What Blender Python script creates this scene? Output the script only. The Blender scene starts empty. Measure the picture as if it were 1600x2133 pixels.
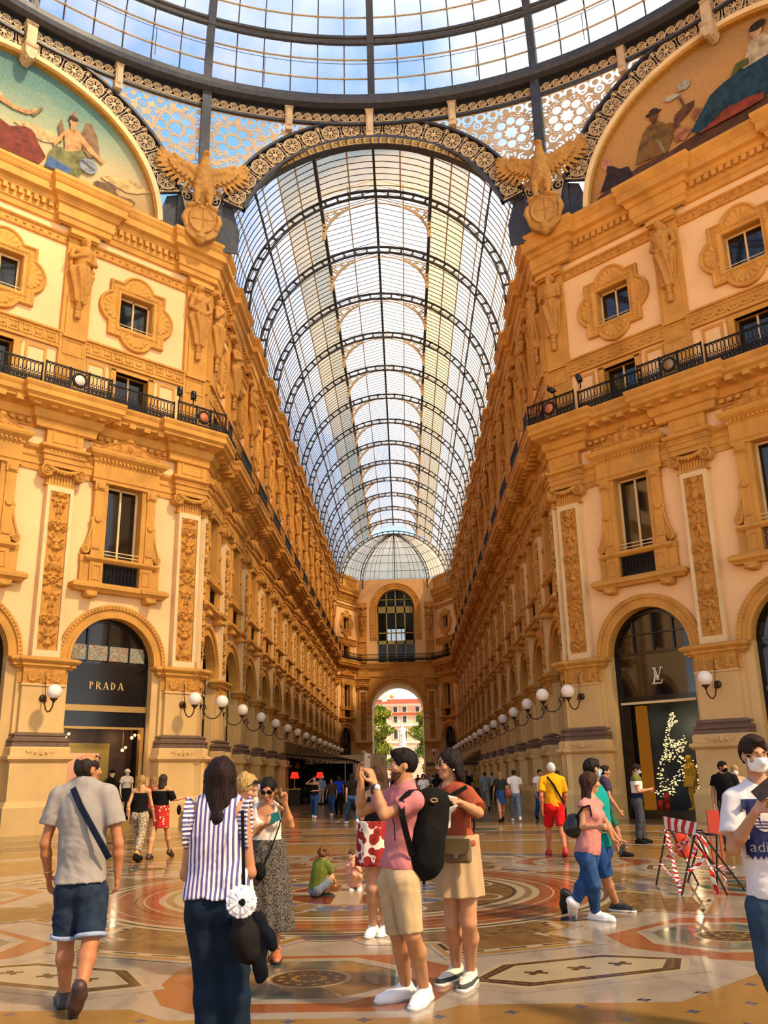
import bpy, math, random
import numpy as np
from mathutils import Vector, Matrix
random.seed(7); RNG = np.random.default_rng(7)
SC = bpy.context.scene; COL = SC.collection
PI = math.pi; R2 = math.sqrt(.5)
# ---------------------------------------------------------------- camera (solved from the photograph)
CAM = np.array([.9052, -15.132, 1.6]); FPX, PIT, YAW, ROL = 1849.29, .2905, -.018984, -.018886
_fw = np.array([math.sin(YAW)*math.cos(PIT), math.cos(YAW)*math.cos(PIT), math.sin(PIT)])
_r0 = np.array([math.cos(YAW), -math.sin(YAW), 0.]); _u0 = np.cross(_r0, _fw)
_rt = _r0*math.cos(ROL)+_u0*math.sin(ROL); _up = -_r0*math.sin(ROL)+_u0*math.cos(ROL)
W, A = 7.25, 20.124          # half width of the arcade, apothem of its opening on the octagon
def ray(u, v): return _fw+_rt*(u-800)/FPX-_up*(v-1066.5)/FPX
def at(u, v, Y):
    r = ray(u, v); t = (Y-CAM[1])/r[1]; return CAM+t*r
def onfloor(u, v, z=0.):
    r = ray(u, v); t = (z-CAM[2])/r[2]; return CAM+t*r
def link(o, parent=None):
    COL.objects.link(o)
    if parent is not None: o.parent = parent
    return o
def tag(o, label, cat, group=None, kind=None):
    o['label'] = label; o['category'] = cat
    if group: o['group'] = group
    if kind: o['kind'] = kind
    return o
def empty(name, loc=(0,0,0), rz=0.):
    o = bpy.data.objects.new(name, None); o.empty_display_size = .2
    o.location = loc; o.rotation_euler = (0,0,rz); return link(o)
def dup(o, parent=None, loc=None, rz=None):
    c = o.copy(); link(c, parent)
    if parent is not None: c.matrix_parent_inverse = o.matrix_parent_inverse.copy()
    if loc is not None: c.location = loc
    if rz is not None: c.rotation_euler = (0,0,rz)
    for ch in list(o.children): dup(ch, c)
    return c
ORD = ['first','second','third','fourth','fifth','sixth','seventh','eighth','ninth','tenth','eleventh','twelfth','thirteenth','fourteenth','fifteenth','sixteenth']
# ---------------------------------------------------------------- mesh builder
class MB:
    def __init__(s): s.V=[]; s.F=[]; s.M=[]; s.S=[]; s.n=0
    def add(s, V, F, m=0, smooth=False):
        V = np.asarray(V, float).reshape(-1,3); b = s.n; s.V.append(V); s.n += len(V)
        for f in F: s.F.append(tuple(int(i)+b for i in f))
        s.M += [m]*len(F); s.S += [smooth]*len(F); return s
    def quad(s, a, b, c, d, m=0): return s.add([a,b,c,d], [(0,1,2,3)], m)
    def box(s, x0, x1, y0, y1, z0, z1, m=0):
        V=[(x,y,z) for x in (x0,x1) for y in (y0,y1) for z in (z0,z1)]
        F=[(0,1,3,2),(4,6,7,5),(0,4,5,1),(2,3,7,6),(0,2,6,4),(1,5,7,3)]
        return s.add(V,F,m)
    def bar(s, a, b, w, t=None, m=0, up=(0,0,1)):
        a=np.array(a,float); b=np.array(b,float); t=t or w; d=b-a; L=np.linalg.norm(d)
        if L<1e-9: return s
        d/=L; u=np.array(up,float)
        if abs(d@u)>.99: u=np.array([1.,0,0])
        x=np.cross(d,u); x/=np.linalg.norm(x); y=np.cross(x,d)
        V=[p+i*x*w/2+j*y*t/2 for p in (a,b) for i,j in ((-1,-1),(1,-1),(1,1),(-1,1))]
        return s.add(V,[(3,2,1,0),(4,5,6,7),(0,1,5,4),(1,2,6,5),(2,3,7,6),(3,0,4,7)],m)
    def tube(s, P, r, seg=6, m=0, cap=True, closed=False):
        P=np.asarray(P,float); n=len(P); rr=np.full(n,r,float) if np.isscalar(r) else np.asarray(r,float)
        T=np.gradient(P,axis=0)
        if closed: T=(np.roll(P,-1,0)-np.roll(P,1,0))
        T/=np.maximum(np.linalg.norm(T,axis=1),1e-9)[:,None]
        u=np.array([0,0,1.]) if abs(T[0][2])<.9 else np.array([1.,0,0]); V=[]
        for i in range(n):
            x=np.cross(u,T[i]); l=np.linalg.norm(x)
            if l<1e-6: x=np.array([1.,0,0]); l=1
            x/=l; u2=np.cross(T[i],x); u=u2
            for k in range(seg):
                a=2*PI*k/seg; V.append(P[i]+rr[i]*(math.cos(a)*x+math.sin(a)*u2))
        F=[]
        for i in range(n if closed else n-1):
            j=(i+1)%n
            for k in range(seg): F.append((i*seg+k,i*seg+(k+1)%seg,j*seg+(k+1)%seg,j*seg+k))
        if cap and not closed:
            F.append(tuple(range(seg-1,-1,-1))); F.append(tuple((n-1)*seg+k for k in range(seg)))
        return s.add(V,F,m,True)
    def lathe(s, prof, c=(0,0,0), seg=16, m=0, axis='z', smooth=True):
        V=[];n=len(prof)
        for r,z in prof:
            for k in range(seg):
                a=2*PI*k/seg; p=(r*math.cos(a),r*math.sin(a),z)
                if axis=='y': p=(p[0],-z,p[1])
                V.append((p[0]+c[0],p[1]+c[1],p[2]+c[2]))
        F=[(i*seg+k,i*seg+(k+1)%seg,(i+1)*seg+(k+1)%seg,(i+1)*seg+k) for i in range(n-1) for k in range(seg)]
        F+= [tuple(range(seg-1,-1,-1)),tuple((n-1)*seg+k for k in range(seg))]
        return s.add(V,F,m,smooth)
    def sphere(s, c, r, m=0, seg=12, rings=8):
        r=(r,r,r) if np.isscalar(r) else r; V=[];F=[]
        for i in range(rings+1):
            t=PI*i/rings
            for k in range(seg):
                a=2*PI*k/seg; V.append((c[0]+r[0]*math.sin(t)*math.cos(a),c[1]+r[1]*math.sin(t)*math.sin(a),c[2]+r[2]*math.cos(t)))
        for i in range(rings):
            for k in range(seg): F.append((i*seg+k,(i+1)*seg+k,(i+1)*seg+(k+1)%seg,i*seg+(k+1)%seg))
        return s.add(V,F,m,True)
    def prism(s, poly, y0, y1, m=0, side=None):
        # polygon in (x,z) extruded from y0 (front) to y1
        n=len(poly); V=[(x,y0,z) for x,z in poly]+[(x,y1,z) for x,z in poly]
        s.add(V,[tuple(range(n)),tuple(range(2*n-1,n-1,-1))],m)
        return s.add(V,[(i,i+n,(i+1)%n+n,(i+1)%n) for i in range(n)],m if side is None else side)
    def ring(s, outer, inner, y0, y1, m=0):
        # band between two point loops (x,z) of equal count, front y0 back y1 (open loops if first != last)
        n=len(outer); V=[(x,y0,z) for x,z in outer]+[(x,y0,z) for x,z in inner]+[(x,y1,z) for x,z in outer]+[(x,y1,z) for x,z in inner]
        F=[]
        for i in range(n-1):
            F+= [(i,n+i,n+i+1,i+1),(i,i+1,2*n+i+1,2*n+i),(n+i+1,n+i,3*n+i,3*n+i+1),(2*n+i,2*n+i+1,3*n+i+1,3*n+i)]
        return s.add(V,F,m)
    def sweep(s, path, prof, m=0, closed=False, cap=True):
        # path: plan points walked so that the outward side is to the LEFT; prof: (out, z)
        P=np.asarray(path,float)[:,:2]; n=len(P); O=[]
        for i in range(n):
            d1=P[i]-P[i-1] if (i>0 or closed) else P[1]-P[0]
            d2=P[(i+1)%n]-P[i] if (i<n-1 or closed) else P[-1]-P[-2]
            d1=d1/np.linalg.norm(d1); d2=d2/np.linalg.norm(d2)
            n1=np.array([-d1[1],d1[0]]); n2=np.array([-d2[1],d2[0]]); O.append((n1+n2)/max(.2,1+n1@n2))
        k=len(prof); V=[]
        for i in range(n):
            for o,z in prof: V.append((P[i][0]+O[i][0]*o,P[i][1]+O[i][1]*o,z))
        F=[]
        for i in range(n if closed else n-1):
            j=(i+1)%n
            for q in range(k-1): F.append((i*k+q,i*k+q+1,j*k+q+1,j*k+q))
        if cap and not closed: F+= [tuple(range(k-1,-1,-1)),tuple((n-1)*k+q for q in range(k))]
        return s.add(V,F,m)
    def mesh(s, other, M=None, m=None):
        V=np.concatenate(other.V) if other.V else np.zeros((0,3))
        if M is not None:
            M=np.array(M); V=V@M[:3,:3].T+M[:3,3]
        b=s.n; s.V.append(V); s.n+=len(V)
        for f in other.F: s.F.append(tuple(i+b for i in f))
        s.M+= other.M if m is None else [m]*len(other.F); s.S+=other.S; return s
    def data(s, name, mats):
        me=bpy.data.meshes.new(name)
        V=np.concatenate(s.V) if s.V else np.zeros((0,3))
        me.from_pydata(V.tolist(),[],s.F)
        for m_ in (mats if isinstance(mats,(list,tuple)) else [mats]): me.materials.append(m_)
        me.polygons.foreach_set('material_index',np.array(s.M,dtype=np.int32))
        me.polygons.foreach_set('use_smooth',np.array(s.S,dtype=bool)); me.update(); return me
    def build(s, name, mats, parent=None, loc=None, rz=None, fix=True):
        o=bpy.data.objects.new(name,s.data(name,mats)); link(o,parent)
        if loc is not None: o.location=loc
        if rz is not None: o.rotation_euler=(0,0,rz)
        return o
def Mt(loc=(0,0,0), rz=0., sc=1.):
    return Matrix.Translation(loc)@Matrix.Rotation(rz,4,'Z')@Matrix.Scale(sc,4)
def arc(cx, cz, r, a0, a1, n): return [(cx+r*math.cos(a0+(a1-a0)*i/n), cz+r*math.sin(a0+(a1-a0)*i/n)) for i in range(n+1)]
# ---------------------------------------------------------------- implicit surfaces -> mesh (for carved and organic shapes)
def smin(a, b, k):
    if k<=0: return np.minimum(a,b)
    h=np.clip(.5+.5*(b-a)/k,0,1); return b+(a-b)*h-k*h*(1-h)
class Vol:
    def __init__(s, lo, hi, h):
        s.lo=np.array(lo,float); s.h=h; s.n=np.maximum(np.ceil((np.array(hi)-s.lo)/h).astype(int)+1,3)
        s.D=np.full(s.n,9.,np.float32)
    def sub(s, lo, hi):
        a=np.clip(np.floor((np.array(lo)-s.lo)/s.h).astype(int),0,s.n-1); b=np.clip(np.ceil((np.array(hi)-s.lo)/s.h).astype(int)+1,1,s.n)
        if (b<=a).any(): return None,None
        sl=tuple(slice(a[i],b[i]) for i in range(3))
        ax=[s.lo[i]+s.h*np.arange(a[i],b[i]) for i in range(3)]
        return sl, np.meshgrid(*ax,indexing='ij',sparse=True)
    def op(s, lo, hi, fn, k=.0, cut=False):
        sl,g=s.sub(np.array(lo)-3*k-2*s.h,np.array(hi)+3*k+2*s.h)
        if sl is None: return s
        d=fn(*g).astype(np.float32)
        s.D[sl]= -smin(-s.D[sl],d,k) if cut else smin(s.D[sl],d,k); return s
    def cone(s, a, b, ra, rb=None, k=.02, cut=False, flat=None):
        # tapered round limb from a to b; flat=(axis,factor) squashes it along that axis
        rb=ra if rb is None else rb; a=np.array(a,float); b=np.array(b,float); m=max(ra,rb)
        lo=np.minimum(a,b)-m; hi=np.maximum(a,b)+m; d=b-a; L=max(d@d,1e-9)
        def fn(x,y,z):
            if flat is None:
                px,py,pz=x-a[0],y-a[1],z-a[2]; t=np.clip((px*d[0]+py*d[1]+pz*d[2])/L,0,1)
                return np.sqrt((px-t*d[0])**2+(py-t*d[1])**2+(pz-t*d[2])**2)-(ra+t*(rb-ra))
            ax,f=flat; ax=np.array(ax,float); px,py,pz=x-a[0],y-a[1],z-a[2]
            t=np.clip((px*d[0]+py*d[1]+pz*d[2])/L,0,1); qx,qy,qz=px-t*d[0],py-t*d[1],pz-t*d[2]
            c=(qx*ax[0]+qy*ax[1]+qz*ax[2]); e=(1/f-1)*c
            r=np.sqrt((qx+e*ax[0])**2+(qy+e*ax[1])**2+(qz+e*ax[2])**2); return (r-(ra+t*(rb-ra)))*(.5+.5*f)
        return s.op(lo,hi,fn,k,cut)
    def ell(s, c, r, k=.02, cut=False, R=None):
        c=np.array(c,float); r=np.array(r,float); m=r.max() if R is not None else r
        def fn(x,y,z):
            p=[x-c[0],y-c[1],z-c[2]]
            if R is not None: p=[p[0]*R[0][i]+p[1]*R[1][i]+p[2]*R[2][i] for i in range(3)]
            k0=np.sqrt((p[0]/r[0])**2+(p[1]/r[1])**2+(p[2]/r[2])**2); k1=np.sqrt((p[0]/r[0]**2)**2+(p[1]/r[1]**2)**2+(p[2]/r[2]**2)**2)
            return k0*(k0-1)/np.maximum(k1,1e-6)
        return s.op(c-m,c+m,fn,k,cut)
    def plane(s, p, n):            # keep the side the normal points away from
        p=np.array(p,float); n=np.array(n,float); n=n/np.linalg.norm(n)
        g=np.meshgrid(*[s.lo[i]+s.h*np.arange(s.n[i]) for i in range(3)],indexing='ij',sparse=True)
        s.D=np.maximum(s.D,((g[0]-p[0])*n[0]+(g[1]-p[1])*n[1]+(g[2]-p[2])*n[2]).astype(np.float32)); return s
    def mb(s, m=0, smooth=2):
        D=s.D.copy(); D[0]=D[-1]=9; D[:,0]=D[:,-1]=9; D[:,:,0]=D[:,:,-1]=9
        S=D<0; nx,ny,nz=D.shape; cs=(nx-1,ny-1,nz-1)
        acc=np.zeros(cs+(3,),np.float32); cnt=np.zeros(cs,np.float32); E=[]
        for ax in range(3):
            a=[slice(None)]*3; b=[slice(None)]*3; a[ax]=slice(0,-1); b[ax]=slice(1,None); a=tuple(a); b=tuple(b)
            e=S[a]!=S[b]; idx=np.argwhere(e); E.append((ax,idx,S[a][e]))
            d0=D[a][e]; d1=D[b][e]; pos=idx.astype(np.float32); pos[:,ax]+= d0/(d0-d1)
            o1,o2=[q for q in range(3) if q!=ax]
            for i in (0,1):
                for j in (0,1):
                    c=idx.copy(); c[:,o1]-=i; c[:,o2]-=j
                    ok=(c[:,o1]>=0)&(c[:,o2]>=0)&(c[:,o1]<cs[o1])&(c[:,o2]<cs[o2]); cc=c[ok]
                    np.add.at(acc,(cc[:,0],cc[:,1],cc[:,2]),pos[ok]); np.add.at(cnt,(cc[:,0],cc[:,1],cc[:,2]),1)
        act=cnt>0; vid=np.full(cs,-1,np.int64); vid[act]=np.arange(act.sum())
        V=acc[act]/cnt[act][:,None]; F=[]
        for ax,idx,sg in E:
            o1,o2=(ax+1)%3,(ax+2)%3; q=[]
            for i,j in ((1,1),(0,1),(0,0),(1,0)):
                c=idx.copy(); c[:,o1]-=i; c[:,o2]-=j; q.append(vid[c[:,0],c[:,1],c[:,2]])
            q=np.stack(q,1); q[~sg]=q[~sg][:,::-1]; F.append(q)
        F=np.concatenate(F) if F else np.zeros((0,4),int); V=V.astype(float)
        if smooth and len(V):
            e=np.concatenate([F[:,[i,(i+1)%4]] for i in range(4)]); e=np.concatenate([e,e[:,::-1]])
            deg=np.bincount(e[:,0],minlength=len(V)).astype(float)
            for it in range(smooth):
                for lam in (.5,-.52):
                    av=np.stack([np.bincount(e[:,0],weights=V[e[:,1],q],minlength=len(V)) for q in range(3)],1)/np.maximum(deg,1)[:,None]
                    V=V+lam*(av-V)
        o=MB(); V=V*s.h+s.lo
        o.V.append(V); o.n=len(V); o.F=[tuple(f) for f in F.tolist()]; o.M=[m]*len(F); o.S=[True]*len(F); return o
# ---------------------------------------------------------------- materials
def lin(h):
    h=h.lstrip('#'); c=[int(h[i:i+2],16)/255 for i in (0,2,4)]
    return tuple(x/12.92 if x<=.04045 else ((x+.055)/1.055)**2.4 for x in c)
class NT:
    def __init__(s,name):
        s.m=bpy.data.materials.new(name); s.m.use_nodes=True; s.t=s.m.node_tree; s.t.nodes.clear()
        s.out=s.n('ShaderNodeOutputMaterial')
    def n(s,t,**k):
        o=s.t.nodes.new(t)
        for a,v in k.items(): setattr(o,a,v)
        return o
    def l(s,a,b): s.t.links.new(a,b)
    def surf(s,sh): s.l(sh,s.out.inputs['Surface'])
    def bsdf(s,col=None,rough=.6,metal=0.,spec=.5,coat=0.):
        b=s.n('ShaderNodeBsdfPrincipled')
        if col is not None: b.inputs['Base Color'].default_value=(*col,1)
        b.inputs['Roughness'].default_value=rough; b.inputs['Metallic'].default_value=metal
        b.inputs['Specular IOR Level'].default_value=spec; b.inputs['Coat Weight'].default_value=coat
        s.surf(b.outputs[0]); return b
    def coords(s,kind='Object',scale=None):
        c=s.n('ShaderNodeTexCoord').outputs[kind]
        if scale is None: return c
        mp=s.n('ShaderNodeMapping'); mp.inputs['Scale'].default_value=scale; s.l(c,mp.inputs[0]); return mp.outputs[0]
    def noise(s,vec,scale,detail=4,rough=.55):
        o=s.n('ShaderNodeTexNoise'); o.inputs['Scale'].default_value=scale; o.inputs['Detail'].default_value=detail
        o.inputs['Roughness'].default_value=rough; s.l(vec,o.inputs['Vector']); return o.outputs['Fac']
    def ramp(s,fac,stops,interp='LINEAR'):
        r=s.n('ShaderNodeValToRGB'); r.color_ramp.interpolation=interp; e=r.color_ramp.elements
        while len(e)<len(stops): e.new(.5)
        for q,(p,c) in zip(e,stops): q.position=p; q.color=(*c,1)
        s.l(fac,r.inputs[0]); return r.outputs[0]
    def mix(s,fac,a,b,mode='MIX'):
        o=s.n('ShaderNodeMix',data_type='RGBA',blend_type=mode)
        for i,v in ((0,fac),(6,a),(7,b)):
            if hasattr(v,'links'): s.l(v,o.inputs[i])
            elif i==0: o.inputs[0].default_value=v
            else: o.inputs[i].default_value=(*v,1)
        return o.outputs[2]
    def math(s,op,a,b=0.,c=None):
        o=s.n('ShaderNodeMath',operation=op)
        for i,v in enumerate((a,b,c)):
            if v is None: continue
            if hasattr(v,'links'): s.l(v,o.inputs[i])
            else: o.inputs[i].default_value=v
        return o.outputs[0]
    def bump(s,b,h,strength=.3,dist=.02):
        o=s.n('ShaderNodeBump'); o.inputs['Strength'].default_value=strength; o.inputs['Distance'].default_value=dist
        s.l(h,o.inputs['Height']); s.l(o.outputs[0],b.inputs['Normal'])
MATS={}
def stone(name,c,var=.16,rough=.75,scale=1.2,bump=.25,stain=None):
    t=NT(name); c=lin(c); b=t.bsdf(c,rough,spec=.25); v=t.coords()
    n1=t.noise(v,scale,6); n2=t.noise(v,scale*14,3)
    lo=tuple(x*(1-var*1.6) for x in c); hi=tuple(min(1,x*(1+var)) for x in c)
    col=t.ramp(n1,[(.3,lo),(.5,c),(.72,hi)])
    if stain: col=t.mix(t.math('MULTIPLY',t.ramp(t.noise(t.coords('Object',(1,1,.25)),scale*1.7,5),[(.52,(0,0,0)),(.75,(1,1,1))]),.5),col,lin(stain))
    t.l(col,b.inputs['Base Color']); t.bump(b,n2,bump,.01); MATS[name]=t.m; return t.m
def plain(name,c,rough=.6,metal=0.,spec=.4,coat=0.,var=.0,bumpscale=0,bump=.2,scale=6):
    t=NT(name); c=lin(c); b=t.bsdf(c,rough,metal,spec,coat)
    if var:
        n=t.noise(t.coords(),scale,4); t.l(t.ramp(n,[(.3,tuple(x*(1-var) for x in c)),(.7,tuple(min(1,x*(1+var)) for x in c))]),b.inputs['Base Color'])
    if bumpscale: t.bump(b,t.noise(t.coords(),bumpscale,3),bump,.01)
    MATS[name]=t.m; return t.m
def cloth(name,c,var=.12,scale=5,rough=.85):
    t=NT(name); c=lin(c); b=t.bsdf(c,rough,spec=.08)
    v=t.coords(); n=t.noise(v,scale,3); t.l(t.ramp(n,[(.3,tuple(x*(1-var) for x in c)),(.7,tuple(min(1,x*(1+var)) for x in c))]),b.inputs['Base Color'])
    w=t.n('ShaderNodeTexWave'); w.inputs['Scale'].default_value=3.2; w.inputs['Distortion'].default_value=9; w.inputs['Detail'].default_value=2; t.l(v,w.inputs['Vector'])
    t.bump(b,w.outputs['Fac'],.16,.03); MATS[name]=t.m; return t.m
def emit(name,c,strength):
    t=NT(name); e=t.n('ShaderNodeEmission'); e.inputs[0].default_value=(*lin(c),1); e.inputs[1].default_value=strength; t.surf(e.outputs[0]); MATS[name]=t.m; return t.m
GOLD=stone('ochre_stone','#c1883a',.14,.72,1.1,.2,'#a06a24')
GOLD2=stone('ochre_relief','#bb8034',.18,.72,5,.3,'#8f5f20')
PALE=stone('pale_stone','#d6b47e',.1,.7,.9,.15)
PLAST=stone('cream_plaster','#e3b57c',.05,.85,.7,.12,'#dfb67c')
PIER=stone('pier_limestone','#cfa566',.08,.6,.6,.12,'#b98f55')
DARKB=stone('dark_marble_base','#6d5340',.15,.4,3,.1)
EAGLE=stone('carved_stone','#a87838',.15,.75,3,.3,'#8a5c24')
IRON=plain('dark_iron','#3a3a3d',.5,.3,.4,var=.25,scale=4)
IRON2=plain('wrought_iron','#1c1815',.45,.5,.4)
FILI=stone('painted_ironwork','#b59a74',.12,.6,3,.1)
GOLDB=plain('gilded_band','#b98a3a',.4,.4,.5,var=.2)
BRONZE=plain('bronze','#4a3626',.4,.7,.5,var=.2)
BLACK=plain('black_lacquer','#0b0a09',.12,0,.5)
BRASS=plain('brass','#b98f4e',.3,.8,.5)
GLOBE=plain('opal_glass','#efdcc4',.35,0,.4,.1)
WHITE=plain('white_paint','#e8e2d6',.6)
OLIVE=plain('olive_frame','#8d8146',.5,.2,.4,var=.1)
def glass_roof(name,tint,trans,stain=None,amount=.5,diff='#f6f3ec'):
    t=NT(name); tr=t.n('ShaderNodeBsdfTransparent'); tr.inputs[0].default_value=(*lin(tint),1)
    d=t.n('ShaderNodeBsdfTranslucent'); d.inputs[0].default_value=(*lin(diff),1)
    v=t.coords('Object',(1,1,1)); n=t.noise(t.coords('Object',(.35,2.2,.6)),1.1,5)
    if stain:
        t.l(t.mix(t.math('MULTIPLY',t.ramp(n,[(.42,(0,0,0)),(.72,(1,1,1))]),amount),lin(diff),lin(stain)),d.inputs[0])
    mx=t.n('ShaderNodeMixShader'); t.l(t.ramp(n,[(.3,(1-trans-.12,)*3),(.7,(min(1,1-trans+.14),)*3)]),mx.inputs[0])
    t.l(tr.outputs[0],mx.inputs[1]); t.l(d.outputs[0],mx.inputs[2])
    t.surf(mx.outputs[0]); MATS[name]=t.m; return t.m
GL_DOME=glass_roof('dome_glass','#f2f7fc',.8,'#cfc4a8',.3)
GL_VAULT=glass_roof('vault_glass','#fdfcfa',.7,'#e0c8a4',.5,'#fff4e4')
GL_TAN=glass_roof('tan_vault_glass','#e6d8bc',.6,'#b8925a',.7,'#dcc096')  # browner tint for the panes beside the lantern and in the half dome
LAP=plain('putty_lap','#a8906a',.8,var=.3,scale=9)
def pane(name,c,rough=.04,alpha=.0):
    t=NT(name); b=t.bsdf(lin(c),rough,spec=.7)
    if alpha:
        tr=t.n('ShaderNodeBsdfTransparent'); mx=t.n('ShaderNodeMixShader'); mx.inputs[0].default_value=1-alpha
        tr.inputs[0].default_value=(.9,.88,.84,1)
        t.l(tr.outputs[0],mx.inputs[1]); t.l(b.outputs[0],mx.inputs[2]); t.surf(mx.outputs[0])
    MATS[name]=t.m; return t.m
PANE=pane('dark_window_pane','#15130f'); PANE_C=pane('shop_glass','#0d0c0b',.03,.86)
PANE_L=pane('bright_window_pane','#4a4a48',.03)
# ---------------------------------------------------------------- facade frames
class Frame:
    def __init__(s, org, sdir, out, name): s.o=np.array(org,float); s.s=np.array(sdir,float); s.n=np.array(out,float); s.rz=math.atan2(out[0],-out[1]); s.name=name
    def p(s, t, o=0., z=0.): q=s.o+s.s*t+s.n*o; return (q[0],q[1],z)
FL=Frame((-W,A),(-R2,-R2),(R2,-R2),'left'); FR=Frame((W,A),(R2,-R2),(-R2,-R2),'right')
AL=Frame((-W,A),(0,1),(1,0),'left'); AR=Frame((W,A),(0,1),(-1,0),'right')
YC,XE,YE=93.3,4.95,98.1       # where the arcade wall turns into the canted end bay, and the end wall
_cl=np.array([-XE+W,YE-YC]); CLEN=float(np.linalg.norm(_cl)); _cl/=CLEN
CL=Frame((-W,YC),(_cl[0],_cl[1]),(_cl[1],-_cl[0]),'left'); CR=Frame((W,YC),(-_cl[0],_cl[1]),(-_cl[1],-_cl[0]),'right')
EN=Frame((0,YE),(1,0),(0,-1),'end')
DIAG_P=[.70,6.18,12.02,17.5]; DIAG_C=[3.55,9.1,14.65]; NB=14; BAY=5.2
ARM_C=[2.2+BAY*k for k in range(NB)]; ARM_P=[4.8+BAY*k for k in range(NB-1)]
AA=1.67; ZI=5.83               # shop arch half width, springing
def put(o, fr, s, o_=0., z=None):
    p=fr.p(s,o_); o.location=(p[0],p[1],o.location[2] if z is None else z); o.rotation_euler=(0,0,fr.rz); return o
# ---------------------------------------------------------------- wall plates with real openings
WO=-.2                         # the plaster face sits behind the pilaster face
def wall_plate(mb, x0, x1, centres, y=-WO, top=25.0, depth=.55, big=False):
    def q(a,b,z0,z1,m):
        if b-a>1e-4 and z1-z0>1e-4: mb.quad((a,y,z0),(b,y,z0),(b,y,z1),(a,y,z1),m)
    holes=[(.73,9.72,12.66),(.72,15.62,17.45),(.74,19.42,20.98)]
    edges=[x0]+[(a+b)/2 for a,b in zip(centres,centres[1:])]+[x1]
    for c,a,b in zip(centres,edges,edges[1:]):
        q(a,c-AA,0,ZI,1); q(c+AA,b,0,ZI,1)
        P=arc(c,ZI,AA,PI,0,20); T=8.0
        for (xa,za),(xb,zb) in zip(P,P[1:]):
            mb.quad((xa,y,za),(xb,y,zb),(xb,y,T),(xa,y,T),0); mb.quad((xa,y,za),(xa,y+depth,za),(xb,y+depth,zb),(xb,y,zb),2)
        q(a,c-AA,ZI,T,0); q(c+AA,b,ZI,T,0)
        for sx in (-1,1): mb.quad((c+sx*AA,y,0),(c+sx*AA,y+depth,0),(c+sx*AA,y+depth,ZI),(c+sx*AA,y,ZI),1)
        z=T
        for hw,h0,h1 in holes:
            q(a,b,z,h0,0); q(a,c-hw,h0,h1,0); q(c+hw,b,h0,h1,0)
            for s0,s1 in (((-hw,h0),(-hw,h1)),((hw,h0),(hw,h1)),((-hw,h0),(hw,h0)),((-hw,h1),(hw,h1))):
                mb.quad((c+s0[0],y,s0[1]),(c+s0[0],y+.4,s0[1]),(c+s1[0],y+.4,s1[1]),(c+s1[0],y,s1[1]),2)
            z=h1
        q(a,b,z,top,0)
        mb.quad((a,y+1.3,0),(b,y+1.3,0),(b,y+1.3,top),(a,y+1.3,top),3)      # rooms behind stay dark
    mb.quad((x0,y,top),(x1,y,top),(x1,y+3,top),(x0,y+3,top),0)
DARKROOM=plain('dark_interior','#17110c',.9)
WALLM=[PLAST,PIER,GOLD,DARKROOM]
def facade_wall(name, fr, x0, x1, cs, label):
    mb=MB(); wall_plate(mb,x0,x1,cs)
    # local x runs along the view from the front: for right-hand frames the run is mirrored
    return tag(mb.build(name,WALLM,loc=(fr.o[0],fr.o[1],0),rz=fr.rz),label,'wall',kind='structure')
def sgn(fr): return 1 if fr.s[0]*math.cos(fr.rz)+fr.s[1]*math.sin(fr.rz)>0 else -1
def span(fr, s0, s1, cs):
    g=sgn(fr); a=sorted([g*s0,g*s1]); return a[0],a[1],sorted(g*c for c in cs)
for fr,n,s0,s1,cs,lab in ((FL,'wall_left_front',0,18.2,DIAG_C,'left octagon facade of cream plaster above the shop with gold capital letters'),
                       (FR,'wall_right_front',0,18.2,DIAG_C,'right octagon facade of shaded cream plaster above the monogram shop'),
                       (AL,'wall_left',0,YC-A,ARM_C,'long sunlit left arcade wall running from the octagon to the far end'),
                       (AR,'wall_right',0,YC-A,ARM_C,'long shaded right arcade wall running from the octagon to the far end'),
                       (CL,'wall_left_end',0,CLEN,[CLEN*.5],'canted wall bay at the left of the far end arch'),
                       (CR,'wall_right_end',0,CLEN,[CLEN*.5],'canted wall bay at the right of the far end arch')):
    facade_wall(n,fr,*span(fr,s0,s1,cs),lab)
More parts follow.
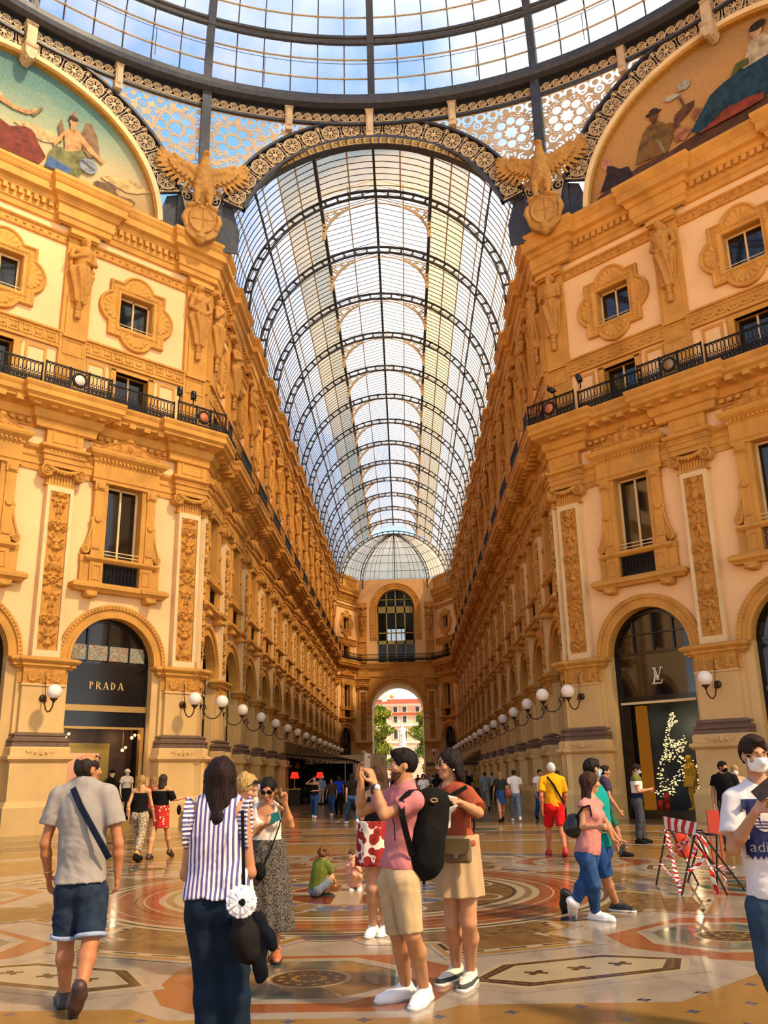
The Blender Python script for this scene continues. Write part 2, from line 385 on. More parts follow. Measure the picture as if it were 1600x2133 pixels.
# ---------------------------------------------------------------- carved relief panels (height fields)
class HF:
    def __init__(s,w,h,nx,nz):
        s.w,s.h=w,h; s.x=np.linspace(-w/2,w/2,nx); s.z=np.linspace(0,h,nz); s.X,s.Z=np.meshgrid(s.x,s.z,indexing='ij'); s.H=np.zeros_like(s.X)
    def put(s,h): s.H=np.maximum(s.H,h); return s
    def blob(s,x,z,rx,rz,h,ang=0,mir=True):
        for sg in ((1,-1) if mir and abs(x)>1e-6 else (1,)):
            c,sn=math.cos(ang*sg),math.sin(ang*sg); dx,dz=s.X-sg*x,s.Z-z; u=(dx*c+dz*sn)/rx; v=(-dx*sn+dz*c)/rz
            s.put(h*np.sqrt(np.clip(1-u*u-v*v,0,1)))
        return s
    def stroke(s,P,t,h,mir=True):
        P=np.array(P,float)
        for sg in ((1,-1) if mir else (1,)):
            d=np.full_like(s.X,9.)
            for a,b in zip(P,P[1:]):
                ax,bx=a[0]*sg,b[0]*sg; vx,vz=bx-ax,b[1]-a[1]; L=vx*vx+vz*vz+1e-12
                k=np.clip(((s.X-ax)*vx+(s.Z-a[1])*vz)/L,0,1); d=np.minimum(d,np.hypot(s.X-ax-k*vx,s.Z-a[1]-k*vz))
            s.put(h*np.sqrt(np.clip(1-(d/t)**2,0,1)))
        return s
    def spiral(s,cx,cz,r,turns,a0,dir,t,h,mir=True):
        n=int(16*turns); P=[(cx+r*(1-.85*i/n)*math.cos(a0+dir*2*PI*turns*i/n),cz+r*(1-.85*i/n)*math.sin(a0+dir*2*PI*turns*i/n)) for i in range(n+1)]
        return s.stroke(P,t,h,mir)
    def leaf(s,x,z,l,ang,h):
        for k in range(4):
            f=k/3.; px,pz=x+l*f*math.cos(ang),z+l*f*math.sin(ang); r=l*.3*(1-.55*f)
            s.blob(px,pz,r,r*.45,h*(1-.25*f),ang+.9); s.blob(px,pz,r,r*.45,h*(1-.25*f),ang-.9)
        return s.blob(x+l*.5*math.cos(ang),z+l*.5*math.sin(ang),l*.55,l*.1,h*1.1,ang)
    def mb(s,m=0,y=0.,x=0.,z=0.):
        nx,nz=s.X.shape; V=np.stack([s.X+x,y-s.H,s.Z+z],-1).reshape(-1,3)
        i,j=np.meshgrid(np.arange(nx-1),np.arange(nz-1),indexing='ij'); b=(i*nz+j).ravel()
        F=np.stack([b,b+nz,b+nz+1,b+1],1); o=MB(); o.V.append(V); o.n=len(V); o.F=[tuple(f) for f in F.tolist()]; o.M=[m]*len(F); o.S=[True]*len(F); return o
def candelabra(w,h,seed,nx=38,nz=300):
    r=random.Random(seed); f=HF(w,h,nx,nz); z=.12; k=0; q=w/2
    f.stroke([(0,.05),(0,h-.1)],.022,.03,False)
    while z<h-.55:
        t=(k+seed)%5
        if t==0:      # mask between scrolls
            f.blob(0,z+.2,.15,.19,.09); f.blob(.055,z+.24,.03,.02,.1); f.blob(0,z+.17,.022,.05,.115); f.blob(0,z+.1,.05,.016,.1)
            f.spiral(q*.62,z+.1,.13,1.6,PI/2,1,.026,.06); f.leaf(.08,z+.38,.2,.9,.07); f.leaf(.0,z+.4,.24,PI/2,.08); z+=.72
        elif t==1:    # vase
            f.blob(0,z+.12,.17,.1,.09); f.blob(0,z+.24,.09,.12,.08); f.blob(0,z+.36,.2,.035,.08); f.spiral(.2,z+.24,.085,1.4,-PI/2,1,.022,.06)
            f.leaf(.04,z+.42,.26,1.2,.07); f.leaf(.1,z+.4,.22,.55,.06); z+=.76
        elif t==2:    # acanthus scrolls
            f.spiral(q*.56,z+.2,.17,1.9,-PI/2,1,.03,.065); f.leaf(.02,z+.05,.3,.7,.07); f.leaf(.1,z+.36,.22,1.9,.06); f.blob(0,z+.3,.06,.1,.08); f.blob(q*.56,z+.2,.045,.045,.09); z+=.62
        elif t==3:    # small figure
            f.blob(0,z+.5,.06,.075,.1); f.blob(0,z+.32,.085,.14,.095); f.stroke([(.07,z+.4),(.19,z+.32),(.2,z+.46)],.03,.07); f.stroke([(.04,z+.2),(.07,z+.05)],.042,.08); f.leaf(.1,z+.46,.22,.4,.06); z+=.74
        else:         # wreath and ribbons
            f.spiral(0.,z+.24,.17,1.,0,1,.036,.065); f.blob(0,z+.24,.07,.07,.09); f.leaf(.17,z+.12,.2,-.4,.06); f.leaf(.17,z+.32,.2,.5,.06); f.stroke([(.02,z+.42),(.14,z+.5),(.22,z+.44)],.022,.05); z+=.6
        k+=1
    f.leaf(0,z,.36,PI/2,.08); f.leaf(.03,z,.3,.95,.07); f.spiral(q*.5,z+.05,.12,1.3,PI/2,-1,.025,.06)
    return f
def acanthus_band(w,h,nx,nz):
    f=HF(w,h,nx,nz); f.leaf(0,.05,h*.75,PI/2,.07); f.spiral(w*.17,h*.4,h*.26,1.6,-PI/2,1,.022,.055)
    f.leaf(w*.33,.08,h*.62,PI/2-.15,.065); f.leaf(w*.42,.08,h*.5,.8,.055); f.blob(0,h*.45,.06,.16,.085); f.blob(w*.17,h*.4,.035,.035,.08); return f
def shell_fan(f,x,z,r,a):
    # scallop half shell opening in direction a
    d=np.hypot(f.X-x,f.Z-z); th=np.arctan2(f.Z-z,f.X-x)-a; th=(th+PI)%(2*PI)-PI
    ins=(d<r)&(np.abs(th)<PI/2+.05); f.put(np.where(ins,.03+.035*(d/r)*(.6+.4*np.cos(th*11)),0)); return f
# ---------------------------------------------------------------- pilaster (pedestal, pier, shaft, capital, entablature)
def volute(mb,x,z,r,y0,y1,m=0,seg=22):
    mb.lathe([(r,-.0),(r,y1-y0)],(x,-y0*0+y1,z),18,m,'y') if False else None
    P=[(x+math.copysign(1,x)*r*(1-.86*i/seg)*math.cos(PI/2-2*PI*2.1*i/seg),z+r*(1-.86*i/seg)*math.sin(PI/2-2*PI*2.1*i/seg)) for i in range(seg+1)]
    disc=arc(x,z,r*.98,0,2*PI,18)[:-1]; mb.prism(disc,y0+.04,y1,m)
    mb.tube([(a,y0+.03,b) for a,b in P],[.05*(1-.6*i/seg) for i in range(seg+1)],5,m)
    mb.sphere((x,y0+.02,z),.045,m,8,6)
def capital_mb(hw):
    c=MB(); x=hw
    c.box(-x*.84,x*.84,-.02,.25,12.1,12.5)                      # fluted necking
    n=9
    for i in range(n): c.box(-x*.8+1.6*x*(i+.15)/n,-x*.8+1.6*x*(i+.85)/n,-.06,0,12.16,12.48)
    c.box(-x*.95,x*.95,-.07,.2,12.08,12.15); c.box(-x*.92,x*.92,-.12,.2,12.5,12.62)
    for sx in (-1,1): volute(c,sx*(x*.98),12.58,.24,-.24,.1)
    c.tube([(-x*.9,-.2,12.72),(-x*.3,-.24,12.6),(x*.3,-.24,12.6),(x*.9,-.2,12.72)],.075,6)
    for i in range(7): c.sphere((-x*.6+1.2*x*i/6,-.24,12.56+.02*abs(i-3)),(.07,.06,.09),0,8,6)
    c.box(-x*1.12,x*1.12,-.26,.2,12.76,12.84)
    return c
def entab_mb(hw):
    e=MB(); x=hw
    prof=[(0,12.84),(.1,12.84),(.1,13.02),(.14,13.02),(.14,13.2),(.2,13.24),(.2,13.3),(.16,13.32),(.16,13.42),(.26,13.46),(.3,13.5),(.3,13.58),(.06,13.6),(.06,14.72),(0,14.72)]
    e.sweep([(x*1.02,.2),(x*1.02,0),(-x*1.02,0),(-x*1.02,.2)][::-1] if False else [(-x*1.02,.22),(-x*1.02,0),(x*1.02,0),(x*1.02,.22)][::-1],prof)
    for i in range(8): e.box(-x+2*x*(i+.25)/8,-x+2*x*(i+.75)/8,-.2,-.1,13.33,13.4)
    e.ring([(-x*.78,13.75),(x*.78,13.75),(x*.78,14.6),(-x*.78,14.6),(-x*.78,13.75)],[(-x*.7,13.82),(x*.7,13.82),(x*.7,14.52),(-x*.7,14.52),(-x*.7,13.82)],-.09,-.05)
    return e
def boxsweep(mb,hw,prof,back=.22,m=0):   # a moulding wrapped round the front and both sides of a block
    return mb.sweep([(hw,back),(hw,0),(-hw,0),(-hw,back)],prof,m)
_pil={}
def pil_mesh(hw,seed):
    key=(round(hw,3),seed)
    if key in _pil: return _pil[key]
    d={}
    m=MB(); boxsweep(m,hw*1.1,[(0,0),(.46,0),(.46,.86),(.42,.92),(.36,1.03),(.3,1.06),(.3,2.3),(.36,2.33),(.44,2.4),(.44,2.5),(.34,2.52),(.34,2.76),(.3,2.8),(0,2.8)])
    m.mesh(acanthus_band(hw*1.7,.2,60,10).mb(0,-.345,0,2.54)); d['pedestal']=(m,PIER)
    m=MB(); boxsweep(m,hw*1.08,[(0,2.8),(.3,2.8),(.3,2.92),(.27,2.94),(.31,2.99),(.31,3.05),(.22,3.1),(.2,3.14),(.24,3.17),(.24,3.23),(.12,3.28),(0,3.3)]); d['base_moulding']=(m,DARKB)
    m=MB(); boxsweep(m,hw*1.03,[(0,3.28),(.1,3.28),(.1,4.82),(.15,4.84),(.15,4.9),(.1,4.92),(0,4.92)]); m.box(-hw*1.42,hw*1.42,.06,.3,0,ZI-.4); d['pier_shaft']=(m,PIER)
    m=MB(); boxsweep(m,hw*1.03,[(0,4.9),(.1,4.9),(.1,5.46),(0,5.46)]); m.mesh(acanthus_band(hw*1.9,.5,46,30).mb(0,-.105,0,4.93))
    f=HF(hw*.36,.5,12,24).leaf(0,.05,.32,PI/2,.06)
    for sx in (-1,1): m.mesh(f.mb(0,.05,sx*hw*1.22,4.93))
    d['carved_band']=(m,GOLD2)
    m=MB(); pr=[(0,5.44),(.1,5.44),(.14,5.5),(.2,5.52),(.2,5.6),(.26,5.64),(.32,5.7),(.32,5.76),(.2,5.83),(0,5.85)]
    m.sweep([(hw*1.46,.3),(hw*1.46,.1),(hw*1.03,.1),(hw*1.03,0),(-hw*1.03,0),(-hw*1.03,.1),(-hw*1.46,.1),(-hw*1.46,.3)],pr); d['impost_cornice']=(m,GOLD)
    m=MB(); h=hw*.8; m.box(-h,h,-.0,.22,5.85,12.12); m.ring([(-h,5.85),(h,5.85),(h,12.1),(-h,12.1),(-h,5.85)],[(-h*.74,6.08),(h*.74,6.08),(h*.74,11.88),(-h*.74,11.88),(-h*.74,6.08)],-.07,0); d['shaft']=(m,PALE)
    m=MB(); cf=candelabra(h*1.46,5.78,seed,38 if hw>.4 else 16,280); cf.H*=1.7; m.mesh(cf.mb(0,-.012,0,6.09)); d['relief_panel']=(m,GOLD2)
    d['capital']=(capital_mb(hw),GOLD); d['entablature']=(entab_mb(hw),GOLD)
    out=[(k,v[0].data(k,v[1])) for k,v in d.items()]; _pil[key]=out; return out
def pilaster(fr,s,hw,seed,label,group,o=0.):
    r=empty('pilaster',(0,0,0)); put(r,fr,s,o); tag(r,label,'pilaster',group)
    for k,me in pil_mesh(hw,seed):
        ob=bpy.data.objects.new(k,me); link(ob,r)
    return r
HWP=.63
for fr,nm in ((FL,'left'),(FR,'right')):
    pilaster(fr,DIAG_P[1],HWP,1 if fr is FL else 3,'carved pilaster with scroll capital between the two shop arches of the %s octagon facade'%nm,'octagon pilasters')
    pilaster(fr,DIAG_P[2],HWP,2,'carved pilaster beyond the %s edge of the picture on the octagon facade'%nm,'octagon pilasters')
    c=pilaster(fr,DIAG_P[0],HWP,0 if fr is FL else 2,'carved pilaster on the %s corner where octagon meets the arcade'%nm,'octagon pilasters')
    af=AL if fr is FL else AR
    for k,me in pil_mesh(.3,4):
        ob=bpy.data.objects.new('side_'+k,me); link(ob,c)
        M=Matrix.Translation(af.p(.3,0))@Matrix.Rotation(af.rz,4,'Z'); Mc=Matrix.Translation(fr.p(DIAG_P[0],0))@Matrix.Rotation(fr.rz,4,'Z')
        ob.matrix_local=Mc.inverted()@M
    for k,y in enumerate(ARM_P):
        pilaster(af,y,HWP,k%3,'carved pilaster, %s from the octagon along the %s arcade wall'%(ORD[k],nm),'arcade pilasters')
    pilaster(af,YC-A-.35,.42,1,'narrow carved pilaster where the %s arcade wall meets the canted end bay'%nm,'arcade pilasters')
for sx,nm in ((-1,'left'),(1,'right')):
    p=pilaster(EN,sx*4.28,.6,sx+2,'carved pilaster standing %s of the far end arch'%nm,'end wall pilasters',.05)
# ---------------------------------------------------------------- first floor windows
def win_main():
    d=[]
    m=MB()
    m.sweep([(1.62,.24),(1.62,0),(1.12,0),(1.12,.06),(-1.12,.06),(-1.12,0),(-1.62,0),(-1.62,.24)],[(0,8.36),(.2,8.36),(.26,8.44),(.34,8.5),(.34,8.62),(.28,8.68),(.2,8.72),(0,8.72)])
    for sx in (-1,1):
        m.prism([(sx*1.0,8.36),(sx*1.42,8.36),(sx*1.42,8.2),(sx*1.34,8.12),(sx*1.06,8.12),(sx*1.0,8.2)][::sx],-.3,.2)
        m.tube([(sx*1.02,-.3,8.2),(sx*1.4,-.3,8.2)],.08,8)
    d.append(('sill',m,GOLD))
    m=MB()
    for sx in (-1,1):
        a,b=sorted((sx*.76,sx*1.28)); m.box(a,b,-.12,.2,8.72,9.5); a,b=sorted((sx*.8,sx*1.62)); m.box(a,b,-.04,.2,8.72,9.5)
        a,b=sorted((sx*.84,sx*1.2)); m.ring([(a,8.82),(b,8.82),(b,9.4),(a,9.4),(a,8.82)],[(a+.05,8.87),(b-.05,8.87),(b-.05,9.35),(a+.05,9.35),(a+.05,8.87)],-.15,-.1)
        a,b=sorted((sx*.92,sx*1.28)); m.box(a,b,-.1,.2,9.7,12.62); m.box(a-.03,b+.03,-.14,.2,12.3,12.62); m.box(a-.02,b+.02,-.13,.2,9.7,9.85)
        a,b=sorted((sx*.72,sx*.92)); m.box(a,b,-.04,.2,9.7,12.74)
        xc=sx*1.1
        for z in (11.15,): m.lathe([(.13,0),(.13,.05),(.09,.08),(.05,.06)],(xc,-.1,z),14,0,'y')
        shell=arc(xc,10.0,.15,0,PI,8); m.prism(shell,-.15,-.1); m.prism([(xc-.14,12.36),(xc+.14,12.36),(xc+.1,12.55),(xc-.1,12.55)],-.2,-.1)
        P=[(sx*(1.28+.3*(1-t)**1.8),9.95+1.15*t) for t in np.linspace(0,1,9)]
        m.ring([(x,z) for x,z in P],[(sx*1.27,z) for x,z in P],-.06,.2) if sx>0 else m.ring([(sx*1.27,z) for x,z in P],[(x,z) for x,z in P],-.06,.2)
        m.tube([(x,-.07,z) for x,z in P],.045,5); volute(m,sx*1.47,9.92,.15,-.12,.15); m.sphere((sx*1.3,-.06,11.12),(.07,.06,.09),0,8,6)
    boxsweep(m,1.28,[(0,9.5),(.12,9.5),(.18,9.54),(.24,9.6),(.24,9.68),(.14,9.72),(0,9.72)])
    for sx in (-1,1): a,b=sorted((sx*1.28,sx*1.64)); m.box(a,b,-.06,.2,9.5,9.72)
    m.box(-.92,.92,-.05,.2,12.66,12.78)
    d.append(('surround',m,GOLD))
    m=MB(); boxsweep(m,1.3,[(0,12.62),(.12,12.62),(.12,12.74),(.16,12.78),(.1,12.8),(.1,13.4),(.16,13.46),(.16,13.56),(.24,13.62),(.34,13.7),(.38,13.8),(.38,13.88),(0,13.92)])
    for i in range(16): m.box(-1.3+2.6*(i+.2)/16,-1.3+2.6*(i+.75)/16,-.24,-.14,13.48,13.56)
    d.append(('lintel',m,GOLD))
    m=MB(); f=HF(3.,.8,110,36)
    top=np.where(np.abs(f.X)<1.45,.06+.5*np.clip(np.cos(f.X/1.45*PI/2),0,1)**1.6,0)
    base=np.where(f.Z<top,.05,0); f.put(base); f.stroke([(x,.06+.5*max(0,math.cos(x/1.45*PI/2))**1.6) for x in np.linspace(0,1.42,16)],.035,.11)
    f.spiral(.42,.2,.19,2.0,PI/2,-1,.034,.11); f.spiral(.82,.12,.1,1.6,PI/2,-1,.026,.1); f.spiral(1.4,.12,.1,1.4,PI,1,.03,.11); f.leaf(.95,.07,.3,.1,.08)
    f.blob(0,.32,.15,.2,.16); f.blob(.05,.37,.03,.02,.17); f.blob(0,.3,.022,.05,.19); f.blob(0,.21,.05,.02,.18); f.blob(0,.58,.2,.06,.14)
    for a in (PI/2,1.1,.7,): f.leaf(.04*math.cos(a),.58,.2,a,.11)
    f.blob(.17,.22,.06,.14,.12)
    g=f.mb(0,-.12,0,13.9); keep=[]; nz=36; Hf=f.H.reshape(-1)
    g.F=[q for q in g.F if max(Hf[list(q)])>.004]; g.M=[0]*len(g.F); g.S=[True]*len(g.F)
    m.mesh(g); P=[(x,13.9+.06+.5*max(0,math.cos(x/1.45*PI/2))**1.6) for x in np.linspace(-1.45,1.45,24)]
    m.prism([(1.45,13.9)]+[p for p in P[::-1]]+[(-1.45,13.9)],-.11,.1); d.append(('pediment',m,GOLD2))
    m=MB()
    for i in range(10):
        x=-.68+1.36*i/9; m.bar((x,0,8.76),(x,0,9.5),.022)
        if i<9:
            cx=x+.075
            for z in (8.9,9.12,9.34): m.tube([(cx+.06*math.cos(a),0,z+.09*math.sin(a)) for a in np.linspace(0,2*PI,9)],.012,4,closed=False)
    m.bar((-.73,0,8.76),(.73,0,8.76),.035); m.bar((-.73,0,9.5),(.73,0,9.5),.035); m.box(-.73,.73,.12,.14,8.74,9.5)
    d.append(('iron_panel',m,IRON2))
    m=MB(); m.quad((-.72,.42,9.72),(.72,.42,9.72),(.72,.42,12.66),(-.72,.42,12.66)); d.append(('pane',m,PANE))
    m=MB()
    for x in (-.69,0,.69): m.box(x-.04,x+.04,.36,.44,9.72,12.66)
    for z in (9.75,12.6): m.box(-.72,.72,.36,.44,z-.04,z+.04)
    m.bar((-.72,-.02,9.84),(.72,-.02,9.84),.03); m.bar((-.72,-.02,9.98),(.72,-.02,9.98),.03)
    d.append(('sash',m,PALE))
    return [(k,x.data(k,mt)) for k,x,mt in d]
def win_quatre():
    d=[]; v=Vol((-1.85,-.3,18.3),(1.85,.16,22.2),.036); cz=20.22
    def fn(x,y,z):
        zz=z-cz; d2=np.maximum(np.abs(x),np.abs(zz))-1.26
        for cx,cy in ((.9,0),(-.9,0),(0,.94),(0,-.94)): d2=np.minimum(d2,np.hypot(x-cx,zz-cy)-.78)
        H=np.where(d2>-.13,.12+.07*np.sin(np.clip((-d2)/.13,0,1)*PI),np.where(d2>-.2,.09,.12))
        H=np.where((d2<-.2)&(d2>-.26),.12+.03*np.cos(np.arctan2(zz,x)*44),H)
        s=np.maximum(np.abs(x),np.abs(zz)); H=np.where(s<1.02,.1,H); H=np.where((s<.98)&(s>.86),.14+.03*np.cos((x+zz)*48),H); H=np.where(s<=.84,.1,H)
        for cx,cy,a in ((.98,0,0),(-.98,0,PI),(0,1.0,PI/2),(0,-1.0,-PI/2)):
            dx,dz=x-cx,zz-cy; th=np.arctan2(dz,dx)-a; th=(th+PI)%(2*PI)-PI; r=np.hypot(dx,dz)
            H=np.where((r<.5)&(np.abs(th)<PI/2),.06+.12*(r/.5)*(.72+.28*np.cos(th*12)),H)
        return np.maximum(np.maximum(d2,(-y-.0)-H),.75-s)*.8
    v.op((-1.8,-.3,18.3),(1.8,.16,22.2),fn); d.append(('surround',v.mb(0,1),GOLD))
    m=MB(); m.quad((-.74,.35,19.42),(.74,.35,19.42),(.74,.35,20.98),(-.74,.35,20.98)); d.append(('pane',m,PANE))
    m=MB()
    for x in (-.7,0,.7): m.box(x-.035,x+.035,.3,.36,19.42,20.98)
    for z in (19.46,20.94): m.box(-.74,.74,.3,.36,z-.035,z+.035)
    m.bar((-.74,.02,19.62),(.74,.02,19.62),.025); d.append(('sash',m,PALE))
    return [(k,x.data(k,mt)) for k,x,mt in d]
def win_mezz():
    d=[]; m=MB()
    for sx in (-1,1): a,b=sorted((sx*.72,sx*.95)); m.box(a,b,-.06,.2,15.62,17.55); a,b=sorted((sx*.9,sx*1.02)); m.box(a,b,-.02,.2,15.62,17.62)
    m.box(-1.02,1.02,-.06,.2,17.45,17.62)
    for sx in (-1,1):
        a,b=sorted((sx*1.16,sx*1.98)); m.ring([(a,15.62),(b,15.62),(b,17.55),(a,17.55),(a,15.62)],[(a+.1,15.72),(b-.1,15.72),(b-.1,17.43),(a+.1,17.43),(a+.1,15.72)],-.04,.2)
    d.append(('surround',m,GOLD))
    m=MB(); m.quad((-.72,.35,15.62),(.72,.35,15.62),(.72,.35,17.45),(-.72,.35,17.45)); d.append(('pane',m,PANE))
    m=MB(); m.box(-.035,.035,.3,.36,15.62,17.45); d.append(('sash',m,PALE))
    return [(k,x.data(k,mt)) for k,x,mt in d]
WIN={'main':win_main(),'quatre':win_quatre(),'mezz':win_mezz()}; wn=0
def window(kind,fr,s,label,group):
    global wn; wn+=1
    r=empty('window_%d'%wn); put(r,fr,s,WO+.2 if kind=='quatre' else WO+.2); tag(r,label,'window',group,'structure')
    if kind!='main': put(r,fr,s,WO)
    else: put(r,fr,s,WO+.12)
    for k,me in WIN[kind]: link(bpy.data.objects.new(k,me),r)
    return r
KN={'main':'tall first floor window with carved scroll pediment','quatre':'square attic window in a four lobed shell surround','mezz':'low window behind the balcony railing'}
KG={'main':'first floor windows','quatre':'attic windows','mezz':'windows behind the balcony'}
for fr,nm in ((FL,'left'),(FR,'right')):
    place=['above the %s shop arch next to the arcade corner'%nm,'in the middle of the %s octagon facade'%nm]
    for c,pl in zip(DIAG_C[:2],place):
        for k in WIN: window(k,fr,c,KN[k]+' '+pl,KG[k])
    af=AL if fr is FL else AR
    for i,y in enumerate(ARM_C):
        for k in WIN: window(k,af,y,'%s, %s bay of the %s arcade from the octagon'%(KN[k],ORD[i],nm),KG[k])
    for k in WIN: window(k,CL if fr is FL else CR,CLEN*.5,KN[k]+' %s of the far end arch'%nm,KG[k])
# ---------------------------------------------------------------- long mouldings
def run(side, step=0., hw=1.3):
    # plan line of the pilaster face walked along one side; 'step' throws it forward over every pilaster
    g=-1 if side=='left' else 1; fd,fa,fc=(FL,AL,CL) if g<0 else (FR,AR,CR); P=[]
    def brk(fr,s,rev=False):
        for a,o in ((-hw,0),(-hw,step),(hw,step),(hw,0)): P.append(fr.p(s-a if rev else s+a,o)[:2])
    P.append(fd.p(18.2)[:2])
    if step:
        for s in (12.02,6.18): brk(fd,s,True)
        P.append(fd.p(1.95,0)[:2]); P.append(fd.p(1.95,step)[:2])
        t=math.tan(PI/8)*step; P.append(fd.p(-t*1.0,step)[:2] if False else (g*(W-step),A-t)); P.append(fa.p(1.0,step)[:2]); P.append(fa.p(1.0,0)[:2])
        for y in ARM_P: brk(fa,y)
    else: P.append((g*W,A))
    P.append((g*W,YC)); P.append((g*XE,YE))
    return P
def ext(side,P):   # across the end wall to the middle
    return P+[(0,YE)]
def mould(n,side,step,prof,mat,label,hw=1.3,extra=None,end=False):
    P=run(side,step,hw)
    if end: P=ext(side,P)
    if side=='left': P=P          # walking from the octagon into the arcade: outward is on the right, so reverse
    mb=MB(); Q=P[::-1] if side=='left' else P
    mb.sweep(Q,prof)
    if extra: extra(mb,side)
    return tag(mb.build('trim_%d'%n,mat),label,'moulding',kind='structure')
def along(side,step_len,fn,segs=None):
    g=sgn(FL)
    fd,fa,fc=(FL,AL,CL) if side=='left' else (FR,AR,CR)
    for fr,a,b in ((fd,.3,18),(fa,.3,YC-A-.2),(fc,.2,CLEN-.2)):
        n=int((b-a)/step_len)
        for i in range(n): fn(fr,a+(i+.5)*(b-a)/n)
def fbox(mb,fr,s,hw,o0,o1,z0,z1):
    V=[fr.p(s+i*hw,o,z) for i in (-1,1) for o in (o0,o1) for z in (z0,z1)]
    F=[(0,1,3,2),(4,6,7,5),(0,4,5,1),(2,3,7,6),(0,2,6,4),(1,5,7,3)]; mb.add(V,F)
tn=0
for side in ('left','right'):
    def modil(mb,sd):
        along(sd,.62,lambda fr,s: (fbox(mb,fr,s,.13,0,.62,14.86,15.06)))
        along(sd,.31,lambda fr,s: fbox(mb,fr,s,.08,-.12,.06,14.32,14.46))
    def dent(mb,sd): along(sd,.3,lambda fr,s: fbox(mb,fr,s,.085,-.1,.16,23.44,23.66))
    mould(1+tn,side,.0,[(-.22,12.62),(-.14,12.62),(-.14,12.84),(-.1,12.84),(-.1,13.06),(-.04,13.14),(-.04,13.2),(-.12,13.22),(-.12,13.34),(.0,13.44),(.04,13.54),(-.22,13.56)],GOLD,'string moulding level with the capitals along the %s side'%side)
    mould(2+tn,side,.28,[(-.25,14.2),(-.14,14.24),(-.1,14.5),(0,14.55),(.06,14.7),(.06,14.84),(.5,15.02),(.5,15.1),(.56,15.16),(.62,15.2),(.62,15.36),(.58,15.4),(.62,15.46),(.66,15.54),(.66,15.62),(-.25,15.64)],GOLD,'projecting balcony cornice with brackets along the %s side'%side,extra=modil)
    mould(3+tn,side,.0,[(-.22,17.66),(-.06,17.66),(-.06,17.74),(-.1,17.76),(-.1,18.28),(-.02,18.3),(-.02,18.38),(-.22,18.4)],GOLD,'key pattern band above the balcony on the %s side'%side,
          extra=lambda mb,sd: along(sd,.46,lambda fr,s: [fbox(mb,fr,s+dx,w,-.1,-.065,z0,z1) for dx,w,z0,z1 in ((0,.2,17.82,17.87),(-.18,.025,17.82,18.2),(0,.2,18.17,18.22),(.1,.025,17.95,18.2),(0,.1,17.95,18.0),(-.05,.02,17.95,18.1))]))
    mould(4+tn,side,.0,[(-.22,22.2),(-.12,22.2),(-.1,22.28),(-.12,22.3),(-.12,22.5),(-.06,22.54),(-.02,22.6),(-.22,22.64)],GOLD2,'rosette string course below the top cornice on the %s side'%side,
          extra=lambda mb,sd: along(sd,.33,lambda fr,s: mb.sphere(fr.p(s,-.12,22.4),(.07,.07,.07),0,6,4)))
    mould(5+tn,side,.26,[(-.25,22.95),(-.1,23.0),(-.06,23.2),(.0,23.25),(.0,23.42),(.02,23.68),(.1,23.72),(.16,23.9),(.34,23.98),(.34,24.3),(.38,24.34),(.44,24.44),(.4,24.5),(.46,24.6),(.46,24.74),(.0,24.86),(-.6,24.9)],GOLD,'deep dentilled top cornice under the roof glass on the %s side'%side,hw=1.2,extra=dent)
    tn+=5
# ---------------------------------------------------------------- lettering
def text_mb(s, size, depth=.03, shear=0., spacing=1.0, font=None):
    cu=bpy.data.curves.new('t','FONT'); cu.body=s; cu.size=size; cu.extrude=depth/2; cu.align_x='CENTER'; cu.align_y='CENTER'; cu.shear=shear; cu.space_character=spacing; cu.resolution_u=4
    ob=bpy.data.objects.new('t',cu); COL.objects.link(ob); bpy.context.view_layer.update()
    me=bpy.data.meshes.new_from_object(ob.evaluated_get(bpy.context.evaluated_depsgraph_get()))
    V=np.array([v.co for v in me.vertices]).reshape(-1,3); F=[tuple(p.vertices) for p in me.polygons]
    bpy.data.objects.remove(ob); bpy.data.curves.remove(cu); bpy.data.meshes.remove(me)
    m=MB(); m.add(np.stack([V[:,0],-V[:,2],V[:,1]],1),F); return m     # stands upright, reads from the front (-y)
def serif_letters(s, h, gap, t=.16):
    # roman capitals from strokes with serifs; returns MB centred on x
    G={'P':(.62,[('v',.12),('b',.12,.5,1.)]),'R':(.72,[('v',.12),('b',.12,.5,1.),('d',.3,.5,.72,0)]),'A':(.8,[('d',.4,1.,.08,0),('D',.4,1.,.72,0),('h',.2,.6,.33)]),
       'D':(.74,[('v',.12),('b',.12,0.,1.)])}
    m=MB(); W_=sum(G[c][0] for c in s)*h+gap*(len(s)-1); x=-W_/2; th=t*h; th2=th*.5
    for c in s:
        w,st=G[c]
        for q in st:
            if q[0]=='v': m.box(x+q[1]*h-th/2,x+q[1]*h+th/2,-.03,0,0,h); [m.box(x+q[1]*h-th*.95,x+q[1]*h+th*.95,-.03,0,z,z+th2*.6) for z in (0,h-th2*.6)]
            elif q[0]=='b':
                z0,z1=q[2]*h,q[3]*h; zc=(z0+z1)/2; rz=(z1-z0)/2; rx=(w-.2)*h; x0=x+q[1]*h
                m.ring([(x0+rx*math.cos(a),zc+rz*math.sin(a)) for a in np.linspace(-PI/2,PI/2,13)],[(x0+max(0,(rx-th))*math.cos(a),zc+(rz-th2*.8)*math.sin(a)) for a in np.linspace(-PI/2,PI/2,13)],-.03,0)
            elif q[0] in 'dD':
                wd=th2 if q[0]=='d' and c=='A' else th
                m.bar((x+q[1]*h,-.015,q[2]*h),(x+q[3]*h,-.015,q[4]*h),wd,.03,up=(0,1,0)); m.box(x+q[3]*h-th,x+q[3]*h+th,-.03,0,0,th2*.5)
            elif q[0]=='h': m.box(x+q[1]*h,x+q[2]*h,-.03,0,q[3]*h-th2*.4,q[3]*h+th2*.4)
        x+=w*h+gap
    return m
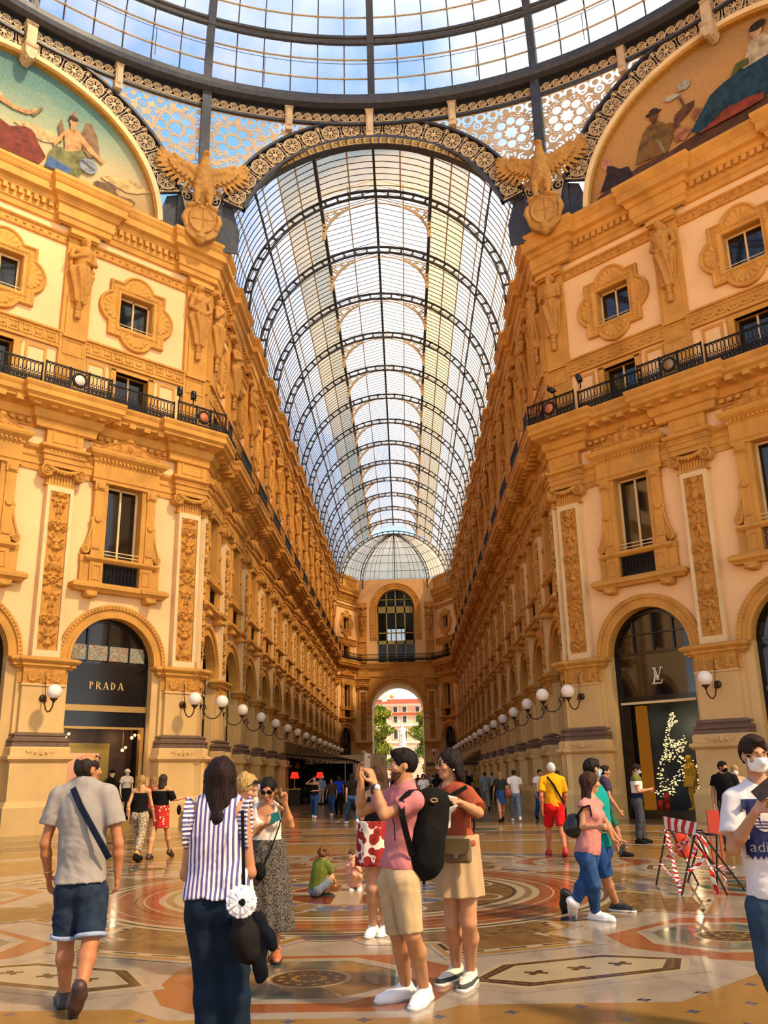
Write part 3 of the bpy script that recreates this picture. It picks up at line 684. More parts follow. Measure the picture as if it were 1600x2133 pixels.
LETTER=plain('gilt_lettering','#c9a467',.4,.3,.4); LETTERW=plain('pale_lettering','#d9c6a8',.5)
WARMBOX=plain('warm_shop_wall','#8a5a22',.8); SHOPW=emit('shop_lamp_glow','#ffc070',6.)
# ---------------------------------------------------------------- shop arches
def arch_parts():
    d=[]; m=MB()
    for ro,ri,y0,y1 in ((2.16,2.0,-.14,.2),(2.0,1.78,-.06,.2),(1.78,1.67,-.1,.5)):
        m.ring([(-ro,ZI-.02)]+arc(0,ZI,ro,PI,0,28)+[(ro,ZI-.02)],[(-ri,ZI-.02)]+arc(0,ZI,ri,PI,0,28)+[(ri,ZI-.02)],y0,y1)
    for i in range(46):
        a=PI*(i+.5)/46; m.sphere((2.08*math.cos(a),-.15,ZI+2.08*math.sin(a)),(.04,.04,.04),0,6,4)
        m.sphere((1.74*math.cos(a),-.07,ZI+1.74*math.sin(a)),(.03,.04,.03),0,6,4)
    d.append(('archivolt',m,GOLD))
    m=MB(); ro,ri=1.67,1.54
    m.ring([(-ro,0)]+arc(0,ZI,ro,PI,0,24)+[(ro,0)],[(-ri,0)]+arc(0,ZI,ri,PI,0,24)+[(ri,0)],.32,.46)
    m.box(-1.6,1.6,.3,.46,4.12,4.3); m.box(-1.6,1.6,.32,.46,5.82,5.92)
    for x in (-.82,0,.82): m.box(x-.035,x+.035,.34,.44,5.9,ZI+math.sqrt(1.6**2-x*x))
    m.box(-1.6,1.6,.34,.44,0,.3); m.box(-.04,.04,.34,.44,.3,4.1)
    d.append(('shop_frame',m,BLACK))
    m=MB(); P=arc(0,ZI,1.6,PI,0,24); m.add([(x,.42,z) for x,z in P],[tuple(range(len(P)))]); d.append(('fanlight',m,PANE))
    m=MB(); m.box(-1.58,1.58,.36,.42,4.3,5.82); d.append(('sign_board',m,BLACK))
    m=MB(); m.quad((-1.58,.42,.3),(1.58,.42,.3),(1.58,.42,4.12),(-1.58,.42,4.12)); d.append(('pane',m,PANE_C))
    return [(k,x.data(k,mt)) for k,x,mt in d]
ARCHP=arch_parts()
def shopfront(fr,s,label,skip=(),group='arcade shop arches'):
    r=empty('shopfront'); put(r,fr,s,WO); tag(r,label,'shop',group)
    for k,me in ARCHP:
        if k in skip: continue
        link(bpy.data.objects.new(k,me),r)
    return r
for fr,nm,af in ((FL,'left',AL),(FR,'right',AR)):
    for i,y in enumerate(ARM_C): shopfront(af,y,'dark shop arch, %s from the octagon along the %s arcade'%(ORD[i],nm))
def child(root,name,mb,mats,label=None):
    o=mb.build(name,mats,root)
    if label: o['label']=label
    return o
# gold-lettered fashion shop on the left
P1=shopfront(FL,DIAG_C[0],'left black arched shop with the gold capital letters on its sign board',('shop_frame','pane'),'octagon shop arches')
m=MB(); ro,ri=1.67,1.56
m.ring([(-ro,0)]+arc(0,ZI,ro,PI,0,24)+[(ro,0)],[(-ri,0)]+arc(0,ZI,ri,PI,0,24)+[(ri,0)],.32,.46)
for x in (-.84,0,.84): m.box(x-.035,x+.035,.34,.44,5.9,ZI+math.sqrt(1.6**2-x*x))
child(P1,'shop_frame',m,BLACK)
m=MB(); m.box(-1.66,1.66,.26,.5,4.1,4.32); m.box(-1.62,1.62,.3,.5,3.48,3.56); m.box(1.48,1.62,.3,.5,.0,3.5); m.box(-1.64,-1.5,.3,.5,0,3.5); m.box(-1.6,1.6,.3,.5,0,.28)
child(P1,'brass_trim',m,BRASS,'brass trim bars')
m=MB(); m.box(-1.6,1.6,.34,.42,3.56,4.1); child(P1,'transom_panel',m,BLACK)
m=serif_letters('PRADA',.27,.09); m2=MB(); m2.mesh(m,Matrix.Translation((.0,.35,4.9))); child(P1,'lettering',m2,LETTER,'gold capital letters')
m=MB(); m.box(-1.5,1.5,.36,.4,5.95,6.5); FAB=NT('patterned_blind'); b_=FAB.bsdf((.5,.5,.4),.8); v_=FAB.coords('Object',(1,1,2.)); 
FAB.l(FAB.ramp(FAB.noise(v_,4.5,2),[(.35,lin('#5f7a6a')),(.47,lin('#948a6c')),(.55,lin('#7c4a32')),(.62,lin('#9a9276'))]),b_.inputs['Base Color'])
child(P1,'patterned_blind',m,FAB.m,'patterned blind behind the fanlight')
# display room
ROOM=plain('display_wall','#8f7a34',.8); PINKP=plain('pink_display_panel','#eeb28c',.7); DARKR=plain('shop_ceiling','#3a2412',.6)
m=MB(); m.quad((-1.6,1.1,.3),(1.6,1.1,.3),(1.6,1.1,3.5),(-1.6,1.1,3.5)); m.quad((-1.6,.45,.28),(1.6,.45,.28),(1.6,1.1,.28),(-1.6,1.1,.28)); child(P1,'display_back',m,DARKR)
m=MB(); m.box(-1.55,.62,.98,1.05,.3,3.0); child(P1,'olive_screen',m,ROOM)
m=MB(); m.box(-1.2,.2,.93,.97,.3,2.65); child(P1,'pink_panel',m,PINKP)
m=MB(); m.quad((-1.5,.43,.3),(1.5,.43,.3),(1.5,.43,3.5),(-1.5,.43,3.5)); child(P1,'pane',m,PANE_C)
for i,(x,y,z) in enumerate(((1.0,.7,2.75),(-1.3,.6,3.2),(1.3,.6,3.2))):
    lp=empty('shop_spotlight'); put(lp,FL,DIAG_C[0]); 
    m=MB(); m.sphere((x,y,z),.06); m.sphere((x+.12,y,z+.1),.05); m.bar((x,y,z+.05),(x,y,3.5),.015,m=1); lp['x']=1
    o=m.build('spotlight',[SHOPW,BRASS]); put(o,FL,DIAG_C[0],WO); bpy.data.objects.remove(lp); o.name='shop_spotlight'
    tag(o,['glowing spot cluster at the right of the left shop window','glowing spot cluster at the top left of the left shop window','glowing spot cluster at the top right of the left shop window'][i],'lamp','shop spotlights')
def display_light(fr,s,o,z,en,col,nm):
    l=bpy.data.lights.new(nm,'POINT'); l.energy=en; l.color=col; l.shadow_soft_size=.08; ob=link(bpy.data.objects.new(nm,l)); ob.location=fr.p(s,o,z)
for s_ in (2.6,4.4): display_light(FL,s_,-.72,3.2,16,(1,.75,.48),'display_lamp')
display_light(FR,4.2,-.72,3.2,42,(1,.72,.4),'display_lamp'); display_light(FR,2.8,-.75,3.4,6,(1,.72,.4),'display_lamp')
# monogram shop on the right
P2=shopfront(FR,DIAG_C[0],'right black arched shop with the interlaced monogram on its glass',('sign_board','pane','shop_frame'),'octagon shop arches')
m=MB(); m.ring([(-1.67,0)]+arc(0,ZI,1.67,PI,0,24)+[(1.67,0)],[(-1.5,0)]+arc(0,ZI,1.5,PI,0,24)+[(1.5,0)],.32,.46); m.box(-1.6,1.6,.3,.46,4.1,4.3); m.box(-1.6,1.6,.32,.46,5.82,5.92); m.box(-1.6,-1.3,.34,.5,0,4.1); m.box(-1.6,1.6,.34,.44,0,.3)
for x in (-.82,0,.82): m.box(x-.035,x+.035,.34,.44,5.9,ZI+math.sqrt(1.6**2-x*x))
m.box(-1.5,1.5,.35,.43,6.55,6.6); child(P2,'shop_frame',m,BLACK)
m=MB(); m.box(-1.58,1.58,.37,.42,4.3,5.82); child(P2,'sign_board',m,PANE)
def serif_bar(m,a,b,w,sw=.16):
    m.bar((a[0],.34,a[1]),(b[0],.34,b[1]),w,.03,up=(0,1,0))
    for p in (a,b): m.box(p[0]-sw/2,p[0]+sw/2,.325,.355,p[1]-.015,p[1]+.015)
m=MB(); serif_bar(m,(-.06,5.28),(.06,4.86),.075); serif_bar(m,(.22,5.28),(.06,4.86),.03,.14)
serif_bar(m,(-.02,5.12),(-.12,4.72),.06); m.bar((-.16,.335,4.72),(.2,.335,4.72),.04,.03,up=(0,1,0)); m.bar((.2,.335,4.72),(.23,.335,4.84),.03,.03,up=(0,1,0))
child(P2,'monogram',m,LETTERW,'pale interlaced monogram')
m=MB(); m.box(-1.5,1.5,.22,.34,4.02,4.1); child(P2,'awning_bar',m,PALE)
m=MB(); m.quad((-1.6,1.2,.2),(1.6,1.2,.2),(1.6,1.2,4.1),(-1.6,1.2,4.1)); m.quad((-1.6,.45,.28),(1.6,.45,.28),(1.6,1.2,.28),(-1.6,1.2,.28)); child(P2,'display_back',m,plain('night_blue_display','#1d2a30',.7,var=.4,scale=2))
m=MB(); m.box(-1.28,-.98,.8,1.15,.3,4.0); child(P2,'lit_side_panel',m,emit('lit_panel','#b8701f',.45))
m=MB(); m.quad((-1.5,.43,.3),(1.5,.43,.3),(1.5,.43,4.1),(-1.5,.43,4.1)); child(P2,'pane',m,PANE_C)
# tree of small lit tiles in the window
LEDS=emit('lit_tile','#ffdca0',1.5); m=MB(); r=random.Random(5)
for i in range(560):
    t=r.random()**.75; z=.75+2.95*(1-t); w=.06+1.1*t; x=.12+r.uniform(-w,w)
    if math.sin(x*5.1+z*3.3)+math.sin(z*6.1-x*4)<-.55: continue
    s=.02+.014*r.random(); m.box(x-s,x+s,.96,.97,z-s*.6,z+s*.6)
o=m.build('tile_tree',LEDS); put(o,FR,DIAG_C[0],WO); tag(o,'tree shaped cloud of small lit tiles in the right shop window','display')
m0=plain('red_lacquer','#d4231a',.4)
for i,(x,z) in enumerate(((.9,.3),(-.28,.55),(-.55,.3))):
    m=MB(); m.lathe([(.1,0),(.1,.32),(.09,.33)],(x,.7,z),14); 
    if z>.3: m.lathe([(.08,0),(.08,z-.3)],(x,.7,.3),10)
    o=m.build('display_stand',m0); put(o,FR,DIAG_C[0],WO); tag(o,['short red drum stand at the left of the right shop window','taller red drum stand in the middle of the right shop window','short red drum stand beside the yellow figure in the right shop window'][i],'stand','red display stands')
# next arches on each octagon facade, mostly outside the picture
P3=shopfront(FL,DIAG_C[1],'dark arched shop cut by the left edge of the picture',(),'octagon shop arches')
m=MB(); m.box(-1.66,1.66,.26,.5,4.1,4.25); child(P3,'brass_trim',m,BRASS)
P4=shopfront(FR,DIAG_C[1],'dark arched shop with pale letters cut by the right edge of the picture',(),'octagon shop arches')
m=MB(); m.mesh(text_mb('LOUIS VUITTON',.36,.03,0,1.05),Matrix.Translation((0,.34,5.0))); child(P4,'lettering',m,LETTERW,'pale capital letters')
m=MB(); m.box(-1.5,-.5,.5,.54,.5,3.9); child(P4,'lit_poster',m,emit('lit_poster','#c98a4a',.8))
for fr,nm in ((FL,'left'),(FR,'right')): shopfront(fr,DIAG_C[2],'dark arched shop beyond the %s edge of the picture'%nm,(),'octagon shop arches')
PE1=shopfront(CL,CLEN*.5,'dark arched shop with faint letters left of the far end arch',(),'end bay shop arches')
m=MB(); m.mesh(text_mb('MONCLER',.42,.03),Matrix.Translation((0,.34,4.95))); child(PE1,'lettering',m,plain('dim_lettering','#6b6256',.5))
PE2=shopfront(CR,CLEN*.5,'dark arched shop right of the far end arch',(),'end bay shop arches')
# ---------------------------------------------------------------- globe lamps
def lamp_parts():
    g=MB(); g.sphere((0,-.9,4.58),.25,0,24,16)
    b=MB(); b.lathe([(.13,0),(.13,.05),(.1,.08),(.05,.1)],(0,0,4.42),16,0,'y')
    P=[(0,-.08,4.42),(0,-.2,4.5),(0,-.27,4.42),(0,-.22,4.32),(0,-.2,4.2),(0,-.3,4.03),(0,-.48,3.93),(0,-.68,3.95),(0,-.84,4.08),(0,-.9,4.25)]
    b.tube(P,.024,7); b.lathe([(.03,4.2),(.05,4.26),(.12,4.32),(.13,4.36),(.04,4.36)],(0,-.9,0),12)
    b.tube([(0,-.22,4.5+.0)]+[(0,-.22-.09*math.cos(a),4.28+.09*math.sin(a)) for a in np.linspace(0,5,10)],.014,5)
    b.tube([(0,-.02,5.25),(0,-.1,5.2),(0,-.14,5.05),(0,-.12,4.8),(0,-.2,4.5)],.013,5); b.sphere((0,-.02,5.25),.05)
    return [('globe',g.data('globe',GLOBE)),('bracket',b.data('bracket',BRONZE))]
LMP=lamp_parts()
def lamp(fr,s,o,label):
    r=empty('wall_lamp'); put(r,fr,s,o); tag(r,label,'lamp','globe wall lamps')
    for k,me in LMP: link(bpy.data.objects.new(k,me),r)
for fr,nm,af in ((FL,'left',AL),(FR,'right',AR)):
    lamp(fr,6.18,.1,'white globe lamp on the pilaster between the two %s octagon shops'%nm)
    lamp(fr,.70,.1,'white globe lamp facing the square on the %s corner pier'%nm)
    lamp(af,.25,.05,'white globe lamp on the arcade face of the %s corner pier'%nm)
    for k,y in enumerate(ARM_P): lamp(af,y,.05,'white globe lamp on the %s pilaster of the %s arcade'%(ORD[k],nm))
for sx,nm in ((-1,'left'),(1,'right')): lamp(EN,sx*4.28,.2,'white globe lamp beside the far end arch on its %s pilaster'%nm)
# ---------------------------------------------------------------- balcony railings
def rail_mb(L,stepped=0):
    m=MB(); z0,z1=15.66,16.52; n=max(2,int(L/.145)); dx=L/n
    m.box(-L/2,L/2,-.025,.025,z1-.05,z1); m.box(-L/2,L/2,-.02,.02,z0+.02,z0+.06); m.box(-L/2,L/2,-.015,.015,z0+.3,z0+.33)
    for i in range(n+1):
        x=-L/2+dx*i; m.bar((x,0,z0),(x,0,z1-.16),.027)
        if i<n:
            c=x+dx/2
            m.tube([(c+dx*.5*math.cos(a),0,z1-.17+.1*math.sin(a)) for a in np.linspace(0,PI,7)],.018,4,cap=False)
            m.tube([(c+dx*.42*math.cos(a),0,z0+.17+.11*math.sin(a)) for a in np.linspace(0,2*PI,9)],.019,4,cap=False)
            m.tube([(c+dx*.3*math.cos(a)*(1-a/14),0,z0+.17+.08*math.sin(a)*(1-a/14)) for a in np.linspace(0,9,12)],.017,4,cap=False)
            m.sphere((c,0,z0+.42),(.03,.015,.05),0,5,4)
        m.sphere((x,0,z0+.5),(.03,.025,.05),0,5,4)
    for x in (-L/2,L/2): m.bar((x,0,z0),(x,0,z1+.03),.05)
    return m
_rail={}
def railing(parent,fr,a,b,o,ref):
    L=abs(b-a); k=round(L,2)
    if k not in _rail: _rail[k]=rail_mb(L).data('railing_panel',IRON2)
    ob=bpy.data.objects.new('railing_panel',_rail[k]); link(ob,parent); s=(a+b)/2-ref; g=sgn(fr); ob.location=(g*s,-o,0); return ob
def medal(parent,fr,s,o,ref,mat):
    m=MB(); m.lathe([(.3,0),(.3,.03),(.24,.05),(.22,.03)],(0,0,16.1),22,0,'y'); m.lathe([(.2,.03),(.2,.05)],(0,0,16.1),18,1,'y')
    m.box(-.36,-.33,-.03,.03,15.66,16.52); m.box(.33,.36,-.03,.03,15.66,16.52)
    for q in range(9): x=-.3+.075*q; m.bar((x,0.01,15.68),(x,.01,16.5),.02)
    for q in range(6): m.tube([(.27*math.cos(b),-.01,16.1+.27*math.sin(b)+.0) for b in np.linspace(q,q+2.2,6)],.03,5)
    m.box(-.36,.36,-.03,.03,16.46,16.52); m.box(-.36,.36,-.03,.03,15.66,15.72)
    for sx in (-1,1):
        for sz in (-1,1): m.tube([(sx*(.26-.05*t),-.02,16.1+sz*(.27+.04*math.sin(t*5))) for t in np.linspace(0,1,5)],.02,5)
    ob=m.build('medallion',[IRON2,mat],parent); ob.location=(sgn(fr)*(s-ref),-o,0); return ob
RC,PC=.55,.84
for fr,nm,af in ((FL,'left',AL),(FR,'right',AR)):
    mt=plain('medallion_'+nm,'#d8c7b0' if nm=='left' else '#8a6a48',.5)
    r=empty('balcony_railing'); put(r,fr,6.18); tag(r,'black iron balcony railing with round shield between the two %s octagon shops'%nm,'railing','balcony railings')
    railing(r,fr,4.88,5.8,PC,6.18); railing(r,fr,6.56,7.48,PC,6.18); medal(r,fr,6.18,PC,6.18,mt)
    r=empty('balcony_railing'); put(r,fr,3.42); tag(r,'black wrought iron balcony railing above the %s shop arch nearest the arcade corner'%nm,'railing','balcony railings'); railing(r,fr,1.98,4.86,RC,3.42)
    r=empty('balcony_railing'); put(r,fr,9.1); tag(r,'black wrought iron balcony railing in the middle of the %s octagon facade'%nm,'railing','balcony railings'); railing(r,fr,7.5,10.7,RC,9.1)
    r=empty('balcony_railing'); put(r,fr,.7); tag(r,'black wrought iron balcony railing wrapping the %s corner into the arcade'%nm,'railing','balcony railings')
    t=math.tan(PI/8)*PC; railing(r,fr,1.1,1.95,PC,.7); railing(r,fr,-t,.4,PC,.7); medal(r,fr,.75,PC,.7,plain('medallion_red_'+nm,'#b5603a',.5))
    q=railing(r,af,t,1.0,PC,0); M=Matrix.Translation(af.p((t+1.)/2,PC))@Matrix.Rotation(af.rz,4,'Z'); q.matrix_local=(Matrix.Translation(fr.p(.7))@Matrix.Rotation(fr.rz,4,'Z')).inverted()@M
    for k,y in enumerate(ARM_P):
        r=empty('balcony_railing'); put(r,af,y); tag(r,'black iron balcony railing, %s bay of the %s arcade'%(ORD[k],nm),'railing','balcony railings')
        railing(r,af,y-1.28,y+1.28,PC,y); railing(r,af,y-3.88,y-1.32,RC,y)
# ---------------------------------------------------------------- term statues on the upper storey
STAT=stone('statue_stone','#b27c36',.12,.75,4,.25,'#8f6128')
def statue_mesh(kind):
    v=Vol((-.62,-.75,-.75),(.62,.2,3.0),.032); k=.06
    tw={0:.06,1:-.06,2:.0}[kind]
    v.cone((0,-.12,1.35),(tw,-.2,2.2),.3,.34,k); v.cone((-.34+tw,-.2,2.32),(.34+tw,-.2,2.32),.15,.15,k)          # torso, shoulders
    v.cone((tw,-.2,2.3),(tw,-.26,2.6),.11,.1,k); v.ell((tw*1.5,-.3,2.74),(.155,.18,.2),.03); v.ell((tw*1.5,-.2,2.76),(.2,.2,.2),.04)
    v.cone((tw*1.5,-.45,2.72),(tw*1.5,-.48,2.67),.03,.035,.02)
    if kind==0:   # bearded man
        v.ell((tw*1.5,-.4,2.57),(.11,.1,.16),.03); A_=[((-.42,-.2,2.26),(-.5,-.3,1.86)),((-.5,-.3,1.86),(-.02,-.52,2.02)),((.44,-.2,2.26),(.52,-.28,1.84)),((.52,-.28,1.84),(.1,-.5,1.78))]
    elif kind==1:
        v.ell((-.15+tw,-.42,2.08),(.13,.12,.13),.04); v.ell((.17+tw,-.42,2.08),(.13,.12,.13),.04)
        v.cone((tw-.17,-.16,2.7),(tw-.24,-.12,2.3),.09,.07,.04); v.cone((tw+.17,-.16,2.7),(tw+.24,-.12,2.3),.09,.07,.04)
        A_=[((-.4,-.2,2.26),(-.5,-.22,1.8)),((-.5,-.22,1.8),(-.14,-.5,1.5)),((.4,-.2,2.26),(.5,-.26,1.82)),((.5,-.26,1.82),(.08,-.52,1.46))]
    else:
        v.ell((-.16,-.4,2.06),(.13,.11,.12),.04); v.ell((.16,-.4,2.06),(.13,.11,.12),.04); v.ell((0,-.14,2.86),(.22,.22,.14),.05)
        A_=[((-.42,-.2,2.26),(-.52,-.24,1.8)),((-.52,-.24,1.8),(-.3,-.5,2.16)),((.42,-.2,2.26),(.5,-.2,1.8)),((.5,-.2,1.8),(.3,-.4,1.4))]
    for a,b in A_: v.cone(a,b,.1,.08,.04)
    v.cone((0,-.12,1.4),(0,-.1,.35),.36,.27,k)
    def folds(x,y,z): return .5*(np.hypot(x*(.95+.1*np.sin(z*3)),(y+.12)*1.05)-(.4+.05*np.sin(7*np.arctan2(x,-y-.1)+3.5*z+kind)-.11*(1.3-z)))*np.ones_like(z)
    v.op((-.5,-.6,.2),(.5,.2,1.55),lambda x,y,z: np.maximum(np.maximum(folds(x,y,z),z-1.5-.15*x),.15-z-.2*np.cos(x*4)),.03)
    v.cone((-.4,-.2,1.5),(.36,-.4,1.18),.09,.1,.05); v.cone((.36,-.4,1.2),(.3,-.3,.5),.1,.05,.05)
    v.cone((0,-.2,.25),(0,-.22,-.1),.13,.1,.05)
    for z in (0.,-.2,-.4,-.56):
        for x in (-.06,.06,0): v.ell((x,-.18-.02*(x==0),z),(.08,.08,.1),.02)
    v.plane((0,.12,0),(0,1,0)); return v.mb(0,1)
ST=[statue_mesh(i).data('figure',STAT) for i in range(3)]
m=MB(); m.box(-.55,.55,-.02,.25,-4.05,3.6); m.box(-.4,.4,-.08,0,-1.42,.3); m.box(-.47,.47,-.13,.0,-1.5,-1.38); m.ring([(-.42,-2.2),(.42,-2.2),(.42,-1.55),(-.42,-1.55),(-.42,-2.2)],[(-.36,-2.14),(.36,-2.14),(.36,-1.61),(-.36,-1.61),(-.36,-2.14)],-.05,0); m.box(-.6,.6,-.3,.1,2.92,3.12); m.box(-.56,.56,-.2,.1,2.85,2.95); m.box(-.53,.53,-.1,.1,3.12,3.6)
TERM=m.data('term_pillar',GOLD)
def statue(fr,s,kind,label,o=-.06):
    r=empty('statue',(0,0,19.65)); put(r,fr,s,o); tag(r,label,'statue','stone term statues')
    link(bpy.data.objects.new('figure',ST[kind]),r); link(bpy.data.objects.new('term_pillar',TERM),r)
for fr,nm,af in ((FL,'left',AL),(FR,'right',AR)):
    statue(fr,6.18,0 if fr is FL else 1,'stone statue %s between the two attic windows, %s facade'%('of a bearded man' if fr is FL else 'of a draped woman',nm))
    statue(fr,12.02,2,'stone statue beyond the %s edge of the octagon facade'%nm)
    statue(fr,.72,1 if fr is FL else 0,'stone statue facing the square on the %s corner under the top cornice'%nm)
    statue(af,.62,2,'stone statue on the arcade face of the %s corner'%nm)
    for k,y in enumerate(ARM_P): statue(af,y,k%3,'stone statue on the %s pilaster strip of the %s arcade attic'%(ORD[k],nm))
for sx,nm in ((-1,'left'),(1,'right')): statue(EN,sx*4.28,0,'stone statue %s of the big arched end window'%nm,.1)
# ---------------------------------------------------------------- spotlights on the balcony
m=MB(); m.lathe([(.1,0),(.12,.05),(.12,.3),(.1,.34)],(0,0,0),12); SPM=m.data('lamp_head',BLACK); m=MB(); m.bar((0,0,-.3),(0,0,0),.04); m.bar((-.14,0,-.04),(.14,0,-.04),.03); SPB=m.data('yoke',BLACK)
for fr,s,tl,lab in ((FL,1.9,.0,'black spotlight on the left balcony rail, farther from the corner'),(FL,1.25,.0,'black spotlight on the left balcony rail, nearer the corner'),(FR,1.0,.9,'black spotlight lying tilted on the right balcony rail near the corner'),(FR,2.3,.35,'black spotlight on the right balcony rail, farther from the corner')):
    r=empty('spotlight',(0,0,16.8)); put(r,fr,s,.8); tag(r,lab,'spotlight','balcony spotlights'); o=link(bpy.data.objects.new('lamp_head',SPM),r); o.rotation_euler=(0,tl if fr is FL else -tl,0); link(bpy.data.objects.new('yoke',SPB),r)
# ---------------------------------------------------------------- end wall with the big arch and the big window
def end_wall():
    m=MB(); y=YE; RA,ZA=3.22,9.72; RW,ZW=2.4,22.55; X=XE+.8
    def q(a,b,z0,z1,mm=0): m.quad((a,y,z0),(b,y,z0),(b,y,z1),(a,y,z1),mm)
    q(-X,-RA,0,ZA,1); q(RA,X,0,ZA,1); T=13.6
    P=arc(0,ZA,RA,PI,0,28)
    for (xa,za),(xb,zb) in zip(P,P[1:]):
        m.quad((xa,y,za),(xb,y,zb),(xb,y,T),(xa,y,T),2); m.quad((xa,y,za),(xa,y+7,za),(xb,y+7,zb),(xb,y,zb),1)
    q(-X,-RA,ZA,T,2); q(RA,X,ZA,T,2)
    for sx in (-1,1): m.quad((sx*RA,y,0),(sx*RA,y+7,0),(sx*RA,y+7,ZA),(sx*RA,y,ZA),1)
    q(-X,X,T,15.6,2); q(-X,-RW,15.6,ZW); q(RW,X,15.6,ZW); P=arc(0,ZW,RW,PI,0,24); T=26.3
    for (xa,za),(xb,zb) in zip(P,P[1:]):
        m.quad((xa,y,za),(xb,y,zb),(xb,y,T),(xa,y,T),0); m.quad((xa,y,za),(xa,y+.6,za),(xb,y+.6,zb),(xb,y,zb),2)
    q(-X,-RW,ZW,T); q(RW,X,ZW,T)
    for sx in (-1,1): m.quad((sx*RW,y,15.6),(sx*RW,y+.6,15.6),(sx*RW,y+.6,ZW),(sx*RW,y,ZW),2)
    # back of the passage and the room over it, with a window onto the sky
    yb=y+7
    def qb(a,b,z0,z1): m.quad((a,yb,z0),(b,yb,z0),(b,yb,z1),(a,yb,z1),3)
    qb(-X-4,-RA,0,14); qb(RA,X+4,0,14); P=arc(0,ZA,RA,PI,0,28)
    for (xa,za),(xb,zb) in zip(P,P[1:]): m.quad((xa,yb,za),(xb,yb,zb),(xb,yb,14),(xa,yb,14),3)
    qb(-X-4,X+4,14,19.2); qb(-X-4,-1.25,19.2,20.9); qb(1.25,X+4,19.2,20.9); qb(-X-4,X+4,20.9,26.3); qb(-.06,.06,19.2,20.9); qb(-.75,-.65,19.2,20.9); qb(.65,.75,19.2,20.9)
    m.quad((-X,y+.7,15.5),(X,y+.7,15.5),(X,yb,15.5),(-X,yb,15.5),3); m.quad((-X,y+.7,26),(X,y+.7,26),(X,yb,26),(-X,yb,26),3)
    for sx in (-1,1): m.quad((sx*X,y+.7,15.5),(sx*X,yb,15.5),(sx*X,yb,26.3),(sx*X,y+.7,26.3),3)
    return m
tag(end_wall().build('wall_back',WALLM),'far end wall with a tall open archway and a big arched window above it','wall',kind='structure')
m=MB(); RA,ZA=3.22,9.72
for ro,ri,y0,y1 in ((4.0,3.72,-.16,.1),(3.72,3.4,-.08,.1),(3.42,3.22,-.14,.4)):
    m.ring([(-ro,ZA)]+arc(0,ZA,ro,PI,0,30)+[(ro,ZA)],[(-ri,ZA)]+arc(0,ZA,ri,PI,0,30)+[(ri,ZA)],YE+y0,YE+y1)
for sx in (-1,1): a,b=sorted((sx*3.18,sx*3.95)); m.box(a,b,YE-.2,YE+.3,9.3,9.72); m.box(a,b,YE-.12,YE+.3,8.6,8.75)
m.ring([(-4.2,13.9),(4.2,13.9),(4.2,9.8),(4.0,9.8),(4.0,13.7),(-4.2,13.9)][:2]+[(4.2,14.0)],[(-4.1,13.75),(4.1,13.75),(4.1,13.8)],YE-.06,YE)
tag(m.build('archway_surround',GOLD),'moulded stone surround of the tall open archway at the far end','arch')
wn+=1; r=empty('window_%d'%wn,(0,YE,0)); tag(r,'big arched end window with olive frame over the far archway','window',None,'structure')
m=MB(); ZW=22.55
for ro,ri,y0 in ((3.25,3.1,-.1),(3.1,2.55,-.05),(2.55,2.4,-.1)): m.ring([(-ro,18.4)]+arc(0,ZW,ro,PI,0,26)+[(ro,18.4)],[(-ri,18.4)]+arc(0,ZW,ri,PI,0,26)+[(ri,18.4)],y0,.1)
for i in range(24):
    a=PI*(i+.5)/24; m.sphere((2.83*math.cos(a),-.05,ZW+2.83*math.sin(a)),(.13,.05,.13),0,8,4)
for i in range(9):
    for sx in (-1,1): m.sphere((sx*2.83,-.05,18.7+.42*i),(.12,.05,.13),0,8,4)
m.build('surround',GOLD,r)
m=MB()
for x in (-2.34,-1.17,0,1.17,2.34): m.box(x-.08,x+.08,.3,.42,15.64,ZW+math.sqrt(max(0,2.4**2-x*x)))
for z0,z1 in ((17.9,18.35),(21.9,22.75),(19.25,19.4),(23.6,23.72)): m.box(-2.38,2.38,.3,.44,z0,z1)
m.ring(arc(0,ZW,2.42,PI,0,24),arc(0,ZW,2.3,PI,0,24),.3,.42); m.build('window_frame',OLIVE,r)
m=MB(); P=[(-2.4,15.64)]+arc(0,ZW,2.4,PI,0,24)+[(2.4,15.64)]; m.add([(x,.38,z) for x,z in P],[tuple(range(len(P)))]); m.build('pane',pane('end_glass','#171512',.03,.55),r)
r=empty('balcony_railing',(0,YE,0)); tag(r,'black wrought iron balcony railing in front of the big end window','railing','balcony railings'); railing(r,EN,-4.7,4.7,.7,0)
for fr,nm in ((CL,'left'),(CR,'right')):
    r=empty('balcony_railing'); put(r,fr,CLEN*.5); tag(r,'black iron balcony railing on the canted bay %s of the end window'%nm,'railing','balcony railings'); railing(r,fr,.3,CLEN-.1,.62,CLEN*.5)
for sx,nm in ((-1,'left'),(1,'right')):   # attic over the canted bays
    m=MB(); a=(sx*W,YC-.2); b=(sx*XE,YE); P=[b,a] if sx<0 else [a,b]; P=P if sx<0 else P
    m.sweep([a,b][::-1] if sx<0 else [a,b],[(-.3,24.8),(.1,24.85),(.1,25.0),(0,25.1),(0,25.9),(.08,25.95),(.14,26.2),(.14,26.35),(-.4,26.4)])
    m.build('trim_%d'%(20+(sx>0)),GOLD); tag(bpy.data.objects['trim_%d'%(20+(sx>0))],'plain attic band under the end dome on the %s canted bay'%nm,'moulding',kind='structure')
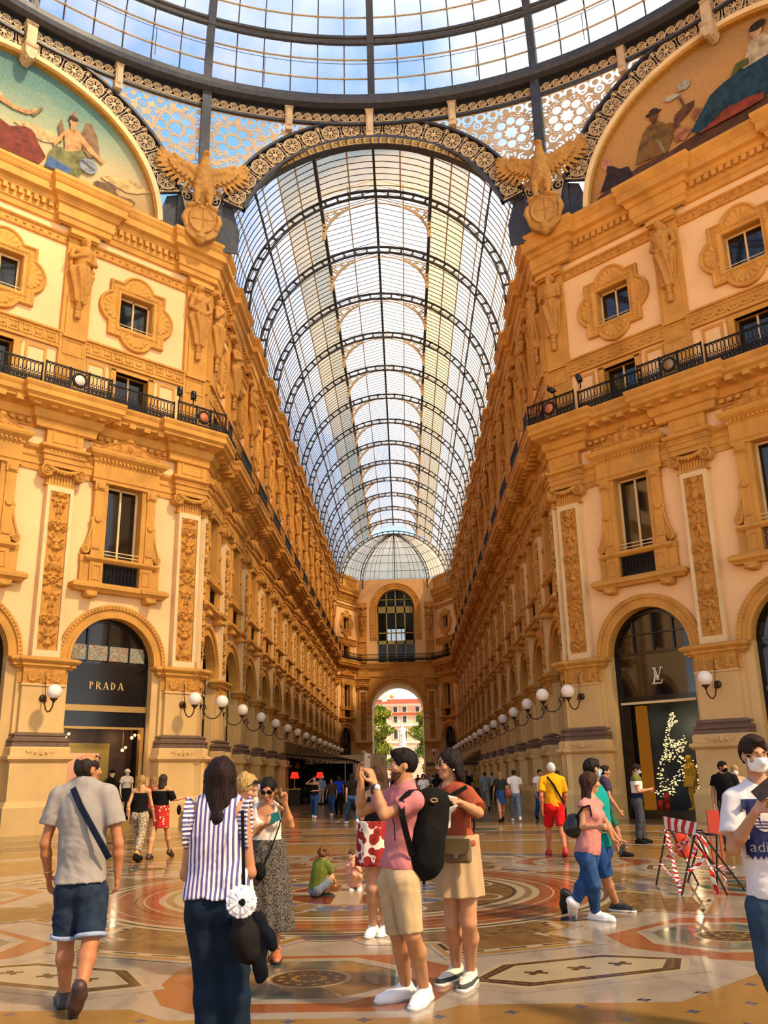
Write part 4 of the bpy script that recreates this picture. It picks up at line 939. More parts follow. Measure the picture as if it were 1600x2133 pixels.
# ---------------------------------------------------------------- barrel vault of iron and glass
ZC=24.45; RG=7.0; RL,RU=6.45,6.88; LA=math.radians(25)      # lantern half angle measured from the crown
vault=empty('ceiling',(0,A,ZC)); tag(vault,'iron and glass barrel vault roofing the long arcade','glass roof',kind='structure')
def cyl(r,th,y): return (r*math.sin(th),y-A,r*math.cos(th))
Y0,Y1=A+.25,92.6; TR=[A+4.8+BAY*k for k in range(13)]+[Y1]
m=MB(); n=26
def strip(mb,t0,t1,y0,y1,mi,r=RG,k=4):
    for i in range(k):
        a,b=t0+(t1-t0)*i/k,t0+(t1-t0)*(i+1)/k; mb.quad(cyl(r,a,y0),cyl(r,b,y0),cyl(r,b,y1),cyl(r,a,y1),mi)
LAPS=[math.radians(x) for x in (25,33.5,42,50.3,58.5,66.7,75,83,90)]
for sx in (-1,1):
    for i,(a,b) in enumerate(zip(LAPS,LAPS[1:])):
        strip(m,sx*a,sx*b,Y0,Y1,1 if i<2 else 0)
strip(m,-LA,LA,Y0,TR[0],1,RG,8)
xe=RG*math.sin(LA); ze=RG*math.cos(LA); zr=ze+1.35; zv=ze+.45
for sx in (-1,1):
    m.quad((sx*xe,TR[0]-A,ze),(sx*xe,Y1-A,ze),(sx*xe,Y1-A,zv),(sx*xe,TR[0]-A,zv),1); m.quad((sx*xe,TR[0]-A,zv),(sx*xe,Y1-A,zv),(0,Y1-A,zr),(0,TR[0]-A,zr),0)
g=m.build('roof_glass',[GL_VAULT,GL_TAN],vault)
m=MB(); nb=int((Y1-Y0)/.475)
for i in range(nb+1):
    y=Y0+(Y1-Y0)*i/nb; first=y<TR[0]
    arcs=((-90,90),) if first else ((-90,-25),(25,90))
    for a,b in arcs:
        k=max(4,int(abs(b-a)/7)); T=[math.radians(a+(b-a)*q/k) for q in range(k+1)]
        for p,q in zip(T,T[1:]):
            w=.014; V=[cyl(r_,t_,y+s*w) for t_ in (p,q) for r_,s in ((RG-.035,-1),(RG-.035,1),(RG,1),(RG,-1))]
            m.add(V,[(0,1,5,4),(1,2,6,5),(3,0,4,7)])
    if not first:
        for sx in (-1,1): m.bar((sx*xe,y-A,zv),(0,y-A,zr),.028); m.bar((sx*xe,y-A,ze),(sx*xe,y-A,zv),.028)
m.build('glazing_bars',IRON,vault)
m=MB()
for t in LAPS[1:]:
    if abs(math.degrees(t)-58.5)<1: continue
    for sx in (-1,1):
        p=cyl(RG-.03,sx*t,Y0); q=cyl(RG-.03,sx*t,Y1); m.bar(p,q,.07,.02,up=(math.sin(sx*t),0,math.cos(t)))
        for i in range(0,nb,1):
            y=Y0+(Y1-Y0)*i/nb; c=cyl(RG-.05,sx*t,y); m.sphere(c,(.05,.09,.05),0,4,3)
for x in (-11.,0,11.):
    a=math.radians(x); m.bar(cyl(RG-.03,a,Y0),cyl(RG-.03,a,TR[0]),.07)
for sx in (-1,1): m.bar((sx*xe*.5,TR[0]-A,(zv+zr)/2-.03),(sx*xe*.5,Y1-A,(zv+zr)/2-.03),.06,.03)
m.build('putty_laps',LAP,vault)
m=MB(); m.bar((0,TR[0]-A,zr-.05),(0,Y1-A,zr-.05),.14); m.bar(cyl(RU,0,Y0),cyl(RU,0,TR[0]),.12)
for sx in (-1,1):
    t=sx*LA; m.bar(cyl(RU-.05,t,Y0),cyl(RU-.05,t,Y1),.16,.34); m.bar((sx*xe,TR[0]-A,zv),(sx*xe,Y1-A,zv),.08)
    t=sx*math.radians(57.5); m.bar(cyl(RL+.1,t,Y0),cyl(RL+.1,t,Y1),.09,.09); 
    for yy,y2 in zip([Y0]+TR,TR):    # sagging tie of the purlin
        P=[cyl(RL+.12-.16*math.sin(PI*q/8),t+sx*.012,yy+(y2-yy)*q/8) for q in range(9)]; m.tube(P,.03,4)
    t=sx*math.radians(89); m.bar(cyl(RG,t,Y0),cyl(RG,t,Y1),.15)
m.build('purlins',IRON,vault)
m=MB(); k=30; TT=[math.radians(-90+180*q/k) for q in range(k+1)]
for r0,r1,w in ((RL,RL+.07,.08),(RU-.07,RU,.08)):
    for p,q in zip(TT,TT[1:]):
        V=[(r_*math.sin(t_),s*w,r_*math.cos(t_)) for t_ in (p,q) for r_,s in ((r0,-1),(r0,1),(r1,1),(r1,-1))]; m.add(V,[(0,1,5,4),(1,2,6,5),(2,3,7,6),(3,0,4,7)])
for i in range(31):
    t=math.radians(-87+5.8*i); u=(math.cos(t),0,-math.sin(t)); a=np.array([RL*math.sin(t),0,RL*math.cos(t)]); b=np.array([RU*math.sin(t),0,RU*math.cos(t)])
    m.bar(a,b,.09,.1,up=(0,1,0)); U=np.array(u)
    for s in (-1,1):
        m.bar(a+U*s*.16,a*.62+b*.38,.05,.05,up=(0,1,0)); m.bar(b+U*s*.16,b*.62+a*.38,.05,.05,up=(0,1,0))
RIBM=m.data('arch_rib',IRON)
for i,y in enumerate(TR):
    o=link(bpy.data.objects.new('arch_rib',RIBM),vault); o.location=(0,y-A,0)
    if i==0: o['label']='nearest lattice arch rib of the vault'
# lantern brackets
v=Vol((0,-.06,-1.6),(3.1,.06,1.0),.035)
def br(x,y,z):
    roof=.98-(x/xe)*(.9); inn=np.hypot(x/2.75,(z+1.55)/2.15)-1
    d=np.maximum(np.maximum(z-roof,-inn*1.4),x-xe)
    holes=np.minimum(np.hypot(x-2.45,z+.02)-.15,np.minimum(np.hypot(x-2.0,z-.22)-.09,np.hypot(x-2.66,z+.5)-.08))
    lace=(.5+.5*np.sin(x*26)*np.sin(z*26))*.06-.02
    rim=np.minimum(np.abs(inn)*1.3-.05,np.abs(z-roof)-.06)
    d=np.where(rim<0,d,np.maximum(d,-holes)); d=np.where((rim>.02)&(x>.9),np.maximum(d,lace-.015),d); d=np.where((x<1.5)&(rim>0),9,d)
    return np.maximum(d,np.abs(y)-.035)
v.op((0,-.06,-1.6),(3.1,.06,1.),br); h=v.mb(0,1); m=MB(); m.mesh(h); V=np.concatenate(h.V)*[-1,1,1]; m.add(V,[f[::-1] for f in h.F],0,True)
BRM=m.data('lantern_bracket',FILI)
for y in TR[:-1]:
    o=link(bpy.data.objects.new('lantern_bracket',BRM),vault); o.location=(0,y+1.55-A,zv-.25)
# ---------------------------------------------------------------- half dome closing the vault
hd=empty('ceiling',(0,Y1,ZC)); tag(hd,'faceted glass half dome closing the far end of the vault','glass roof',kind='structure')
base=[(-7.0,.3),(-6.1,3.0),(-4.5,5.6),(-1.5,5.7),(1.5,5.7),(4.5,5.6),(6.1,3.0),(7.0,.3)]
def hp(i,t): x,y=base[i]; z=1.95*(1-t)+RG*t if False else 1.95+(RG-2.4)*math.sin(t*PI/2); c=math.cos(t*PI/2)*.93+.07*(1-t); return (x*c,y*c+.05,z)
m=MB(); kk=7
for i in range(len(base)-1):
    for q in range(kk): m.quad(hp(i,q/kk),hp(i+1,q/kk),hp(i+1,(q+1)/kk),hp(i,(q+1)/kk),0)
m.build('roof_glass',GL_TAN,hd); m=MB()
for q in range(kk+1):
    for i in range(len(base)-1): m.bar(hp(i,q/kk),hp(i+1,q/kk),.045)
for i in range(len(base)-1):
    for s in range(1,5):
        f=s/5; P=[np.array(hp(i,q/kk))*(1-f)+np.array(hp(i+1,q/kk))*f for q in range(kk+1)]
        for a,b in zip(P,P[1:]): m.bar(a,b,.035)
m.build('glazing_bars',IRON,hd)
for i in (2,5):
    m=MB(); P=[hp(i,q/10) for q in range(11)]; m.tube(P,.07,5); Q=[(p[0]*.93,p[1]*.93,p[2]-.35*(1-.5*q/10)) for q,p in enumerate(P)]; m.tube(Q,.06,5)
    for a,b in zip(P,Q): m.bar(a,b,.07)
    m.bar(Q[0],(Q[0][0],Q[0][1],Q[0][2]-1.0),.16); m.build('arch_rib',IRON,hd)
m=MB(); P=[(0,hp(3,q/10)[1],hp(3,q/10)[2]) for q in range(11)]; m.tube(P,.06,5); m.build('arch_rib',IRON,hd)
# ---------------------------------------------------------------- octagon: arches, spandrels, frieze, ring and dome
def wheel_tile():   # one square of openwork: wheel rosette and corner leaves, 1.0 x 1.0 centred
    v=Vol((-.56,-.07,-.54),(.56,.07,.54),.02)
    def fn(x,y,z):
        r=np.hypot(x,z); th=np.arctan2(z,x); d=np.abs(r-.4)-.035; d=np.minimum(d,np.abs(r-.33)-.012); d=np.minimum(d,r-.085)
        sp=np.abs(np.sin(th*4))*r/4-.022; d=np.minimum(d,np.maximum(np.maximum(sp,r-.35),.06-r))
        pet=np.abs(np.hypot(r-.27,(((th*4/PI+.5)%1)-.5)*r*PI/4)-.07)-.014; d=np.minimum(d,np.maximum(pet,r-.36))
        d=np.minimum(d,np.abs(np.abs(x)-.52)-.025+.0*z); 
        for sx in (-1,1):
            for sz in (-1,1): d=np.minimum(d,np.abs(np.hypot(x-sx*.42,z-sz*.33)-.07)-.018); d=np.minimum(d,np.maximum(np.abs((x-sx*.5)*.8+(z-sz*.42)*sx*sz*.6)-.018,np.hypot(x-sx*.5,z-sz*.42)-.16))
        return np.maximum(d*.8,np.abs(y)-.03)
    v.op((-.56,-.07,-.54),(.56,.07,.54),fn); return v.mb(0,1)
WT=wheel_tile()
RCY=20.4; PA=math.radians(22.15)
def cylmap(V,a0): # (u along the drum to the right, outward depth y, z) -> world; a0 = angle to the left of the arcade axis
    a=a0-V[:,0]/RCY; r=RCY+V[:,1]; return np.stack([-r*np.sin(a),r*np.cos(a),V[:,2]],1)
def mapped(mb,a0):
    o=MB(); o.V.append(cylmap(np.concatenate(mb.V),a0)); o.n=mb.n; o.F=mb.F; o.M=mb.M; o.S=mb.S; return o
def bend(tile,r0,a,wid,hgt,zc):
    V=np.concatenate(tile.V); th=a-V[:,0]*wid/r0; r=r0+V[:,2]*hgt
    o=MB(); o.V.append(np.stack([r*np.cos(th),V[:,1],zc+r*np.sin(th)],1)); o.n=len(V); o.F=tile.F; o.M=[0]*len(tile.F); o.S=tile.S; return o
def arch_band(a0,label):
    zc,ri,ro,amin,nt=24.7,6.27,7.25,.3,17
    root=empty('openwork_arch',(-RCY*math.sin(a0),RCY*math.cos(a0),zc),0); tag(root,label,'arch')
    rm=(ri+ro)/2; step=(PI-2*amin)/nt; m=MB()
    for i in range(nt): m.mesh(bend(WT,rm,amin+step*(i+.5),rm*step*.96,(ro-ri)*.98,zc))
    k=44; e0,e1=PI-amin,amin; m2=MB()
    m2.ring(arc(0,zc,ro+.09,e0,e1,k),arc(0,zc,ro-.02,e0,e1,k),-.12,.4); m2.ring(arc(0,zc,ri+.03,e0,e1,k),arc(0,zc,ri-.09,e0,e1,k),-.12,.3); m2.ring(arc(0,zc,ro,e0,e1,k),arc(0,zc,ri,e0,e1,k),.22,.25)
    for q,nm,mt in ((m,'openwork_frieze',FILI),(m2,'arch_rim',IRON)):
        o=mapped(q,a0).build(nm,mt,root); o.location=(RCY*math.sin(a0),-RCY*math.cos(a0),-zc)
    return root
for fr,s0,zc,a0,lab in ((Frame((0,A),(1,0),(0,-1),'x'),0,22.3,0,'iron openwork arch with wheel rosettes across the mouth of the arcade'),
                      (FL,9.1,22.1,2*PA,'iron openwork arch with wheel rosettes over the left wall painting'),
                      (FR,9.1,22.1,-2*PA,'iron openwork arch with wheel rosettes over the right wall painting')):
    arch_band(a0,lab); k=44
    r=empty('arch_lining',(0,0,0)); put(r,fr,s0,0,zc)
    if s0==0:
        tag(r,'gilded key pattern band lining the mouth of the arcade vault','arch')
        m=MB(); m.ring(arc(0,0,8.5,PI-.32,.32,k),arc(0,0,8.0,PI-.32,.32,k),-.05,.35,1); m.ring(arc(0,0,8.36,PI-.32,.32,k),arc(0,0,8.04,PI-.32,.32,k),-.06,-.05)
        for i in range(52):
            a=.36+(PI-.72)*(i+.5)/52
            c=(8.2*math.cos(a),8.2*math.sin(a)); m.tube([(c[0]+.09*math.cos(b)*1.,-.06,c[1]+.09*math.sin(b)) for b in np.linspace(0,2*PI,7)],.022,4,1); m.bar((8.02*math.cos(a+.03),-.06,8.02*math.sin(a+.03)),(8.4*math.cos(a+.03),-.06,8.4*math.sin(a+.03)),.05,m=1)
        m.build('gilded_band',[GOLDB,IRON],r)
    else:
        bpy.data.objects.remove(r)
        m=MB(); e0,e1=PI-.05,.05; m.ring(arc(0,24.7,6.24,e0,e1,k),arc(0,24.7,6.02,e0,e1,k),-.2,.3); m.ring(arc(0,24.7,6.03,e0,e1,k),arc(0,24.7,5.94,e0,e1,k),-.08,.3,1)
        tag(mapped(m,a0).build('arch_rim_moulding',[PALE,GOLDB]),'pale stone rim round the %s wall painting'%fr.name,'arch')
def cpost(a_deg,z0,z1,w,label,console=False):
    m=MB(); m.box(-w/2,w/2,-.3,.1,z0,z1); m.box(-w*.62,w*.62,-.34,.12,z1-.12,z1); m.box(-w*.3,w*.3,-.34,-.3,z0+.25,z1-.3)
    if console:
        m.prism([(-w*.7,z0),(w*.7,z0),(w*.55,z0-.55),(w*.2,z0-.75),(-w*.2,z0-.75),(-w*.55,z0-.55)],-.6,.1); m.tube([(-w*.6,-.52,z0-.1),(w*.6,-.52,z0-.1)],.16,8); m.tube([(-w*.45,-.4,z0-.6),(w*.45,-.4,z0-.6)],.13,8); m.box(-w/2,w/2,-.42,0,z0,z1-.3)
    return tag(mapped(m,math.radians(a_deg)).build('ring_post',FILI),label,'post','posts under the dome ring')
for a_,lab in ((11.2,'pale post left of the arch crown under the dome ring'),(0.3,'pale post on the crown of the arcade arch under the dome ring'),(-10.9,'pale post right of the arch crown under the dome ring')): cpost(a_,30.8 if abs(a_)<1 else 31.0,32.35,.34,lab)
for sg,nm in ((1,'left'),(-1,'right')):
    cpost(sg*33.4,31.0,32.4,.32,'pale post between arch crown and corner above the %s painting'%nm)
    cpost(sg*44.3,31.0,32.3,.42,'fluted console post on the crown of the %s painting arch'%nm,True)
def spandrel_mesh():
    v=Vol((-.05,-.05,25.2),(5.6,.05,31.65),.034); cx=PA*RCY
    def fn(x,y,z):
        ax=cx-x; d=np.maximum(7.3-np.hypot(ax,z-24.7),z-31.6); d=np.maximum(d,.02-x)
        hx,hz=1.3,30.1; r=np.hypot(x-hx,z-hz); th=np.arctan2(z-hz,x-hx)
        star=r*(1+.16*np.cos(8*th))-.29; pet=np.hypot(r-.64,(((th*8/(2*PI))+.5)%1-.5)*r*PI/4)-.21
        small=np.hypot(r-1.04,(((th*8/(2*PI)))%1-.5)*r*PI/4)-.085
        hol=np.minimum(np.minimum(star,pet),small)
        q=np.hypot((x*1.0+z*.5)%.62-.31,(z*1.0-x*.5)%.62-.31); curl=np.maximum(np.abs(q-.2)-.055,-(np.arctan2(z%.62-.31,x%.62-.31)+2.4)*.1)
        hol=np.where(r>1.1,np.minimum(hol,np.minimum(curl,q-.08)),hol)
        fine=np.hypot((x+z*.35)%.14-.07,(z-x*.35)%.14-.07)-.04; hol=np.where((r<1.)&(pet>.05)&(star>.05),np.minimum(hol,fine),hol)
        top=31.6-z; sc=np.abs(np.hypot((x%.6)-.3,top-.3)-.22)-.07; hol=np.where(top<.55,np.maximum(sc,.5-r+.6),hol); hol=np.where((d>-.05)|(top<.08),9,hol)
        return np.maximum(np.maximum(d,-hol),np.abs(y)-.028)
    v.op((-.05,-.05,25.2),(5.6,.05,31.65),fn); return v.mb(0,1)
SPM_=spandrel_mesh()
for sg,nm in ((1,'left'),(-1,'right')):
    for dr,lab in ((1,'pierced star rosette panel between the %s eagle and the arcade arch'%nm),(-1,'pierced star rosette panel between the %s eagle and the painting arch'%nm)):
        V=np.concatenate(SPM_.V)*[sg*dr,1,1]; o=MB(); o.V.append(cylmap(V,sg*PA)); o.n=len(V); o.F=SPM_.F; o.M=SPM_.M; o.S=[False]*len(o.F)
        tag(o.build('pierced_spandrel',FILI),lab,'openwork panel','pierced spandrels')
    m=MB(); a=PI/2+sg*PA; ca,sa=math.cos(a),math.sin(a)
    m.bar((ca*20.45,sa*20.45,25.0),(ca*20.3,sa*20.3,32.6),.42,.5,up=(ca,sa,0)); m.bar((ca*20.9,sa*20.9,24.9),(ca*20.7,sa*20.7,27.),2.0,.3,up=(ca,sa,0))
    for sd in (1,-1):
        V=np.array([(sd*u,.38+d_,z) for d_ in (0,.06) for u,z in ((-.1,24.4),(1.75,24.4),(1.8,25.5),(1.45,26.7),(-.1,27.3))]); P5=MB(); P5.add(V,[(0,1,2,3,4),(9,8,7,6,5)]+[(i,(i+1)%5,(i+1)%5+5,i+5) for i in range(5)]); m.mesh(mapped(P5,sg*PA))
    tag(m.build('corner_post',IRON),'dark iron post rising behind the %s stone eagle to the dome ring'%nm,'post','corner posts')
RR=20.35; a0,a1=math.radians(20),math.radians(160)
m=MB(); nC=int(RR*(a1-a0)/.44)
m.sweep([(RR*math.cos(t),RR*math.sin(t)) for t in np.linspace(a1,a0,81)][::-1],[(-.05,31.55),(.12,31.56),(.12,31.68),(-.05,31.7)],0)
m.sweep([(RR*math.cos(t),RR*math.sin(t)) for t in np.linspace(a0,a1,81)],[(-.12,31.6),(-.1,31.9),(-.1,32.35),(-.12,32.36)],0)
for i in range(nC):
    a=a0+(a1-a0)*(i+.5)/nC; P=[]
    for t in np.linspace(0,1,15):
        th=PI*.5-t*2*PI*1.7; r_=.19*(1-.85*t); P.append((r_*math.cos(th),.02+r_*math.sin(th)))
    P=[(-.3,-.2),(-.24,-.02),(-.13,.15)]+P
    m.tube([((RR-.06)*math.cos(a-x/RR),(RR-.06)*math.sin(a-x/RR),31.93+z) for x,z in P],.04,4,1)
    m.sweep([((RR-.02)*math.cos(t),(RR-.02)*math.sin(t)) for t in (a-.22/RR,a+.22/RR)],[(0,31.68),(.03,31.68),(.03,31.8),(0,31.8)],1)
tag(m.build('curl_frieze',[IRON,FILI]),'running wave scroll frieze of pale iron below the dome ring','frieze')
m=MB(); circ=[(math.cos(t),math.sin(t)) for t in np.linspace(a0-.1,a1+.1,81)]
m.sweep([(19.95*c,19.95*s) for c,s in circ],[(-1.2,32.36),(-.4,32.36),(-.1,32.3),(.15,32.4),(.22,32.6),(.22,32.85),(.12,32.92),(-.1,32.9),(-1.2,32.85),(-1.2,32.36)])
tag(m.build('dome_ring',IRON),'broad dark iron ring carrying the glass dome','ring')
dome=empty('ceiling',(0,0,32.95)); tag(dome,'great iron and glass dome over the octagon','glass roof',kind='structure')
RD,HD=20.45,14.; TS=np.linspace(0,1.2,14)
def dp(a,t,off=0.): r=(RD-off)*math.cos(t)**.9; return (r*math.cos(a),r*math.sin(a),(HD-off)*math.sin(t))
ribs=[math.radians(90+22.15*i) for i in range(-8,9)]
m=MB(); g=MB()
for a,b in zip(ribs,ribs[1:]):
    n=6; aa=[a+(b-a)*i/n for i in range(n+1)]
    for p,q in zip(aa,aa[1:]):
        for t,u in zip(TS,TS[1:]): g.quad(dp(p,t),dp(q,t),dp(q,u),dp(p,u),0)
    for p in aa[1:-1]:
        for t,u in zip(TS,TS[1:]): m.bar(dp(p,t,.04),dp(p,u,.04),.055)
g.build('dome_glass',GL_DOME,dome); m.build('glazing_bars',IRON,dome)
m=MB(); zs=[.35+.98*i for i in range(13)]
for z in zs:
    t=math.asin(z/HD); A_=[ribs[0]+(ribs[-1]-ribs[0])*i/96 for i in range(97)]
    for p,q in zip(A_,A_[1:]): m.bar(dp(p,t,.03),dp(q,t,.03),.07,.05)
    for a,b in zip(ribs,ribs[1:]):
        for i in range(7): m.sphere(dp(a+(b-a)*i/6,t,.08),(.09,.09,.06),0,5,3)
m.build('putty_laps',LAP,dome)
m=MB(); A_=[ribs[0]+(ribs[-1]-ribs[0])*i/120 for i in range(121)]
for z,off,r_ in ((2.95,.35,.13),(3.25,.3,.1),(7.6,.35,.13),(7.9,.3,.1)):
    t=math.asin(z/HD); m.tube([dp(a,t,off) for a in A_],r_,6)
m.build('purlins',IRON,dome)
for a in ribs:
    m=MB(); Q=[dp(a,t,.22) for t in TS]; tv=(-math.sin(a),math.cos(a),0)
    for p,q in zip(Q,Q[1:]): m.bar(p,q,.34,.42,up=(math.cos(a),math.sin(a),.3))
    m.build('dome_rib',IRON,dome)
m=MB()      # safety wire around the foot of the dome
t=math.asin(1.5/HD); m.tube([dp(a,t,.9) for a in A_],.018,4)
for i in range(0,121,5): m.bar(dp(A_[i],0,.9),dp(A_[i],t,.9),.025)
m.build('guard_wire',IRON,dome)
# ---------------------------------------------------------------- stone eagles
def eagle_mesh():
    v=Vol((-2.6,-.9,-2.6),(2.6,.7,2.7),.05)
    v.cone((0,-.1,-.2),(0,-.15,.9),.5,.42,.1); v.cone((0,-.15,.9),(.02,-.3,1.6),.36,.2,.1); v.ell((.04,-.38,1.78),(.2,.26,.2),.05); v.cone((.08,-.6,1.76),(.12,-.72,1.66),.07,.03,.03)
    for s in (-1,1):
        v.cone((s*.28,-.25,-.2),(s*.34,-.32,-1.0),.3,.2,.08); v.cone((s*.34,-.32,-1.0),(s*.36,-.4,-1.4),.15,.1,.04)
        v.cone((s*.35,.0,.8),(s*1.1,.02,1.1),.34,.26,.12); v.cone((s*1.05,.02,1.1),(s*1.6,.05,1.65),.24,.12,.1)
        for i in range(13):
            f=i/12; bx,bz=.38+1.0*min(1,f*1.5),.75+.45*min(1,f*1.5); l=1.05+.1*math.sin(f*PI)+.15*f; an=-1.62+2.28*f
            v.cone((s*bx,.05+.03*(i%2),bz),(s*(bx+l*math.cos(an)),.08+.03*(i%2),bz+l*math.sin(an)),.17,.1,.012,flat=((0,1,0),.42))
        for i in range(8):
            f=i/7; bx,bz=.4+.85*f,.72+.38*f; an=-1.7+1.9*f; l=.6; v.cone((s*bx,-.1,bz),(s*(bx+l*math.cos(an)),-.06,bz+l*math.sin(an)),.16,.12,.012,flat=((0,1,0),.5))
    v.cone((0,.1,-.4),(0,.15,-1.2),.4,.3,.1)
    # feather ripple
    g=np.meshgrid(*[v.lo[i]+v.h*np.arange(v.n[i]) for i in range(3)],indexing='ij',sparse=True)
    v.D+= (.018*np.sin(g[0]*19+np.sin(g[2]*5))*np.sin(g[2]*17)).astype(np.float32)
    return v.mb(0,1)
def shield_mesh():
    v=Vol((-1.2,-.6,-4.2),(1.2,.5,-1.0),.045)
    def fn(x,y,z):
        zz=(z+2.3)*1.18; w=.9-.12*np.cos(zz*3.2)+.1*np.sign(zz)*0; d=np.hypot(x/np.where(zz<0,w+.05,w),zz/np.where(zz<0,1.45,1.2))-1
        H=np.where(np.hypot(x/.62,zz/.85)<1,.3-.0*x,.22); H=np.where(np.abs(np.hypot(x/.66,zz/.9)-1)<.07,.36,H); H=np.where((np.hypot(x/.6,zz/.82)<1)&((np.abs(x)<.03)|(np.abs(zz)<.03)),.24,H)
        return np.maximum(d*.6,np.maximum(-y-H,y-.25))*.8
    v.op((-1.2,-.6,-4.2),(1.2,.5,-1.0),fn)
    for s in (-1,1):
        v.cone((s*.86,-.2,-1.95),(s*.95,-.2,-2.3),.14,.16,.04); v.cone((s*.9,-.2,-2.4),(s*.8,-.2,-2.75),.16,.12,.04); v.cone((s*.25,-.3,-1.35),(s*.75,-.2,-1.5),.15,.12,.05)
    v.cone((0,-.1,-3.3),(0,-.05,-3.5),.3,.2,.1); return v.mb(0,1)
EM,SM=eagle_mesh().data('eagle_body',EAGLE),shield_mesh().data('shield',EAGLE)
for sx,nm in ((-1,'left'),(1,'right')):
    a=math.atan2(20.124,sx*7.25); a=PI/2-sx*PA; r=empty('eagle_statue',(20.05*math.cos(a),20.05*math.sin(a),27.1),a-PI/2); r.scale=(.82,.82,.82) 
    tag(r,'stone eagle with spread wings over an oval cross shield on the %s corner'%nm,'statue','corner eagles')
    link(bpy.data.objects.new('eagle_body',EM),r); link(bpy.data.objects.new('shield',SM),r)
# ---------------------------------------------------------------- painted lunettes (plain stand-ins of the same colours)
def painting(a0,nm,stops,shapes,ground,gcol,label):
    t=NT('painted_sky_'+nm); b=t.bsdf((.5,.5,.4),.8,spec=.2); v=t.coords(); sep=t.n('ShaderNodeSeparateXYZ'); t.l(v,sep.inputs[0])
    z=t.math('ADD',t.math('DIVIDE',t.math('SUBTRACT',sep.outputs[2],.8),5.),t.math('MULTIPLY',t.math('SUBTRACT',t.noise(t.coords('Object',(.4,.4,1.)),1.1,5),.5),.3))
    c=t.ramp(z,stops); n=t.noise(v,14,3); t.l(t.mix(.1,c,t.ramp(n,[(.3,(.1,.07,.03)),(.7,(.7,.6,.4))])),b.inputs['Base Color'])
    org=np.array([-RCY*math.sin(a0),RCY*math.cos(a0),24.7])
    def lay_(m,mt,name,root=None):
        q=mapped(m,a0); q.V=[np.concatenate(q.V)-org]; o=q.build(name,mt,root)
        if root is None: o.location=tuple(org)
        return o
    m=MB(); n_=30
    for i in range(n_):
        u0,u1=-6.2+12.4*i/n_,-6.2+12.4*(i+1)/n_; h=lambda u: 24.7+math.sqrt(max(0,6.2**2-u*u)); m.quad((u0,.2,24.7),(u1,.2,24.7),(u1,.2,h(u1)),(u0,.2,h(u0)))
    r=lay_(m,t.m,'wall_painting'); tag(r,label,'painting','lunette paintings')
    m=MB()
    for (ua,za),(ub,zb) in zip(ground,ground[1:]):
        k_=max(1,int((ub-ua)/.8))
        for i in range(k_):
            u0,u1=ua+(ub-ua)*i/k_,ua+(ub-ua)*(i+1)/k_; z0,z1=za+(zb-za)*i/k_,za+(zb-za)*(i+1)/k_; m.quad((u0,.17,24.7),(u1,.17,24.7),(u1,.17,z1),(u0,.17,z0))
    lay_(m,stone('paint_ground_'+nm,gcol,.3,.8,2,.05),'painted_ground',r)
    for i,(poly,col) in enumerate(shapes):
        key='paint_'+col; mt=MATS.get(key) or stone(key,'#'+col,.35,.8,3.,.05)
        m=MB(); m.prism(poly,.15-.004*i,.165-.004*i); lay_(m,mt,'painted_shape',r)
def blob(cx,cz,rx,rz,n=16,j=.08,seed=0):
    r=random.Random(seed); return [(cx+rx*(1+r.uniform(-j,j))*math.cos(2*PI*i/n),cz+rz*(1+r.uniform(-j,j))*math.sin(2*PI*i/n)) for i in range(n)]
